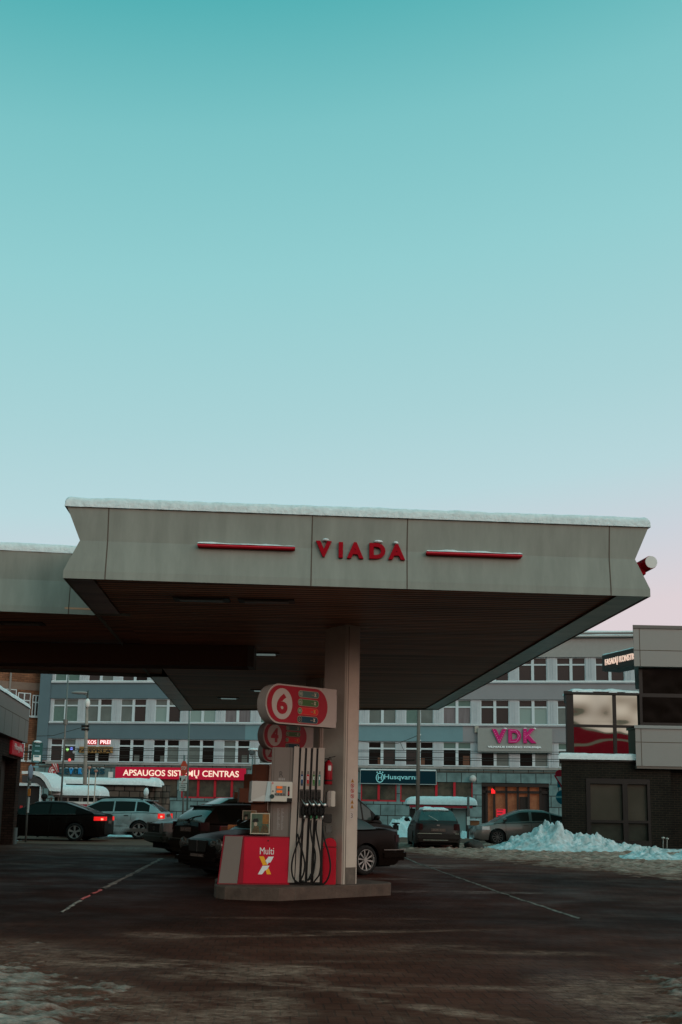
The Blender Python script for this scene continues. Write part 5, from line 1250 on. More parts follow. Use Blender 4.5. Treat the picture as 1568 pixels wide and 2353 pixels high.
# front face normal must face +X; use frame with x from near to far
FK = Frame(pA.x, pA.y, math.atan2(pB.y - pA.y, pB.x - pA.x))   # local x: near -> far ; +y (n) points to -X world (into the building)
wash = frame_thing('car_wash', 'dark brown brick car wash with a grey metal fascia and snowy roof at the left', 'building', FK)
Lk = (pB - pA).length
M_bbr = brick_mat('brown_brick', (58, 40, 33), (46, 31, 26), (30, 21, 17), 1, bw=.26, bh=.085, mortar=.012)
zf0, zf1 = 3.46, 4.70
dX0, dX1 = FK.X(*k0(175, 1400)), FK.X(*k0(38, 1400))
if dX0 > dX1: dX0, dX1 = dX1, dX0
ztd = FK.Z(*k0(120, 958))
mb = MB(); mb.box(-3, dX0, .16, 8, 0, zf0); mb.box(dX1, Lk - .12, .16, 8, 0, zf0); mb.box(dX0, dX1, .16, 8, ztd, zf0); mb.box(dX0, dX1, .9, 8, 0, ztd)
mb.build('wall', M_bbr, wash)
mb = MB(); mb.box(dX0 + .002, dX1 - .002, .55, .62, 0.02, ztd - .002); mb.build('door', mat('dull_door', (.045, .035, .03), .6, var=.3, vscale=1.4), wash)
mb = MB(); mb.box(Lk - .6, Lk - .115, .11, .2, 0, .55); mb.build('concrete_foot', mat('foot_concrete', (.10, .10, .095), .8), wash)
mb = MB(); mb.box(-3, Lk, 0, 8.3, zf0, zf1); fas = mb.build('fascia', mat('wash_fascia', (.17, .145, .13), .45, .2, var=.06, vscale=1), wash)
mb = MB(); mb.box(-3, Lk + .003, -.003, .02, zf0 + .75, zf0 + .775)
for i in range(7): mb.box(-2 + i * 1.35, -1.985 + i * 1.35, -.0035, .02, zf0, zf0 + .748)
mb.build('fascia_seam', M_seam, fas)
snow_slab('roof_snow', [(-3, -.04, zf1), (Lk + .04, -.04, zf1), (Lk + .04, 8.3, zf1), (-3, 8.3, zf1)], .16, .2, M_snow, nz=.03, ns=1.5, n1=80, n2=8, parent=wash)
a, zt = FK.px(*k0(185, 835), .2); b_, zb = FK.px(*k0(70, 940), .2)
x0, x1 = min(a, b_), max(a, b_); zt = FK.Z(*k0(125, 822), .2); zb = FK.Z(*k0(125, 948), .2)
T = thing('wall_sign', 'red sign lettered Plovykla over the car wash doorway', 'sign', FK.w((x0 + x1) / 2, .13, zb), FK.a)
w2 = (x1 - x0) / 2
mb = MB(); mb.bbox(-w2, w2, -.06, .03, 0, zt - zb, .02); mb.build('panel', mat('wash_sign_red', (.36, .01, .02), .45, emit=(150, 12, 20), es=.12), T)
text('lettering', 'Plovykla', -w2 * .66, w2 * .66, (zt - zb) * .22, (zt - zb) * .82, -.062, mat('wash_letter', (.62, .42, .40), .5), T, depth=.02, bold=.01)
# side signboard on the far edge (vertical, dark green)
sb = at_y(*k0(322, 915), 52); s_ = 52 / 2288 * .4464 / 1.741
T = thing('projecting_sign', 'tall dark green projecting sign capped with snow left of the office windows', 'sign', (sb.x, 52, sb.z))
w3, h3 = 35 * s_, 88 * s_
mb = MB(); mb.hexa([(-w3, -.0, -h3), (w3, .35, -h3), (w3, .5, -h3), (-w3, .15, -h3), (-w3, 0, h3), (w3, .35, h3), (w3, .5, h3), (-w3, .15, h3)]); mb.build('board', mat('sign_green', (.012, .07, .065), .4), T)
mb = MB(); mb.hexa([(-w3 * .6, .03, -h3 + .05), (w3 * .9, .3, -h3 + .05), (w3 * .9, .31, -h3 + .05), (-w3 * .6, .04, -h3 + .05), (-w3 * .6, .03, -h3 + .36), (w3 * .9, .3, -h3 + .36), (w3 * .9, .31, -h3 + .36), (-w3 * .6, .04, -h3 + .36)]); mb.build('white_plate', M_white, T)
mb = MB()
for i in range(5): mb.hexa([(x, y, z) for z in (h3 * .55 - i * .27, h3 * .55 - i * .27 + .09) for x, y in ((-w3 * .4, .045), (w3 * .6, .24), (w3 * .6, .26), (-w3 * .4, .065))])
mb.build('lettering_lines', mat('dim_blue_text', (.10, .20, .22), .5), T)
mb = MB(); mb.smooth = True; mb.ellip((0, .22, h3 + .02), w3, .3, .08, 12, 6); mb.build('sign_snow', M_snow, T)
mb = MB(); mb.cyl((-w3, .1, 0), (-w3 - 1.6, .3, 0), .04); mb.build('arm', M_black, T)

# ================================================================== DARK BUILDING (right)
FB = Frame(8.66, 39.0, R(0.6))
blk = frame_thing('shop_building', 'black brick and grey panel building with mirrored upper glazing at the right', 'building', FB)
M_kbr = brick_mat('black_brick', (27, 25, 20), (20, 19, 16), (46, 38, 30), 1, bw=.27, bh=.088, mortar=.010, rough=.6)
M_kpan = mat('grey_cladding', (.185, .185, .175), .45, .2, var=.05, vscale=.8)
M_kfr = mat('black_frame', (.010, .008, .007), .4)
k5 = C(2200, 2450, .338); k5b = C(2200, 3000, .338)
zL = FB.Z(*k5(300, 1760)); xL = 0.0
def slant(mb, x0, x1, y0, y1, z0, z1):
    """box whose left side runs back and to the right (the block narrows towards the rear)"""
    k = (8.66 + x0) / 39.0 * 1.06; y1 = min(y1, y0 + (x1 - x0) / k * .98)
    return mb.hexa([(x0, y0, z0), (x1, y0, z0), (x1, y1, z0), (x0 + (y1 - y0) * k, y1, z0), (x0, y0, z1), (x1, y0, z1), (x1, y1, z1), (x0 + (y1 - y0) * k, y1, z1)])
x2, zw1 = FB.px(*k5b(425, 335)); x3, zw0 = FB.px(*k5b(1205, 1140)); zw0 = max(.05, zw0)
xr = 14.0; D_ = 7.0
mb = MB()
mb.hexa([(0, 0, 0), (x2, 0, 0), (x2, .4, 0), (.55, .4, 0), (0, 0, zL), (x2, 0, zL), (x2, .4, zL), (.55, .4, zL)])
mb.box(x2, x3, 0.0, .4, zw1, zL); mb.box(x2, x3, 0, .4, 0, zw0)
mb.box(x3, FB.X(*k5b(1440, 600)), 0, .4, 0, zL); mb.box(FB.X(*k5b(1440, 600)), xr, .35, .8, 0, zL)
mb.hexa([(0.001, .0, 0), (.56, .42, 0), (3.2, 3.2, 0), (2.0, 3.2, 0), (0.001, .0, zL), (.56, .42, zL), (3.2, 3.2, zL), (2.0, 3.2, zL)])
mb.build('brick_wall', M_kbr, blk)
mb = MB(); mb.box(3.3, xr, 2.4, D_, 0, zL - .01); mb.build('core', M_kfr, blk)
# big window
mb = MB(); cxs = [x2, FB.X(*k5b(482, 600)), FB.X(*k5b(862, 600)), FB.X(*k5b(922, 600)), FB.X(*k5b(1155, 600)), x3]
zz_ = [zw0, FB.Z(*k5b(650, 1070)), FB.Z(*k5b(650, 862)), FB.Z(*k5b(650, 830)), FB.Z(*k5b(650, 400)), zw1]
for a, b_ in ((cxs[0], cxs[1]), (cxs[2], cxs[3]), (cxs[4], cxs[5])): mb.box(a, b_, -.03, .2, zw0, zw1)
for a, b_ in ((cxs[1], cxs[2]), (cxs[3], cxs[4])):
    for c, d in ((zz_[0], zz_[1]), (zz_[2], zz_[3]), (zz_[4], zz_[5])): mb.box(a, b_, -.028, .2, c, d)
wf = mb.build('shop_window', M_kfr, blk)
M_sheet = mat('papered_glass', (.042, .035, .026), .3, spec=.05, vscale=.55, rgb2=(.064, .052, .040))
M_sheet2 = mat('papered_glass_low', (.018, .018, .014), .35, spec=.05, vscale=1.2, rgb2=(.036, .035, .027))
mb = MB(); mb.add([(x2, .1, zz_[3]), (x3, .1, zz_[3]), (x3, .1, zw1), (x2, .1, zw1)], [(0, 1, 2, 3)]); mb.cur = 1; mb.add([(x2, .1, zw0), (x3, .1, zw0), (x3, .1, zz_[3]), (x2, .1, zz_[3])], [(0, 1, 2, 3)])
mb.build('pane', [M_sheet, M_sheet2], wf)
mb = MB(); mb.box(x2 - .2, x3 + 1.6, -.8, -.0, 0, .1); mb.build('step', mat('step_concrete', (.14, .12, .11), .8, var=.2), blk)
# ledge with snow
mb = MB(); slant(mb, -.08, FB.X(*k5(1015, 1740)) + .2, -.08, 2.3, zL + .002, zL + .10); mb.build('ledge', M_kfr, blk)
snow_slab('ledge_snow', [(-.14, -.13, zL + .1), (5, -.13, zL + .1), (5, .09, zL + .1), (-.06, .09, zL + .1)], .22, .12, M_snow, nz=.03, ns=1.4, n1=70, n2=4, parent=blk)
# glazed box
M_mir = mat('mirror_glass', (.36, .43, .39), .03, 1.0)
def _wavy(m, s, d):
    t = m.node_tree; b = t.nodes['Principled BSDF']; tcn = t.nodes.new('ShaderNodeTexCoord'); n = t.nodes.new('ShaderNodeTexNoise'); n.inputs['Scale'].default_value = s; n.inputs['Detail'].default_value = 1
    t.links.new(tcn.outputs['Object'], n.inputs['Vector']); bp = t.nodes.new('ShaderNodeBump'); bp.inputs['Strength'].default_value = 1; bp.inputs['Distance'].default_value = d
    t.links.new(n.outputs['Fac'], bp.inputs['Height']); t.links.new(bp.outputs[0], b.inputs['Normal'])
_wavy(M_mir, .6, .03)
gx0, gz1 = FB.px(*k5(195, 965), .1); gx1 = FB.X(*k5(1060, 1100), .1) + .4
gz0 = zL + .1
gxm0, gxm1 = FB.X(*k5(280, 1100), .1), FB.X(*k5(768, 1100), .1)
gzm = FB.Z(*k5(500, 1342), .1)
mb = MB(); mb.box(gx0, gxm0, .1, .3, gz0, gz1); mb.box(gxm1 - .06, gxm1 + .06, .1, .3, gz0, gz1); mb.box(gxm0, gx1, .102, .3, gzm - .05, gzm + .05); slant(mb, gx0 - .12, gx1, .02, 3.5, gz1, gz1 + .11); slant(mb, gx0, gx0 + .15, .3, 3.0, gz0, gz1)
gb = mb.build('glazed_box', M_kfr, blk)
for a, b_, c, d in ((gxm0, gxm1 - .06, gz0, gzm - .05), (gxm1 + .06, gx1, gz0, gzm - .05), (gxm0, gxm1 - .06, gzm + .05, gz1), (gxm1 + .06, gx1, gzm + .05, gz1)):
    mb = MB(); mb.add([(a, .16, c), (b_, .16, c), (b_, .16, d), (a, .16, d)], [(0, 1, 2, 3)]); mb.build('pane', M_mir, gb)
snow_slab('box_snow', [(gx0 + .2, .02, gz1 + .11), (gx1, .02, gz1 + .11), (gx1, 1.6, gz1 + .11), (gx0 + .2, 1.6, gz1 + .11)], .14, .3, M_snow, nz=.09, ns=.9, n1=70, n2=4, parent=blk)
# lower cladding band (proud)
bx0, bz1 = FB.px(*k5(1010, 1335), -.3); bz0 = FB.Z(*k5(1015, 1815), -.3)
mb = MB(); slant(mb, bx0, xr, -.3, D_, bz0, bz1 - .12); bd = mb.build('cladding_band', M_kpan, blk)
mb = MB(); slant(mb, bx0 - .05, xr, -.36, D_, bz1 - .12, bz1); mb.build('band_cap', mat('cap_grey', (.24, .235, .225), .5), bd)
mb = MB(); mb.box(bx0 + .03, xr, -.27, -.05, bz0 - .1, bz0 - .003); mb.build('band_foot', mat('foot_brown', (.12, .095, .08), .5), bd)
v1 = FB.X(*k5(1085, 1600), -.3); zj = FB.Z(*k5(1085, 1535), -.3)
mb = MB(); mb.box(v1 - .014, v1 + .014, -.304, -.28, bz0, bz1 - .121); mb.box(bx0, xr, -.3035, -.28, zj - .014, zj + .014); mb.build('cladding_joint', M_seam, bd)
# dark upper glazing
ux0, uz1 = FB.px(*k5(1060, 650), -.1); uz0 = bz1
M_ug = mat('upper_glass', (.007, .0045, .0035), .1, spec=.025)
mb = MB(); slant(mb, ux0, xr, .0, D_, uz0, uz1 + .02); ug = mb.build('upper_storey', M_kfr, blk)
def upane(cx0, cy0, cx1, cy1):
    a, z1_ = FB.px(*k5(cx0, cy0), 0); b_, z0_ = FB.px(*k5(cx1, cy1), 0)
    mb = MB(); mb.add([(a, -.01, z0_), (b_, -.01, z0_), (b_, -.01, z1_), (a, -.01, z1_)], [(0, 1, 2, 3)]); mb.build('pane', M_ug, ug)
_wavy(M_ug, 1.2, .03)
upane(1095, 670, 2100, 975); upane(1095, 1000, 2100, 1320)
# snowy bits and warm bits seen in the upper glass are things behind it: a curtain hem and shelf
tx0, tz1 = FB.px(*k5(985, 150), -.4); tz0 = FB.Z(*k5(985, 635), -.4)
mb = MB(); slant(mb, tx0, xr, -.4, D_, tz0, tz1 - .13); tb_ = mb.build('top_cladding', M_kpan, blk)
mb = MB(); slant(mb, tx0 - .03, xr, -.45, D_, tz1 - .13, tz1); mb.build('coping', mat('coping_brown', (.13, .11, .10), .5), tb_)
v1 = FB.X(*k5(1062, 300), -.4); zj = FB.Z(*k5(1062, 447), -.4)
mb = MB(); mb.box(v1 - .014, v1 + .014, -.404, -.38, tz0, tz1 - .131); mb.box(tx0, xr, -.4035, -.38, zj - .014, zj + .014); mb.build('cladding_joint', M_seam, tb_)
# FASADU KONSTR sign: a box sign projecting behind the top cladding, angled
kA, kB = k5(618, 600), k5(1010, 540)
Ys = 43.0; sA = at_y(*k5(618, 510), Ys); sB = at_y(*k5(985, 425), Ys - 2.1)
ang = math.atan2(sB.y - sA.y, sB.x - sA.x); FS = Frame(sA.x, sA.y, ang)
zt = sA.z; zb = FS.Z(*k5(620, 685)); ztr = FS.Z(*k5(985, 420)); zt = (sA.z + ztr) / 2
Ls = FS.X(*k5(985, 500)) + .3
T = frame_thing('facade_sign', 'dark box sign with glowing letters reading Fasadu Konstr beside the top cladding', 'sign', FS)
zt = FS.Z(*k5(800, 468)); zb = FS.Z(*k5(800, 660))
mb = MB(); mb.box(0, Ls, 0, .9, zb, zt); mb.build('sign_box', mat('sign_charcoal', (.022, .026, .022), .4), T)
a, z1_ = FS.px(*k5(660, 545)); b_, z0_ = FS.px(*k5(990, 575))
z0_, z1_ = zb + (zt - zb) * .30, zb + (zt - zb) * .72
text('lettering', 'FASADŲ KONSTR', a, b_ + .08, z0_ - .06, z1_, -.002, mat('lit_cream', (.8, .6, .5), .5, emit=(255, 215, 195), es=.6), T, depth=.04, bold=.0)
snow_slab('sign_snow', [(0, 0, zt), (Ls, 0, zt), (Ls, .9, zt), (0, .9, zt)], .07, .12, M_snow, nz=.02, ns=2, n1=40, skirt=0, parent=T)
mb = MB(); mb.tube([(Ls - .6, .3, zb), (Ls - .25, .5, zb - .35), (Ls, .5, zb - .1)], .035, 6); mb.build('bracket', M_pole, T)

# ================================================================== SHOP BEHIND THE VIEWER (seen only mirrored in the glazing)
shp = thing('station_shop', 'station shop with red and cream bands, mirrored in the glazed box', 'building', (24, 1, 0))
mb = MB(); mb.box(-6, 8, -6, 0, 0, 4.6); mb.build('wall', M_pgrey, shp)
mb = MB(); mb.box(-6, 8, -6.05, .05, 6.85, 8.3); mb.build('upper_red_band', mat('shop_red', (.75, .01, .03), .5), shp)
mb = MB(); mb.box(-6, 8, -6.02, .02, 8.3, 8.6); mb.build('top_cream_band', mat('cream', (.85, .52, .38), .6), shp)
mb = MB(); mb.box(-6, 8, -6.03, .03, 6.35, 6.85); mb.build('cream_band', MATS['cream'], shp)
mb = MB(); mb.box(-6, 8, -6.04, .04, 4.6, 6.35); mb.build('lower_red_band', MATS['shop_red'], shp)
# ================================================================== POLES, SIGNS, SHELTERS
def pole_thing(name, label, cat, xb, yb, xt, yt, Y, r0, r1, m, group=None, base=True):
    b_ = at_y(xb, yb, Y); t_ = at_y(xt, yt, Y)
    T = thing(name, label, cat, (b_.x, Y, 0), 0, group)
    zt = t_.z; xtop = t_.x - b_.x
    mb = MB(); mb.smooth = True; mb.tube([(0, 0, 0), (xtop * .5, 0, zt * .5), (xtop, 0, zt)], [r0, (r0 + r1) / 2, r1], 12); pl = mb.build('pole', m, T)
    return T, b_, Vector((xtop, 0, zt)), pl
M_conc = mat('concrete_pole', (.22, .185, .16), .8, var=.15, vscale=3)
# tall thin pole on the left
T, b_, tp, pl = pole_thing('flag_pole', 'tall thin galvanised pole rising past the left end of the blue facade', 'pole', 137, 1905, 160, 1500, 47, .05, .03, M_pole)
mb = MB(); mb.cyl((tp.x * .55, 0, 5.05), (tp.x * .56, 0, 5.3), .11); mb.build('pole_collar', M_pole, T)
# concrete street lamp
k0 = C(0, 2600, .4464)
T, b_, tp, pl = pole_thing('street_lamp', 'concrete street lamp pole with a curved arm in front of the blue facade', 'street lamp', 193, 1900, 200.5, 1615, 56, .12, .085, M_conc)
a1 = at_y(*k0(790, 410), 56) - Vector((b_.x, 56, 0)); a2 = at_y(*k0(735, 388), 56) - Vector((b_.x, 56, 0)); a3 = at_y(*k0(695, 380), 56) - Vector((b_.x, 56, 0))
mb = MB(); mb.smooth = True; mb.tube([tp, (a1.x, 0, tp.z + .7), a1, a2], [.07, .05, .04, .035], 8); mb.build('arm', M_pole, T)
mb = MB(); mb.smooth = True; mb.ellip(((a2.x + a3.x) / 2, 0, (a2.z + a3.z) / 2), .48, .16, .10, 14, 8); mb.build('lamp_head', mat('lamp_head_grey', (.20, .19, .18), .4), T)
q = at_y(*k0(790, 478), 56) - Vector((b_.x, 56, 0))
mb = MB(); mb.smooth = True; mb.ellip((q.x, -.1, q.z), .15, .15, .26, 12, 8); mb.build('insulator', M_white, T)
mb = MB()
for cy in (683, 713): q = at_y(*k0(770, cy), 56); mb.cyl((q.x - b_.x - .22, -.05, q.z), (q.x - b_.x + .2, -.05, q.z), .07)
mb.build('wire_clamp', M_black, T)
# thin green pole mid
T, b_, tp, pl = pole_thing('thin_pole', 'slim green grey pole beside the stop sign', 'pole', 431, 1880, 437, 1560, 48, .045, .03, mat('pole_green', (.095, .13, .12), .5, .3))
# thick pole right
T, b_, tp, pl = pole_thing('lamp_pole', 'thick grey pole between the Husqvarna sign and the bus shelter', 'pole', 959.5, 1905, 963.5, 1560, 44, .095, .07, mat('pole_brown', (.135, .115, .10), .6, .2, var=.1))
mb = MB(); k4 = C(1400, 2700, .3827)
for cy in (627, 688, 793): q = at_y(*k4(722, cy), 44); mb.cyl((q.x - b_.x - .085, -.01, q.z - .01), (q.x - b_.x + .095, -.01, q.z + .01), .03)
mb.build('steel_band', M_snow, T)
# stop sign, edge turned, with two plates
Ys = 40.0; k2 = C(600, 2600, .3189)
T, b_, tp, pl = pole_thing('stop_sign', 'stop sign turned half away, with two white plates on its post', 'road sign', 421, 1885, 424, 1735, Ys, .034, .034, M_pole)
s = Ys / 2288 / 1.741 * .3189
def loc_(cx, cy): q = at_y(*k2(cx, cy), Ys); return q.x - b_.x, q.z
cx, cz = loc_(432, 1485)
rx, rz = 40 * s, 88 * s
oc = [(cx + rx * math.cos(R(22.5 + 45 * i)) * 1.08, cz + rz * math.sin(R(22.5 + 45 * i)) * 1.08) for i in range(8)]
mb = MB(); mb.prism(oc, -.10, -.06); pn = mb.build('octagon', mat('stop_red', (.50, .06, .03), .5), T)
text('lettering', 'STOP', cx - rx * .8, cx + rx * .8, cz - rz * .24, cz + rz * .26, -.101, mat('sign_pale', (.62, .48, .42), .5), pn, depth=.004, bold=.01)
x0, z0 = loc_(370, 1672); x1, z1 = loc_(476, 1580)
mb = MB(); mb.bbox(x0, x1, -.09, -.06, z0, z1, .012); pw = mb.build('tow_plate', mat('plate_white', (.50, .47, .43), .5), T)
mb = MB(); mb.hexa([(x0 + (x1 - x0) * .35, -.094, z0 + .03), (x0 + (x1 - x0) * .42, -.094, z0 + .03), (x0 + (x1 - x0) * .42, -.091, z0 + .03), (x0 + (x1 - x0) * .35, -.091, z0 + .03), (x0 + (x1 - x0) * .86, -.094, z1 - .03), (x0 + (x1 - x0) * .93, -.094, z1 - .03), (x0 + (x1 - x0) * .93, -.091, z1 - .03), (x0 + (x1 - x0) * .86, -.091, z1 - .03)])
mb.build('red_slash', mat('slash_red', (.40, .04, .03), .5), pw)
mb = MB(); mb.box(x0 + .02, x0 + (x1 - x0) * .26, -.0925, -.0905, z0 + .09, z1 - .07); mb.box(x0 + (x1 - x0) * .5, x0 + (x1 - x0) * .8, -.0925, -.0905, z0 + .1, z0 + .15); mb.build('tow_pictogram', M_black, pw)
x0, z0 = loc_(370, 1770); x1, z1 = loc_(470, 1680)
mb = MB(); mb.bbox(x0, x1, -.09, -.06, z0, z1, .012); pw = mb.build('text_plate', MATS['plate_white'], T)
for i, s_ in enumerate(('KELEIVIU', 'ISLAIPINIMO', 'VIETA')):
    w_ = (x1 - x0); f_ = (.64, .84, .46)[i]
    text('lettering', s_, (x0 + x1) / 2 - w_ * f_ / 2, (x0 + x1) / 2 + w_ * f_ / 2, z1 - (z1 - z0) * (.30 + i * .29), z1 - (z1 - z0) * (.12 + i * .29), -.091, M_black, pw, depth=.003, bold=.01)
# signpost by the car wash, signs edge on
T, b_, tp, pl = pole_thing('signpost', 'signpost with a round sign seen edge on, beside the car wash', 'road sign', 60, 1925, 68, 1760, 36.4, .035, .035, M_pole)
def l3(cx, cy): q = at_y(*k0(cx, cy), 36.4); return q.x - b_.x, q.z
x, z = l3(272, 1095); mb = MB(); mb.smooth = True; mb.ellip((x + .04, -.08, z), .055, .26, .27, 14, 10); mb.build('round_sign', mat('sign_grey_blue', (.18, .20, .25), .5), T)
x, z = l3(270, 1275); mb = MB(); mb.bbox(x - .05, x + .04, -.12, -.04, z - .14, z + .12, .01); mb.build('amber_box', mat('amber_box', (.48, .15, .03), .5), T)
x, z = l3(270, 1190); mb = MB(); mb.bbox(x - .05, x + .06, -.12, -.04, z - .09, z + .05, .01); mb.build('bracket', M_greym, T)
x, z = l3(262, 1370); mb = MB(); mb.box(x - .03, x + .03, -.06, -.04, z - .35, z + .2); mb.build('white_strip', M_white, T)
# two snow stakes
for i, (xb, yb, xt, yt) in enumerate([(783, 1465, 802, 1055), (830, 1465, 862, 1085)]):
    T, b2, tp, pl = pole_thing('snow_stake', ('left' if i == 0 else 'right') + ' of two leaning orange and white marker stakes behind the black saloon', 'stake', *k0(xb, yb + 90), *k0(xt, yt), 44.5, .028, .024, mat('stake_orange', (.36, .19, .12), .6, vscale=3, rgb2=(.5, .42, .38), stretch=(.1, .1, 1)))
    mb = MB(); mb.smooth = True; mb.ellip((tp.x, 0, tp.z), .09, .09, .07, 8, 6); mb.build('cap', mat('stake_cap', (.35, .16, .12), .5), T)
# twin camera lamp
T, b_, tp, pl = pole_thing('floodlight_post', 'twin grey posts carrying a snow capped floodlight left of the pump', 'floodlight', 579, 1890, 581, 1737, 42, .035, .035, mat('post_grey', (.16, .19, .185), .5, .3))
mb = MB(); q = at_y(*k2(1322, 1600), 42); q2 = at_y(*k2(1322, 1275), 42); mb.tube([(q.x - b_.x, 0, 0), (q2.x - b_.x, 0, q2.z)], .03, 8); mb.build('second_post', MATS['post_grey'], T)
mb = MB(); q = at_y(*k2(1285, 1285), 42); mb.bbox(q.x - b_.x - .13, q.x - b_.x + .11, -.15, .1, q.z - .13, q.z + .09, .04); mb.build('lamp_body', mat('lamp_dark', (.07, .08, .085), .5), T)
mb = MB(); mb.smooth = True; mb.ellip((q.x - b_.x + .06, 0, q.z + .11), .24, .14, .07, 12, 8); mb.build('lamp_snow', M_snow, T)

# overhead wires
M_wire = mat('wire', (.03, .025, .022), .6)
def wire(pts, Y, r, label):
    P = [at_y(x, y, Y if not isinstance(Y, list) else Y[i]) for i, (x, y) in enumerate(pts)]
    mb = MB(); Q = []
    for a, b2 in zip(P, P[1:]):
        for k in range(8): Q.append(a.lerp(b2, k / 8))
    Q.append(P[-1]); mb.tube(Q, r, 5)
    mb.build('trolley_wire', M_wire, loc=tuple(P[0]), label=label, cat='wire', group='overhead trolley wires in front of the office building')
for i, (yl, yr) in enumerate(((1721, 1724), (1725, 1730), (1737, 1741.5), (1742, 1747))):
    lb = ['topmost', 'second', 'third', 'lowest'][i] + ' of the four long level trolley wires across the facade'
    wire([(-200, yl - 3), (600, yl + .8), (1000, yl + 4), (1600, yr + 8)], 53, .016, lb)
wire([k4(-200, 640), k4(230, 710), k4(500, 715)], 50, .014, 'sagging feeder wire left of the thick grey pole')
wire([k4(500, 715), k4(610, 675), k4(722, 627)], 46, .014, 'wire slanting up to the thick grey pole')
wire([k0(330, 772), k0(480, 768), k0(545, 748), k0(775, 685)], 54, .016, 'wire running from the concrete lamp pole to the left')
wire([k4(722, 793), k4(565, 790), k4(530, 710)], 47, .012, 'thin span wire hanging left of the thick grey pole')
P_ = at_y(*k4(570, 892), 48); mb = MB(); mb.bbox(P_.x - .55, P_.x + .5, 47.95, 48.05, P_.z - .04, P_.z + .05, .02); mb.build('wire_switch', M_black, loc=tuple(P_), label='short black wire fitting hanging left of the thick grey pole', cat='wire fitting')

# bus shelter right
Yb = 54.0; s = Yb / 2288 * .3827 / 1.741
def lb(cx, cy): q = at_y(*k4(cx, cy), Yb); return q.x, q.z
xa, _ = lb(650, 1400); xb, _ = lb(1255, 1400); zr, _z = lb(900, 1372)[1], 0; zt = lb(900, 1350)[1]
xr0, xr1 = lb(600, 1350)[0], lb(1312, 1350)[0]
T = thing('bus_shelter', 'glass bus shelter with thick snow on its red edged roof, beside the dark estate car', 'bus shelter', ((xa + xb) / 2, Yb, 0)); O = Vector(((xa + xb) / 2, Yb, 0))
M_shf = mat('shelter_frame', (.03, .035, .035), .5, .4)
mb = MB(); mb.box(xr0 - O.x, xr1 - O.x, -.4, 1.2, zr - .02, zt); mb.build('roof', M_shf, T)
mb = MB(); mb.box(xr0 - O.x + .1, xr1 - O.x - .2, -.42, -.401, zr - .09, zr + .03); mb.build('roof_edge', mat('shelter_red', (.28, .02, .03), .5), T)
snow_slab('roof_snow', [(xr0 - O.x - .06, -.48, zt), (xr1 - O.x + .06, -.48, zt), (xr1 - O.x + .06, 1.25, zt), (xr0 - O.x - .06, 1.25, zt)], .40, .35, M_snow, nz=.06, ns=1.2, n1=60, n2=6, parent=T)
for cx in (655, 880, 1068, 1218, 1245):
    x = lb(cx, 0)[0] - O.x; mb = MB(); mb.box(x - .035, x + .035, .0, .07, 0, zr - .02); mb.build('post', M_shf, T)
x0, x1 = lb(738, 0)[0] - O.x, lb(1215, 0)[0] - O.x
mb = MB(); mb.box(x0, x1, .03, .045, .25, zr - .1); mb.build('glass_panel', mat('shelter_glass', (.20, .27, .26), .3), T)
mb = MB(); z_ = lb(0, 1690)[1]; mb.box(x0, x1 + .2, -.01, .08, z_ - .04, z_ + .04); mb.build('bottom_rail', M_shf, T)
x0 = lb(638, 0)[0] - O.x; mb = MB(); mb.box(x0, x0 + .28, -.2, .3, 0, lb(0, 1385)[1]); mb.build('advert_case', M_black, T)
# stop post in front
T, b_, tp, pl = pole_thing('bus_stop_post', 'dark banded post at the right end of the bus shelter', 'post', *k4(1237, 1725), *k4(1239, 1265), 51.5, .065, .065, mat('post_dark', (.04, .03, .028), .6, vscale=3, rgb2=(.16, .13, .12)))
for cy in (1500, 1545): q = at_y(*k4(1238, cy), 51.5); mb = MB(); mb.box(q.x - b_.x - .075, q.x - b_.x + .075, -.08, -.06, q.z - .12, q.z + .09); mb.build('notice', M_white, T)
# brown box + bin
q0, q1 = at_y(*k4(1262, 1700), 55.5), at_y(*k4(1356, 1525), 55.5)
mb = MB(); mb.bbox(q0.x, q1.x, 55.5, 56.3, .12, q1.z, .02); mb.cur = 1; mb.box(q0.x - .03, q1.x + .03, 55.45, 56.35, q1.z + .001, q1.z + .07)
mb.build('salt_box', [mat('salt_box_brown', (.32, .12, .055), .6), M_snow], loc=(q0.x, 55.5, .12), label='orange brown box with snow on top beside the college entrance', cat='box')
q0, q1 = at_y(*k4(458, 1625), 50), at_y(*k4(512, 1560), 50)
mb = MB(); mb.bbox(q0.x, q1.x, 50, 50.9, .3, q1.z, .06); mb.box(q0.x - .05, q1.x + .05, 49.95, 50.95, q1.z + .001, q1.z + .06); mb.box(q0.x + .1, q0.x + .2, 50.3, 50.5, 0, .3); mb.box(q1.x - .2, q1.x - .1, 50.3, 50.5, 0, .3)
mb.build('waste_bin', M_black, loc=(q0.x, 50, 0), label='black waste bin in the snow left of the bus shelter', cat='bin')

# stone wall with snow on the left, behind the silver estate
M_stone = brick_mat('stone_blocks', (92, 78, 70), (62, 53, 48), (26, 22, 20), 1, bw=.62, bh=.36, mortar=.03, bump=.8)
Yw = 60.0
q0, q1 = at_y(131, 1815, Yw), at_y(340, 1815, Yw); zt = at_y(240, 1806, Yw).z
T = thing('stone_wall', 'rough stone block wall topped with thick snow behind the silver estate', 'wall', (q0.x, Yw, 0))
mb = MB(); mb.box(0, q1.x - q0.x, 0, .8, 0, zt); mb.build('blocks', M_stone, T)
mb = MB(); mb.box(-.1, q1.x - q0.x, -.12, .9, zt, zt + .12); mb.build('coping', M_black, T)
snow_slab('wall_snow', [(-.15, -.2, zt + .12), (q1.x - q0.x + .1, -.2, zt + .12), (q1.x - q0.x + .1, 1, zt + .12), (-.15, 1, zt + .12)], .38, .3, M_snow, nz=.05, ns=.8, n1=80, n2=5, parent=T)
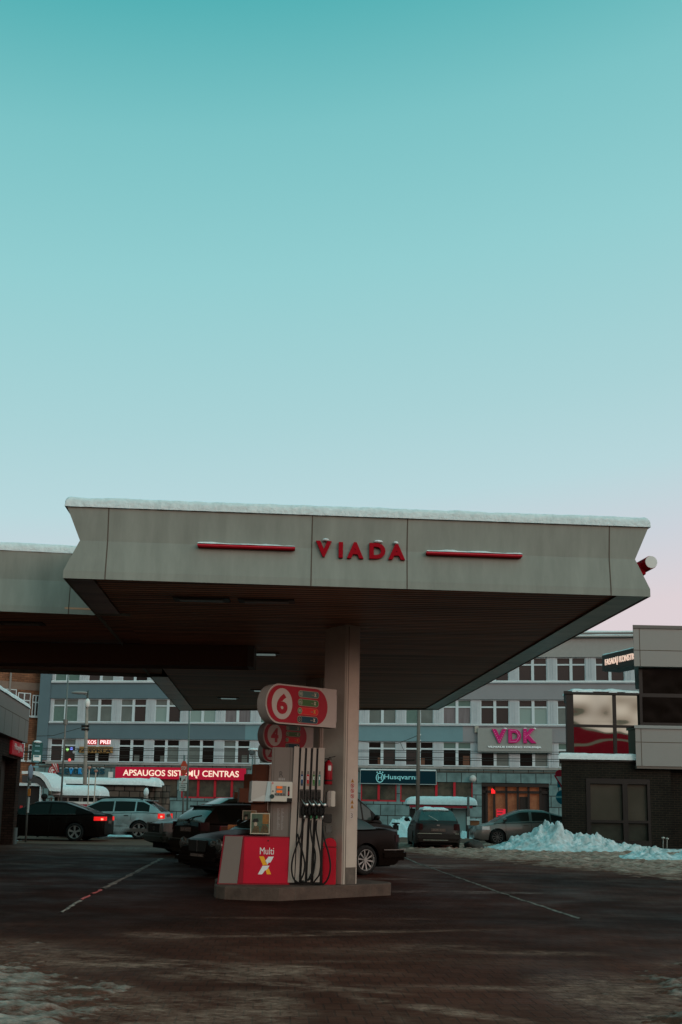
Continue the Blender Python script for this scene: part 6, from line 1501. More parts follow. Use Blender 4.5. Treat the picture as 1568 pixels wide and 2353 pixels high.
for i in range(3):
    x = q1.x - q0.x + .02 + i * .42; mb = MB(); mb.smooth = True; mb.cyl((x + .2, .2 + .3 * (i == 0), 0), (x + .2, .2 + .3 * (i == 0), zt + .1), .24, n=14); mb.build('round_pier', M_stone, T)
q2 = at_y(371, 1800, Yw)
snow_slab('pier_snow', [(q1.x - q0.x - .15, -.2, zt + .1), (q2.x - q0.x + .05, -.2, zt + .02), (q2.x - q0.x + .05, .9, zt + .02), (q1.x - q0.x - .15, .9, zt + .1)], .42, .3, M_snow, nz=.10, ns=2, n1=40, n2=4, parent=T)
# arched entrance canopy, left
k7 = C(0, 3000, .3827); Ya = 50.0
def la(cx, cy): q = at_y(*k7(cx, cy), Ya); return (q.x, q.z)
arc_o = [la(230, 222), la(340, 220), la(410, 228), la(455, 255), la(495, 300), la(525, 350), la(545, 395)]
arc_i = [la(545, 430), la(520, 428), la(495, 385), la(465, 330), la(420, 285), la(370, 262), la(300, 250), la(230, 250)]
T = thing('entrance_canopy', 'arched snow covered entrance canopy left of the letter sign', 'canopy', (arc_o[0][0], Ya, 0)); O = Vector((arc_o[0][0], Ya, 0))
mb = MB(); mb.prism([(p[0] - O.x, p[1]) for p in arc_o + arc_i], .0, 3.0); mb.build('arch_snow', M_snow, T)
mb = MB(); ii = [la(530, 415), la(490, 392), la(462, 345), la(415, 300), la(360, 275), la(230, 262)]; oo = [la(230, 340), la(300, 330), la(380, 345), la(430, 380), la(470, 395)]
mb.prism([(p[0] - O.x, p[1]) for p in ii + oo], .05, 2.9); mb.build('arch_hood', mat('hood_dark', (.05, .045, .045), .5), T)
mb = MB(); fx = [la(415, 350)[0] - O.x, la(428, 350)[0] - O.x]; zt_ = la(300, 345)[1]
mb.box(fx[0], fx[1], .1, .3, 0, zt_); mb.box(-1.5, fx[0], .1, .3, zt_ - .14, zt_); mb.build('white_frame', M_wfr, T)
mb = MB(); mb.box(-1.5, fx[0] - .01, .35, .4, 0, zt_ - .15); mb.build('dark_opening', M_dk, T)
mb = MB(); mb.box(la(250, 0)[0] - O.x, la(275, 0)[0] - O.x, .0, .09, la(0, 640)[1], la(0, 578)[1]); mb.build('red_notice', mat('notice_red', (.4, .02, .02), .5), T)
# red and white kiosk with snow roof
Yk = 52.0
def lk(cx, cy): q = at_y(*k7(cx, cy), Yk); return (q.x, q.z)
xa, zt = lk(560, 470); xb, _ = lk(1040, 470); O = Vector((xa, Yk, 0))
T = thing('kiosk', 'small red and white kiosk with thick rounded snow on its roof, behind the black saloon', 'kiosk', (xa, Yk, 0)); w = xb - xa
zz = lambda cy: lk(800, cy)[1]
mb = MB(); mb.box(0, w, 0, 1.8, zz(498), zz(470)); mb.build('roof_edge', mat('kiosk_grey', (.16, .165, .16), .5), T)
snow_slab('roof_snow', [(-.08, -.15, zz(470)), (w + .1, -.15, zz(470)), (w + .1, 1.9, zz(470)), (-.08, 1.9, zz(470))], .50, .42, M_snow, nz=.03, ns=1, n1=50, n2=5, parent=T)
mb = MB(); mb.box(.02, w - .02, .15, 1.7, zz(540), zz(498)); mb.build('window_strip', M_glassdark, T)
for cx in (565, 640, 738, 860, 885, 1030): x = lk(cx, 0)[0] - xa; mb = MB(); mb.box(x - .04, x + .04, .1, .149, zz(560), zz(498)); mb.build('window_post', M_greym, T)
mb = MB(); mb.box(0, w, 0.05, 1.75, zz(565), zz(540)); mb.build('white_band', M_white, T)
mb = MB(); mb.box(.02, w - .02, .08, 1.72, 0, zz(565)); mb.build('red_base', mat('kiosk_red', (.34, .01, .03), .5), T)
mb = MB()
for a, b2 in ((822, 850), (862, 900)): mb.box(lk(a, 0)[0] - xa, lk(b2, 0)[0] - xa, .06, .079, zz(630), zz(572))
mb.build('posted_papers', mat('papers', (.45, .47, .48), .6), T)
text('lettering', 'PASTOGE', lk(928, 0)[0] - xa, lk(1024, 0)[0] - xa, zz(612), zz(592), .079, mat('kiosk_letter', (.55, .30, .32), .5), T, depth=.01)
mb = MB(); mb.box(.03, w - .03, .06, .079, zz(662), zz(642)); mb.build('pale_stripe', M_white, T)
# bollard lamp with snow
q = at_y(*k0(1312, 1285), 46); T = thing('bollard', 'bollard with a tall snow cap behind the silver estate', 'bollard', (q.x, 46, 0))
mb = MB(); mb.cyl((0, 0, 0), (0, 0, q.z - .1), .10); mb.build('post', M_greym, T)
mb = MB(); mb.smooth = True; mb.ellip((0, 0, q.z + .05), .12, .12, .2, 12, 8); mb.build('snow_cap', M_snow, T)

# yield sign and keep sign at the building edge
Yy = 42.9; k8 = C(2200, 3000, .338)
q = at_y(*k8(150, 620), Yy)
T = thing('road_sign', 'give way triangle above a blue round sign, half hidden by the dark building', 'road sign', (q.x, Yy, 0))
mb = MB(); mb.cyl((0, 0, 0), (0, 0, at_y(*k8(150, 290), Yy).z), .04); mb.build('post', M_pole, T)
def ly(cx, cy): p = at_y(*k8(cx, cy), Yy); return p.x - q.x, p.z
A, B = ly(42, 300), ly(145, 462); hw = B[0] - A[0]
mb = MB(); mb.prism([A, (A[0] + 2 * hw, A[1]), (B[0], B[1])], -.09, -.06); tr = mb.build('triangle', mat('sign_red2', (.36, .012, .03), .5), T)
c_ = ((A[0] + A[0] + 2 * hw + B[0]) / 3, (A[1] * 2 + B[1]) / 3)
mb = MB(); mb.prism([tuple(c_[k] + (p[k] - c_[k]) * .74 for k in (0, 1)) for p in (A, (A[0] + 2 * hw, A[1]), B)], -.096, -.091); mb.build('white_centre', mat('sign_greywhite', (.42, .43, .42), .5), tr)
D0 = ly(155, 560); r_ = (D0[0] - ly(68, 560)[0])
disc = [(D0[0] + r_ * math.cos(2 * math.pi * i / 28), D0[1] + r_ * math.sin(2 * math.pi * i / 28)) for i in range(28)]
mb = MB(); mb.prism(disc, -.09, -.06); bd = mb.build('blue_disc', mat('sign_teal', (.0, .13, .19), .5), T)
mb = MB(); mb.box(D0[0] - r_ * .96, D0[0] + r_ * .96, -.095, -.091, D0[1] - .035, D0[1] + .045); mb.build('pale_bar', mat('bar_cyan', (.25, .48, .50), .5), bd)
E0 = ly(118, 290); mb = MB(); mb.prism([(E0[0] + .2 * math.cos(2 * math.pi * i / 20), E0[1] + .2 * math.sin(2 * math.pi * i / 20)) for i in range(20)], -.055, -.03); mb.build('red_disc', MATS['sign_red2'], T)
F0 = ly(88, 445); mb = MB(); mb.box(F0[0], F0[0] + .5, -.05, -.03, F0[1], F0[1] + .32); mb.build('small_plate', MATS['sign_teal'], T)
# small things right of the doorway
for cx, cy, w_ in ((1345, 1040, .07), (1392, 1050, .06)):
    q = at_y(*k8(cx, cy), 37.5); mb = MB(); mb.smooth = True; mb.ellip((q.x, 37.5, q.z), w_, .05, .035, 10, 6)
    mb.tube([(q.x, 37.52, q.z), (q.x, 37.6, 0)], .012, 6)
    mb.build('shovel_handle', mat('handle_pale', (.32, .30, .27), .5), loc=(q.x, 37.5, 0), label=('left' if cx == 1345 else 'right') + ' of two pale handle tips by the dark doorway at right', cat='shovel')

# ================================================================== CARS
M_tyre = mat('tyre', (.012, .010, .009), .8)
M_rim = mat('rim_alloy', (.34, .33, .31), .35, .7)
M_rimd = mat('rim_dull', (.10, .09, .085), .45, .6)
M_cgl = mat('car_glass', (.009, .009, .007), .08, spec=.10)
M_cgl2 = mat('car_glass_pale', (.045, .05, .042), .1, spec=.3)
M_under = mat('under_body', (.006, .005, .005), .8)
M_tail = mat('tail_lamp', (.028, .004, .004), .35, spec=.1)
M_taillit = mat('tail_lamp_lit', (.5, .01, .01), .3, emit=(255, 35, 30), es=.7)
M_tailhot = mat('tail_lamp_core', (.8, .2, .15), .3, emit=(255, 150, 120), es=1.6)
M_head = mat('head_lamp', (.20, .26, .27), .15, .5)
M_plate = mat('number_plate', (.085, .055, .045), .5)
M_plchar = mat('plate_characters', (.18, .12, .10), .6)
def lerpprof(P, x):
    if x <= P[0][0]: return P[0][1]
    for (a, ya), (b_, yb) in zip(P, P[1:]):
        if x <= b_:
            t = (x - a) / (b_ - a); t = t * t * (3 - 2 * t) * .5 + t * .5
            return ya + (yb - ya) * t
    return P[-1][1]
def car(name, label, cat, loc, head, S, group=None):
    """head: direction of travel (radians). S: spec dict"""
    L, Wd = S['L'], S['W']; T = thing(name, label, cat, loc, head, group)
    hl = L / 2; paint = S['paint']; top = S['top']; wr = S.get('wr', .33); ar = wr + .05
    wx = (hl - S['fo'], -hl + S['ro'])
    zb0 = S.get('zb', .20)
    N_ = 72
    xs = sorted(set([-hl + L * i / N_ for i in range(N_ + 1)] + [w + d for w in wx for d in (-ar, ar, -ar * .9, ar * .9)]))
    def hw(x):
        u = abs(x) / hl; v = Wd / 2 * (1 - .05 * u ** 2)
        if u > .86: v -= Wd / 2 * .16 * ((u - .86) / .14) ** 2
        return v
    def zlow(x):
        z = zb0 + .07 * max(0, (abs(x) / hl - .9) / .1)
        for w in wx:
            d = abs(x - w)
            if d < ar: z = max(z, wr + math.sqrt(ar * ar - d * d) * .98)
        return z
    zt_ = lambda x: lerpprof(top, x)
    sec = [(.97, 0), (1.0, .16), (1.005, .40), (1.0, .62), (.975, .82), (.94, .95), (.86, 1.0)]
    sill = .45
    body = MB(); rings = []
    for x in xs:
        w, a, b_ = hw(x), zlow(x), zt_(x)
        # sections are laid from the sill to the shoulder; the arch only lifts the lowest points
        ring = []
        base = zb0
        for (f, t) in sec:
            z = base + (b_ - base) * t
            z = max(z, a + .001 * t)
            ring.append(Vector((x, w * f, z)))
        ring.append(Vector((x, w * .55, b_ + .025))); ring.append(Vector((x, 0, b_ + .035)))
        full = [Vector((p.x, -p.y, p.z)) for p in ring] + [ring[i] for i in range(len(ring) - 2, -1, -1)]
        rings.append(full)
    n = len(rings[0]); vs = [p for r_ in rings for p in r_]; fs = []
    for i in range(len(rings) - 1):
        for j in range(n - 1): fs.append((i * n + j, i * n + j + 1, (i + 1) * n + j + 1, (i + 1) * n + j))
    fs.append(tuple(range(n))); fs.append(tuple(range(len(vs) - n, len(vs))))
    body.add(vs, fs); bo = body.build('body', paint, T, smooth=True, sharp=35)
    # underbody and arch liners
    mb = MB(); mb.box(-hl + .2, hl - .2, -Wd / 2 + .26, Wd / 2 - .26, .16, .62); mb.box(-hl + .08, hl - .08, -Wd / 2 + .08, Wd / 2 - .08, zb0 + .02, zb0 + .04) if False else None
    mb.build('underbody', M_under, bo)
    # greenhouse
    xb0, xr0, xr1, xb1 = S['gh']; zr = S['zr']; tilt_ = S.get('inset', .20)
    gx = sorted(set([xb1 + (xb0 - xb1) * i / 60 for i in range(61)] + [xr0, xr1]))
    def ztop(x):
        if x >= xr0: t = (x - xr0) / (xb0 - xr0); s_ = 1 - t; return zt_(x) + (zr - .03 - zt_(x)) * (s_ ** .85 if s_ > 0 else 0)
        if x <= xr1: t = (xr1 - x) / (xr1 - xb1); s_ = max(0, 1 - t); return zt_(x) + (zr - .04 - zt_(x)) * (s_ ** S.get('rearpow', .85))
        u = (x - xr1) / (xr0 - xr1); return zr - .035 + .035 * math.sin(math.pi * min(1, max(0, u))) ** .6 * 1.0 - .005
    lev = [0, .10, .86, 1.0]
    G = []
    for x in gx:
        w = hw(x) * .925; b_ = zt_(x) - .005; t_ = ztop(x); h = max(.004, t_ - b_); hh = zr - b_; ring = []
        for l in lev: z = b_ + h * l; ring.append(Vector((x, w - tilt_ * (h * l) / max(.2, hh) * (1.0) - (.03 if l == 1 else 0), z)))
        wt = ring[-1].y
        ring += [Vector((x, wt * .86, t_ + .02 * min(1, h * 4))), Vector((x, wt * .45, t_ + .035 * min(1, h * 4))), Vector((x, 0, t_ + .04 * min(1, h * 4)))]
        G.append([Vector((p.x, -p.y, p.z)) for p in ring] + [ring[i] for i in range(len(ring) - 2, -1, -1)])
    n = len(G[0]); roofmb, sidemb, fmb, rmb = MB(), [MB(), MB()], MB(), MB()
    glass = S['glass']   # list of x ranges for side windows
    def addq(m, q): m.add(q, [(0, 1, 2, 3)])
    for i in range(len(G) - 1):
        xm = (gx[i] + gx[i + 1]) / 2
        for j in range(n - 1):
            q = [G[i][j], G[i][j + 1], G[i + 1][j + 1], G[i + 1][j]]
            jj = min(j, n - 2 - j)
            if jj == 1:
                if any(a < xm < b_ for a, b_ in glass): addq(sidemb[0 if j < n / 2 else 1], q)
                else: addq(roofmb, q)
            elif jj >= 3 and xm > xr0 + .02 and ztop(xm) - zt_(xm) > .04: addq(fmb, q)
            elif jj >= 3 and xm < xr1 - .02 and ztop(xm) - zt_(xm) > S.get('rearmin', .06): addq(rmb, q)
            else: addq(roofmb, q)
    ro = roofmb.build('roof', S.get('roofpaint', paint), T, smooth=True, sharp=50)
    for k in (0, 1): sidemb[k].build('side_window', S.get('sideglass', M_cgl), T, smooth=True)
    fmb.build('windscreen', S.get('frontglass', M_cgl), T, smooth=True)
    rmb.build('rear_window', S.get('rearglass', M_cgl), T, smooth=True)
    if S.get('chrome'):
        for sgn in (-1, 1):
            mb = MB(); a, b_ = min(g_[0] for g_ in glass) - .02, max(g_[1] for g_ in glass) + .02
            pts = [(a + (b_ - a) * i / 12, sgn * (hw(a + (b_ - a) * i / 12) * .93 + .006), zt_(a + (b_ - a) * i / 12) + .03) for i in range(13)]
            mb.tube(pts, .011, 6)
            mb.build('window_trim', M_chrome, bo)
    # wheels
    rim = S.get('rim', M_rim); ns = S.get('spokes', 5)
    for w in wx:
        for sgn in (-1, 1):
            y0 = sgn * (Wd / 2 - .13)
            mb = MB(); mb.smooth = True; hw_ = .105
            mb.lathe([(wr * .66, -hw_), (wr * .93, -hw_), (wr, -hw_ * .6), (wr, hw_ * .6), (wr * .93, hw_), (wr * .66, hw_), (wr * .66, -hw_)], (w, y0, wr), 'y', 36)
            wh = mb.build('wheel', M_tyre, T)
            mb = MB(); yo = y0 + sgn * .085
            mb.lathe([(wr * .70, sgn * .03), (wr * .67, sgn * .03), (wr * .62, -sgn * .02), (wr * .70, -sgn * .02), (wr * .70, sgn * .03)], (w, yo, wr), 'y', 32)
            mb.lathe([(0, sgn * .015), (wr * .16, sgn * .015), (wr * .18, -sgn * .03)], (w, yo, wr), 'y', 16)
            for k in range(ns):
                a_ = 2 * math.pi * (k + .25) / ns; sw = .14 if ns <= 6 else .065
                for (r0, r1, w0, w1) in ((.12, .66, sw * .9, sw),):
                    c_, s_ = math.cos(a_), math.sin(a_)
                    pt = lambda rr, ww, yy: (w + (rr * c_ - ww * s_) * wr, yo + yy, wr + (rr * s_ + ww * c_) * wr)
                    mb.add([pt(r0, -w0 * .6, 0), pt(r1, -w1, sgn * .01), pt(r1, w1, sgn * .01), pt(r0, w0 * .6, 0)], [(0, 1, 2, 3)])
            mb.build('rim', rim, wh)
            mb = MB(); mb.lathe([(0, -sgn * .05), (wr * .68, -sgn * .05)], (w, yo, wr), 'y', 24); mb.build('brake_disc', M_under, wh)
    # door seams and handles
    for sgn in (-1, 1):
        mb = MB()
        for x in S['doors']:
            pts = [(x, sgn * (hw(x) * f + .003), zb0 + (zt_(x) - zb0) * t) for f, t in sec if t > .1 and zb0 + (zt_(x) - zb0) * t > zlow(x) + .02][:6]
            for p, q in zip(pts, pts[1:]): mb.add([(p[0] - .006, p[1], p[2]), (p[0] + .006, p[1], p[2]), (q[0] + .006, q[1], q[2]), (q[0] - .006, q[1], q[2])], [(0, 1, 2, 3)])
        mb.build('door_gap', M_black, bo)
        for x in S['handles']:
            z = zb0 + (zt_(x) - zb0) * .84; mb = MB(); y_ = sgn * (hw(x) * .975 + .012)
            mb.bbox(x - .10, x + .10, y_ - .015, y_ + .015, z - .016, z + .018, .01); mb.build('door_handle', S.get('handle', paint), bo)
        # mirror
        xm = S['gh'][1] + (S['gh'][0] - S['gh'][1]) * .62; zm = zt_(xm) + .13
        mb = MB(); mb.smooth = True; mb.ellip((xm, sgn * (hw(xm) + .07), zm), .09, .11, .085, 12, 8); mb.cyl((xm, sgn * (hw(xm) * .93), zm - .06), (xm, sgn * (hw(xm) + .03), zm - .02), .03, n=8)
        mb.build('mirror', S.get('mirror', paint), T)
        if S.get('rubstrip'):
            mb = MB(); z = zb0 + (S['rubz'] if 'rubz' in S else .28)
            mb.box(wx[1] + ar + .05, wx[0] - ar - .05, sgn * (hw(0) * 1.0) - .012, sgn * (hw(0) * 1.0) + .012, z - .03, z + .03); mb.build('rub_strip', S['rubstrip'], bo)
    # tail and head lamps
    for sgn in (-1, 1):
        for kind, spec in (('tail_light', S.get('tail')), ('headlight', S.get('headl'))):
            if not spec: continue
            x0, x1, y0, y1, z0, z1 = spec
            s_ = -1 if kind == 'tail_light' else 1
            mb = MB(); xa, xb = s_ * (hl - x0), s_ * (hl + .012 - x1)
            # wraps round the corner: side patch follows the body width
            m = 6; rows = []
            for i in range(m + 1):
                t = i / m; x = xa + (s_ * hl - xa) * t
                rows.append(((x, sgn * (hw(x) * 1.0 + .006), z0), (x, sgn * (hw(x) * .985 + .006), z1)))
            for i in range(m): mb.add([rows[i][0], rows[i + 1][0], rows[i + 1][1], rows[i][1]], [(0, 1, 2, 3)])
            yc = hw(s_ * hl)
            mb.add([(s_ * (hl + .008), sgn * (yc + .004), z0), (s_ * (hl + .008), sgn * y0, z0), (s_ * (hl + .008), sgn * y0, z1), (s_ * (hl + .008), sgn * (yc - .01), z1)], [(0, 1, 2, 3)])
            lit = kind == 'tail_light' and S.get('lit')
            lo = mb.build(kind, M_taillit if lit else (M_tail if kind == 'tail_light' else S.get('headmat', M_head)), T)
            if lit:
                mb = MB(); mb.smooth = True; mb.ellip((s_ * (hl - .10), sgn * (hw(s_ * (hl - .1)) + .008), (z0 + z1) / 2 - .02), .07, .012, .035, 10, 6); mb.build('bulb_glow', M_tailhot, lo)
    # plates
    for s_, z in ((-1, S['rpz']), (1, S['fpz'])):
        mb = MB(); x = s_ * (hl + .012); mb.box(min(x, x + s_ * .012), max(x, x + s_ * .012), -.26, .26, z - .055, z + .055); pl = mb.build('number_plate', M_plate, T)
        Mt = Matrix.Translation((x + s_ * .013, 0, z)) @ Matrix.Rotation(-s_ * math.pi / 2 * -1, 4, 'Z')
        text('plate_number', S.get('reg', 'HKO 170'), -.21, .21, -.036, .036, 0, M_plchar, pl, depth=.002, M=Mt, bold=.01)
    return T, bo, hw, zt_

P_black = mat('paint_black', (.007, .004, .003), .3, coat=0, spec=.04)
P_blackmatt = mat('paint_black_dusty', (.015, .010, .008), .5, coat=.05, spec=.2, var=.2)
P_silver = mat('paint_silver', (.30, .34, .34), .35, .3, coat=.2, vscale=1.5, rgb2=(.22, .22, .21))
P_greysil = mat('paint_warm_grey', (.125, .10, .088), .38, .4, coat=.3, var=.06)
P_green = mat('paint_dark_green', (.022, .026, .020), .35, coat=.2, spec=.3, var=.2, vscale=1)
P_dk = mat('paint_dark_grey', (.012, .007, .005), .5, spec=.08, var=.2, vscale=2)

# a) black saloon, far left
sal = dict(L=4.9, W=1.84, paint=P_black, fo=.92, ro=1.08, wr=.345, spokes=5, zr=1.45, inset=.24, rim=M_rim,
           top=[(-2.45, .80), (-2.38, 1.00), (-1.9, 1.03), (-1.2, .97), (.9, .93), (1.2, .93), (2.0, .80), (2.35, .68), (2.45, .55)],
           gh=(1.25, .25, -.95, -2.05), rearpow=.75, glass=[(-1.35, -.42), (-.36, .95)], doors=[-1.05, -.4, .75], handles=[-.75, .2], tail=(.38, .1, .45, 0, .78, .93), lit=True, headl=(.5, 0, .5, 0, .58, .70), rpz=.72, fpz=.4, chrome=True, reg='GTE 482')
car('black_saloon', 'glossy black saloon with lit tail light at the far left behind the signpost', 'car', (-11.22, 38.9, 0), R(180 - 1), sal, 'cars around the fuel station')
# b) silver off-roader estate
suv = dict(L=4.67, W=1.87, paint=P_silver, fo=.85, ro=.98, wr=.375, spokes=5, zr=1.61, inset=.22, zb=.30, rim=M_rim,
           top=[(-2.33, .92), (-2.25, 1.06), (-1.6, 1.09), (0, 1.05), (1.15, 1.01), (1.9, .93), (2.25, .80), (2.33, .66)],
           gh=(1.35, .35, -1.45, -2.27), rearpow=.85, glass=[(-1.72, -1.2), (-1.1, -.28), (-.2, 1.0)], doors=[-1.0, -.24, .85], handles=[-.8, .1], tail=(.22, 0, .62, 0, .85, 1.05), lit=True, headl=(.4, 0, .5, 0, .70, .86), rpz=.98, fpz=.5, rubstrip=P_greysil, rubz=.22, handle=M_black, reg='BGT 356')
T, bo, hw, zt_ = car('silver_estate', 'silver off-road estate with lit tail light facing left', 'car', (-8.1 - 1.32, 42.4, 0), R(180 - 4), suv, 'cars around the fuel station')
mb = MB()
for s_ in (-.62, .62): mb.tube([(-1.4, s_, 1.60), (-1.2, s_, 1.66), (.2, s_, 1.665), (.45, s_, 1.62)], .02, 6)
mb.build('roof_rail', M_black, T)
mb = MB(); mb.bbox(-1.75, -1.42, -.60, .60, 1.545, 1.585, .015); mb.build('rear_spoiler', P_silver, T)
mb = MB(); mb.box(-2.33, 2.3, -.93, .93, .30, .44); mb.build('lower_cladding', P_greysil, bo)
# c) dark green off-roader (front left visible)
lx_ = dict(L=4.6, W=1.83, paint=P_green, fo=.9, ro=.95, wr=.36, spokes=5, zr=1.66, inset=.24, zb=.28, rim=M_rimd,
           top=[(-2.3, .9), (-2.2, 1.10), (0, 1.08), (1.0, 1.05), (1.75, .98), (2.12, .90), (2.28, .72), (2.3, .6)],
           gh=(1.3, .2, -1.6, -2.1), rearpow=.6, glass=[(-1.8, -1.1), (-1.0, -.25), (-.15, .95)], doors=[-1.0, -.2, .9], handles=[-.8, .1], tail=(.2, 0, .6, 0, .85, 1.05), headl=(.42, 0, .52, 0, .66, .90), rpz=.8, fpz=.50, frontglass=mat('windscreen_green', (.10, .20, .165), .1, spec=.6), headmat=mat('head_lamp_dull', (.16, .13, .12), .25, .3), reg='DSZ 421')
hdg = math.pi + aL; hdg2 = math.pi + R(30)
c_ = Vector((-3.40, 31.0, 0))
T, bo, hw, zt_ = car('green_suv', 'dark green off-roader waiting nose on with its pale windscreen, behind the dark hatchback', 'car', tuple(c_), hdg2, lx_, 'cars around the fuel station')
mb = MB(); mb.box(2.285, 2.325, -.50, .50, .62, .86); gr = mb.build('grille', M_black, T)
mb = MB(); mb.box(2.28, 2.335, -.52, .52, .86, .885); mb.box(2.28, 2.335, -.52, .52, .60, .62); mb.box(2.28, 2.335, -.52, -.50, .62, .86); mb.box(2.28, 2.335, .50, .52, .62, .86); mb.build('grille_surround', mat('dull_chrome', (.22, .24, .23), .3, .8), gr)
mb = MB()
vs = []
for i in range(20):
    t_ = 2 * math.pi * i / 20
    for rr_ in (1, .8): vs.append((2.33, .10 * rr_ * math.cos(t_), .74 + .065 * rr_ * math.sin(t_)))
mb.add(vs, [(2 * i, (2 * i + 2) % 40, (2 * i + 3) % 40, 2 * i + 1) for i in range(20)]); mb.box(2.326, 2.334, -.012, .012, .70, .78); mb.build('emblem', M_chrome, gr)
mb = MB(); mb.bbox(2.15, 2.42, -.86, .86, .36, .60, .08); mb.build('bumper', P_green, T)
# d) dark hatchback, rear to us
hb_ = dict(L=4.35, W=1.74, paint=P_dk, fo=.85, ro=.80, wr=.33, spokes=5, zr=1.45, inset=.22, rim=M_rimd,
           top=[(-2.17, .90), (-2.08, 1.00), (0, .97), (1.0, .94), (1.7, .90), (2.05, .75), (2.17, .6)],
           gh=(1.2, .3, -1.62, -2.08), rearpow=.65, glass=[(-1.7, -1.0), (-.9, -.2), (-.1, .95)], doors=[-1.0, -.15, .85], handles=[-.7, .1], tail=(.18, 0, .60, 0, .82, 1.02), headl=(.4, 0, .5, 0, .6, .75), rpz=.84, fpz=.45, rearglass=mat('rear_glass_green', (.035, .055, .046), .12, spec=.6), reg='BA 4531')
T, bo, hw, zt_ = car('dark_hatchback', 'dark hatchback seen from its rear corner with wiper and roof spoiler', 'car', (-2.05, 26.5, 0), aL, hb_, 'cars around the fuel station')
mb = MB(); mb.bbox(-1.80, -1.50, -.55, .55, 1.385, 1.425, .015); mb.build('roof_spoiler', M_black, T)
mb = MB(); mb.tube([(-2.10, .1, 1.07), (-2.02, -.1, 1.14), (-1.98, -.38, 1.18)], .014, 6); mb.ellip((-2.1, .1, 1.06), .05, .07, .03, 8, 6); mb.build('wiper', M_black, T)
mb = MB(); mb.bbox(-2.26, -2.05, -.80, .80, .40, .62, .05); bp_ = mb.build('rear_bumper', P_dk, T)
mb = MB(); mb.box(-2.27, -2.262, -.74, .74, .600, .618); mb.build('bumper_trim', mat('dim_chrome', (.14, .12, .10), .4, .6), bp_)
mb = MB(); mb.bbox(-2.20, -2.165, -.16, .16, .955, .985, .01); mb.build('latch_emblem', MATS['dull_chrome'], T)
# e) black saloon at the nearest pump
ecl = dict(L=4.78, W=1.80, paint=P_black, fo=.85, ro=1.10, wr=.325, spokes=10, zr=1.44, inset=.22, rim=M_rim,
           top=[(-2.39, .78), (-2.34, .96), (-1.9, 1.00), (-1.2, .98), (.8, .93), (1.2, .92), (1.9, .84), (2.25, .74), (2.39, .60)],
           gh=(1.15, .15, -.75, -1.62), rearpow=.72, glass=[(-1.10, -.62), (-.55, .85)], doors=[-.66, .68], handles=[-.85, .25], tail=(.22, 0, .55, 0, .70, .86), headl=None, rpz=.8, fpz=.42, chrome=False, handle=M_chrome, reg='HHO 170', roofpaint=mat('paint_black_roof', (.018, .017, .014), .35, coat=.3), sideglass=M_cgl2)
T, bo, hw, zt_ = car('black_taxi_saloon', 'black saloon refuelling, nose left of the nearest pump and boot right of the column', 'car', (-.93, 21.95, 0), hdg, ecl, 'cars around the fuel station')
for sgn in (-1, 1):
    for y, r_ in ((.70, .115), (.48, .085)):
        mb = MB(); mb.smooth = True; mb.ellip((2.32, sgn * y, .66), .07, r_, r_, 16, 10); hl_ = mb.build('headlight', mat('head_round', (.05, .045, .04), .15), T)
        mb = MB(); mb.lathe([(r_ * .96, .0), (r_ * 1.08, .0), (r_ * 1.08, -.03)], (2.35, sgn * y, .66), 'x', 20); mb.build('lamp_ring', mat('dim_chrome', (.14, .12, .10), .4, .6), hl_)
mb = MB(); mb.prism([(-.33, .52), (.33, .52), (.36, .74), (-.36, .74)], 2.36, 2.41, 'yz'); gr = mb.build('grille', M_black, T)
mb = MB(); mb.box(2.405, 2.415, -.012, .012, .52, .74); mb.build('grille_bar', M_chrome, gr)
mb = MB(); mb.bbox(2.22, 2.48, -.84, .84, .26, .50, .08); mb.build('front_bumper', P_black, T)
mb = MB(); mb.bbox(-2.50, -1.72, -.905, .905, .30, .545, .07); rb_ = mb.build('rear_bumper', P_black, T)
mb = MB(); mb.box(-2.42, -1.78, .903, .912, .53, .545); mb.box(-2.42, -1.78, -.912, -.903, .53, .545); mb.build('bumper_trim', M_chrome, rb_)
# f) dark people carrier behind the column
van = dict(L=4.5, W=1.80, paint=P_dk, fo=.85, ro=.9, wr=.33, spokes=5, zr=1.80, inset=.2, rim=M_rimd,
           top=[(-2.25, .95), (-2.15, 1.08), (0, 1.05), (1.2, 1.03), (1.9, .93), (2.15, .78), (2.25, .6)],
           gh=(1.55, .65, -1.9, -2.15), rearpow=.6, glass=[(-1.8, -.95), (-.85, -.05), (.05, .72), (.80, 1.12)], doors=[-.9, 0, 1.0], handles=[-.1, .8], tail=(.2, 0, .6, 0, .9, 1.2), headl=(.4, 0, .5, 0, .65, .8), rpz=.9, fpz=.45, sideglass=mat('van_glass', (.05, .062, .055), .12), mirror=M_black, reg='FKB 206')
car('dark_people_carrier', 'dark people carrier showing its windscreen and mirror right of the column', 'car', (-.36, 30.5, 0), aL, van, 'cars around the fuel station')
# g) dark estate, rear view, right
est = dict(L=4.4, W=1.72, paint=P_blackmatt, fo=.85, ro=.85, wr=.31, spokes=5, zr=1.41, inset=.20, rim=M_rimd,
           top=[(-2.2, .84), (-2.12, .95), (0, .92), (1.0, .90), (1.7, .82), (2.1, .68), (2.2, .55)],
           gh=(1.2, .3, -1.55, -2.08), rearpow=.75, glass=[(-1.8, -1.1), (-1.0, -.25), (-.15, .95)], doors=[-1.0, -.2, .85], handles=[-.8, .1], tail=(.16, 0, .56, 0, .70, .92), headl=(.4, 0, .5, 0, .55, .68), rpz=.70, fpz=.42, rearglass=mat('rear_glass_pale', (.045, .062, .052), .12, spec=.6, vscale=2, rgb2=(.02, .028, .024)), reg='ZUR 033')
T, bo, hw, zt_ = car('dark_estate_car', 'dark estate car seen from behind with snow on its roof', 'car', (3.62, 38.6, 0), R(90 + 0), est, 'cars around the fuel station')
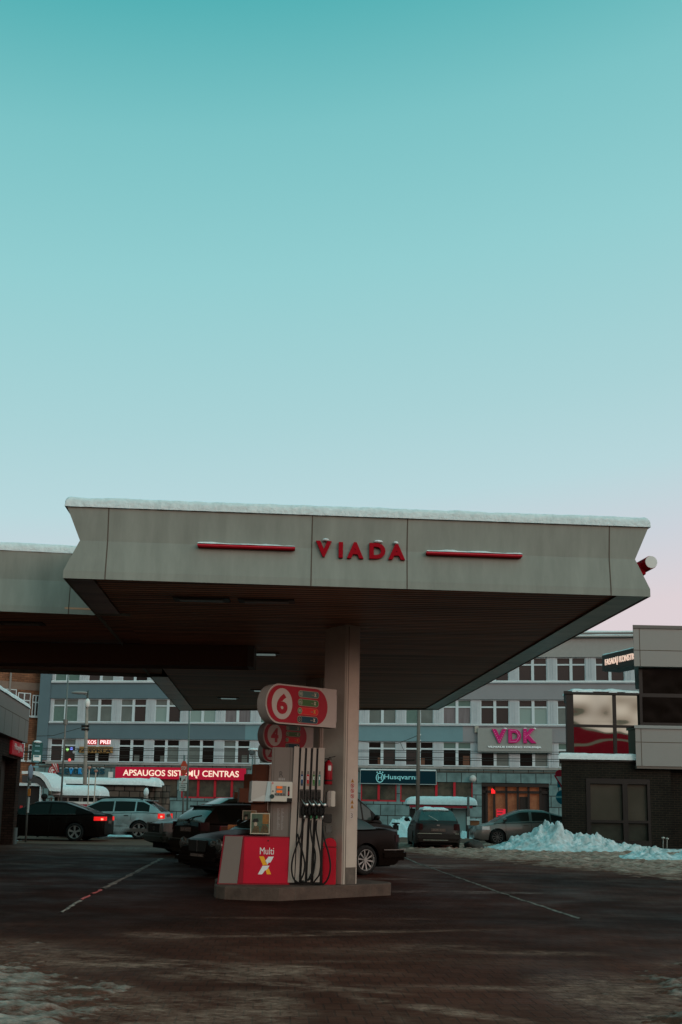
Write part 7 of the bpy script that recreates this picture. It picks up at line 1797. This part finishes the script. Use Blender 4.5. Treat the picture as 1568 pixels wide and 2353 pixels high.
snow_slab('roof_snow', [(-1.6, .52, 1.43), (-1.6, -.42, 1.43), (.1, -.42, 1.43), (.1, .52, 1.43)], .07, .12, M_snow, nz=.05, ns=3, n1=20, n2=12, parent=T)
mb = MB(); mb.bbox(-2.28, -2.1, -.80, .80, .34, .56, .05); rb_ = mb.build('rear_bumper', P_blackmatt, T)
mb = MB(); mb.box(-2.287, -2.281, -.12, .75, .565, .58); mb.box(-2.287, -2.281, -.74, -.60, .565, .58); mb.box(-2.287, -2.281, -.35, .55, .335, .35); mb.build('bumper_trim', MATS['stake_orange'] if False else mat('worn_edge', (.35, .33, .26), .4), rb_)
mb = MB(); mb.tube([(-2.12, .0, 1.02), (-2.02, .22, 1.15), (-2.0, .33, 1.20)], .014, 6); mb.build('wiper', mat('wiper_grey', (.30, .29, .26), .4), T)
mb = MB(); mb.bbox(-2.225, -2.195, -.06, .06, .855, .885, .01); mb.build('badge', M_chrome, T)
# h) warm grey saloon behind the snow
cor = dict(L=4.62, W=1.78, paint=P_greysil, fo=.96, ro=1.0, wr=.325, spokes=10, zr=1.46, inset=.26, rim=M_rimd,
           top=[(-2.31, .85), (-2.2, 1.02), (-1.7, 1.05), (-1, 1.0), (.8, .93), (1.25, .92), (1.75, .84), (2.1, .72), (2.27, .60), (2.31, .5)],
           gh=(1.5, .35, -.75, -2.0), rearpow=.8, glass=[(-1.45, -.95), (-.88, -.12), (-.04, 1.05)], doors=[-.9, -.08, 1.0], handles=[-.7, .15], tail=(.3, 0, .5, 0, .8, .95), headl=(.62, 0, .62, 0, .62, .76), rpz=.8, fpz=.42, sideglass=mat('grey_car_glass', (.022, .018, .015), .1), reg='JVR 912')
xc = at_y(1083, 1900, 43.4).x + 2.33
car('grey_saloon', 'warm grey saloon parked facing left behind the snow heap, beside the college entrance', 'car', (xc, 43.5, 0), R(180 + 2), cor, 'cars around the fuel station')

# ================================================================== PERSON behind the black saloon
def person(loc, H_, yaw):
    T = thing('person', 'person in dark clothes and dark knitted hat walking behind the black saloon', 'person', loc, yaw)
    me = bpy.data.meshes.new('body'); k = H_ / 1.75
    J = {'pel': (0, 0, .95), 'wst': (0, 0, 1.12), 'chs': (.01, 0, 1.33), 'nck': (.02, 0, 1.48), 'hb': (.03, 0, 1.55), 'hd': (.04, 0, 1.65), 'ht': (.04, 0, 1.72),
         'hl': (0, .10, .92), 'kl': (.16, .10, .52), 'al': (.10, .10, .10), 'tl': (.24, .10, .04), 'hr': (0, -.10, .92), 'kr': (-.06, -.10, .50), 'ar': (-.26, -.10, .12), 'tr': (-.14, -.10, .04),
         'sl': (.01, .19, 1.42), 'el': (-.08, .25, 1.15), 'wl': (.05, .26, .93), 'sr': (.01, -.19, 1.42), 'er': (.02, -.25, 1.15), 'wr': (.18, -.24, .97), 'fl': (.09, .26, .86), 'fr': (.24, -.24, .93)}
    E = [('pel', 'wst'), ('wst', 'chs'), ('chs', 'nck'), ('nck', 'hb'), ('hb', 'hd'), ('hd', 'ht'), ('pel', 'hl'), ('hl', 'kl'), ('kl', 'al'), ('al', 'tl'), ('pel', 'hr'), ('hr', 'kr'), ('kr', 'ar'), ('ar', 'tr'), ('chs', 'sl'), ('sl', 'el'), ('el', 'wl'), ('wl', 'fl'), ('chs', 'sr'), ('sr', 'er'), ('er', 'wr'), ('wr', 'fr')]
    RD = dict(pel=.15, wst=.145, chs=.17, nck=.06, hb=.07, hd=.10, ht=.07, hl=.10, kl=.07, al=.05, tl=.04, hr=.10, kr=.07, ar=.05, tr=.04, sl=.085, el=.062, wl=.045, fl=.04, sr=.085, er=.062, wr=.045, fr=.04)
    ks = list(J); me.from_pydata([Vector(J[q]) * k for q in ks], [(ks.index(a), ks.index(b2)) for a, b2 in E], [])
    o = bpy.data.objects.new('body', me); COL.objects.link(o); o.parent = T
    sm = o.modifiers.new('skin', 'SKIN'); sm.use_smooth_shade = True
    for i, q in enumerate(ks): me.skin_vertices[0].data[i].radius = (RD[q] * k, RD[q] * k)
    me.skin_vertices[0].data[0].use_root = True
    su = o.modifiers.new('sub', 'SUBSURF'); su.levels = 2; su.render_levels = 2
    me.materials.append(mat('coat_dark', (.014, .011, .010), .8))
    mb = MB(); mb.smooth = True; mb.ellip((.035 * k, 0, 1.69 * k), .135, .13, .12, 16, 10); mb.build('knitted_hat', mat('hat_dark', (.012, .010, .009), .9), T)
    mb = MB(); mb.smooth = True; mb.ellip((.10 * k, 0, 1.62 * k), .055, .065, .075, 12, 8); mb.build('face', mat('skin', (.20, .12, .09), .6), T)
pq = at_y(*C(0, 3000, .3827)(470, 560), 41.3)
person((pq.x, 41.3, 0), 1.72, R(180))

# exhaust vapour behind the black saloon
q = at_y(*C(0, 3000, .3827)(1110, 850), 39.9)
mb = MB(); mb.smooth = True; mb.ellip((q.x, 39.9, .42), .95, .4, .38, 24, 16)
for i, v in enumerate(mb.v):
    pass
vm = bpy.data.materials.new('exhaust_vapour'); vm.use_nodes = True; t = vm.node_tree; t.nodes.clear()
o_ = t.nodes.new('ShaderNodeOutputMaterial'); pv_ = t.nodes.new('ShaderNodeVolumePrincipled'); pv_.inputs['Color'].default_value = (.8, .75, .72, 1)
n_ = t.nodes.new('ShaderNodeTexNoise'); n_.inputs['Scale'].default_value = 2.6; n_.inputs['Detail'].default_value = 4; tc_ = t.nodes.new('ShaderNodeTexCoord')
mr = t.nodes.new('ShaderNodeMapRange'); mr.inputs['From Min'].default_value = .46; mr.inputs['From Max'].default_value = .75; mr.inputs['To Max'].default_value = 2.6
t.links.new(tc_.outputs['Object'], n_.inputs['Vector']); t.links.new(n_.outputs['Fac'], mr.inputs[0]); t.links.new(mr.outputs[0], pv_.inputs['Density']); t.links.new(pv_.outputs[0], o_.inputs['Volume'])
mb.build('exhaust_vapour', vm, loc=(q.x, 39.9, .3), label='faint exhaust vapour drifting behind the black saloon', cat='vapour', kind='stuff')
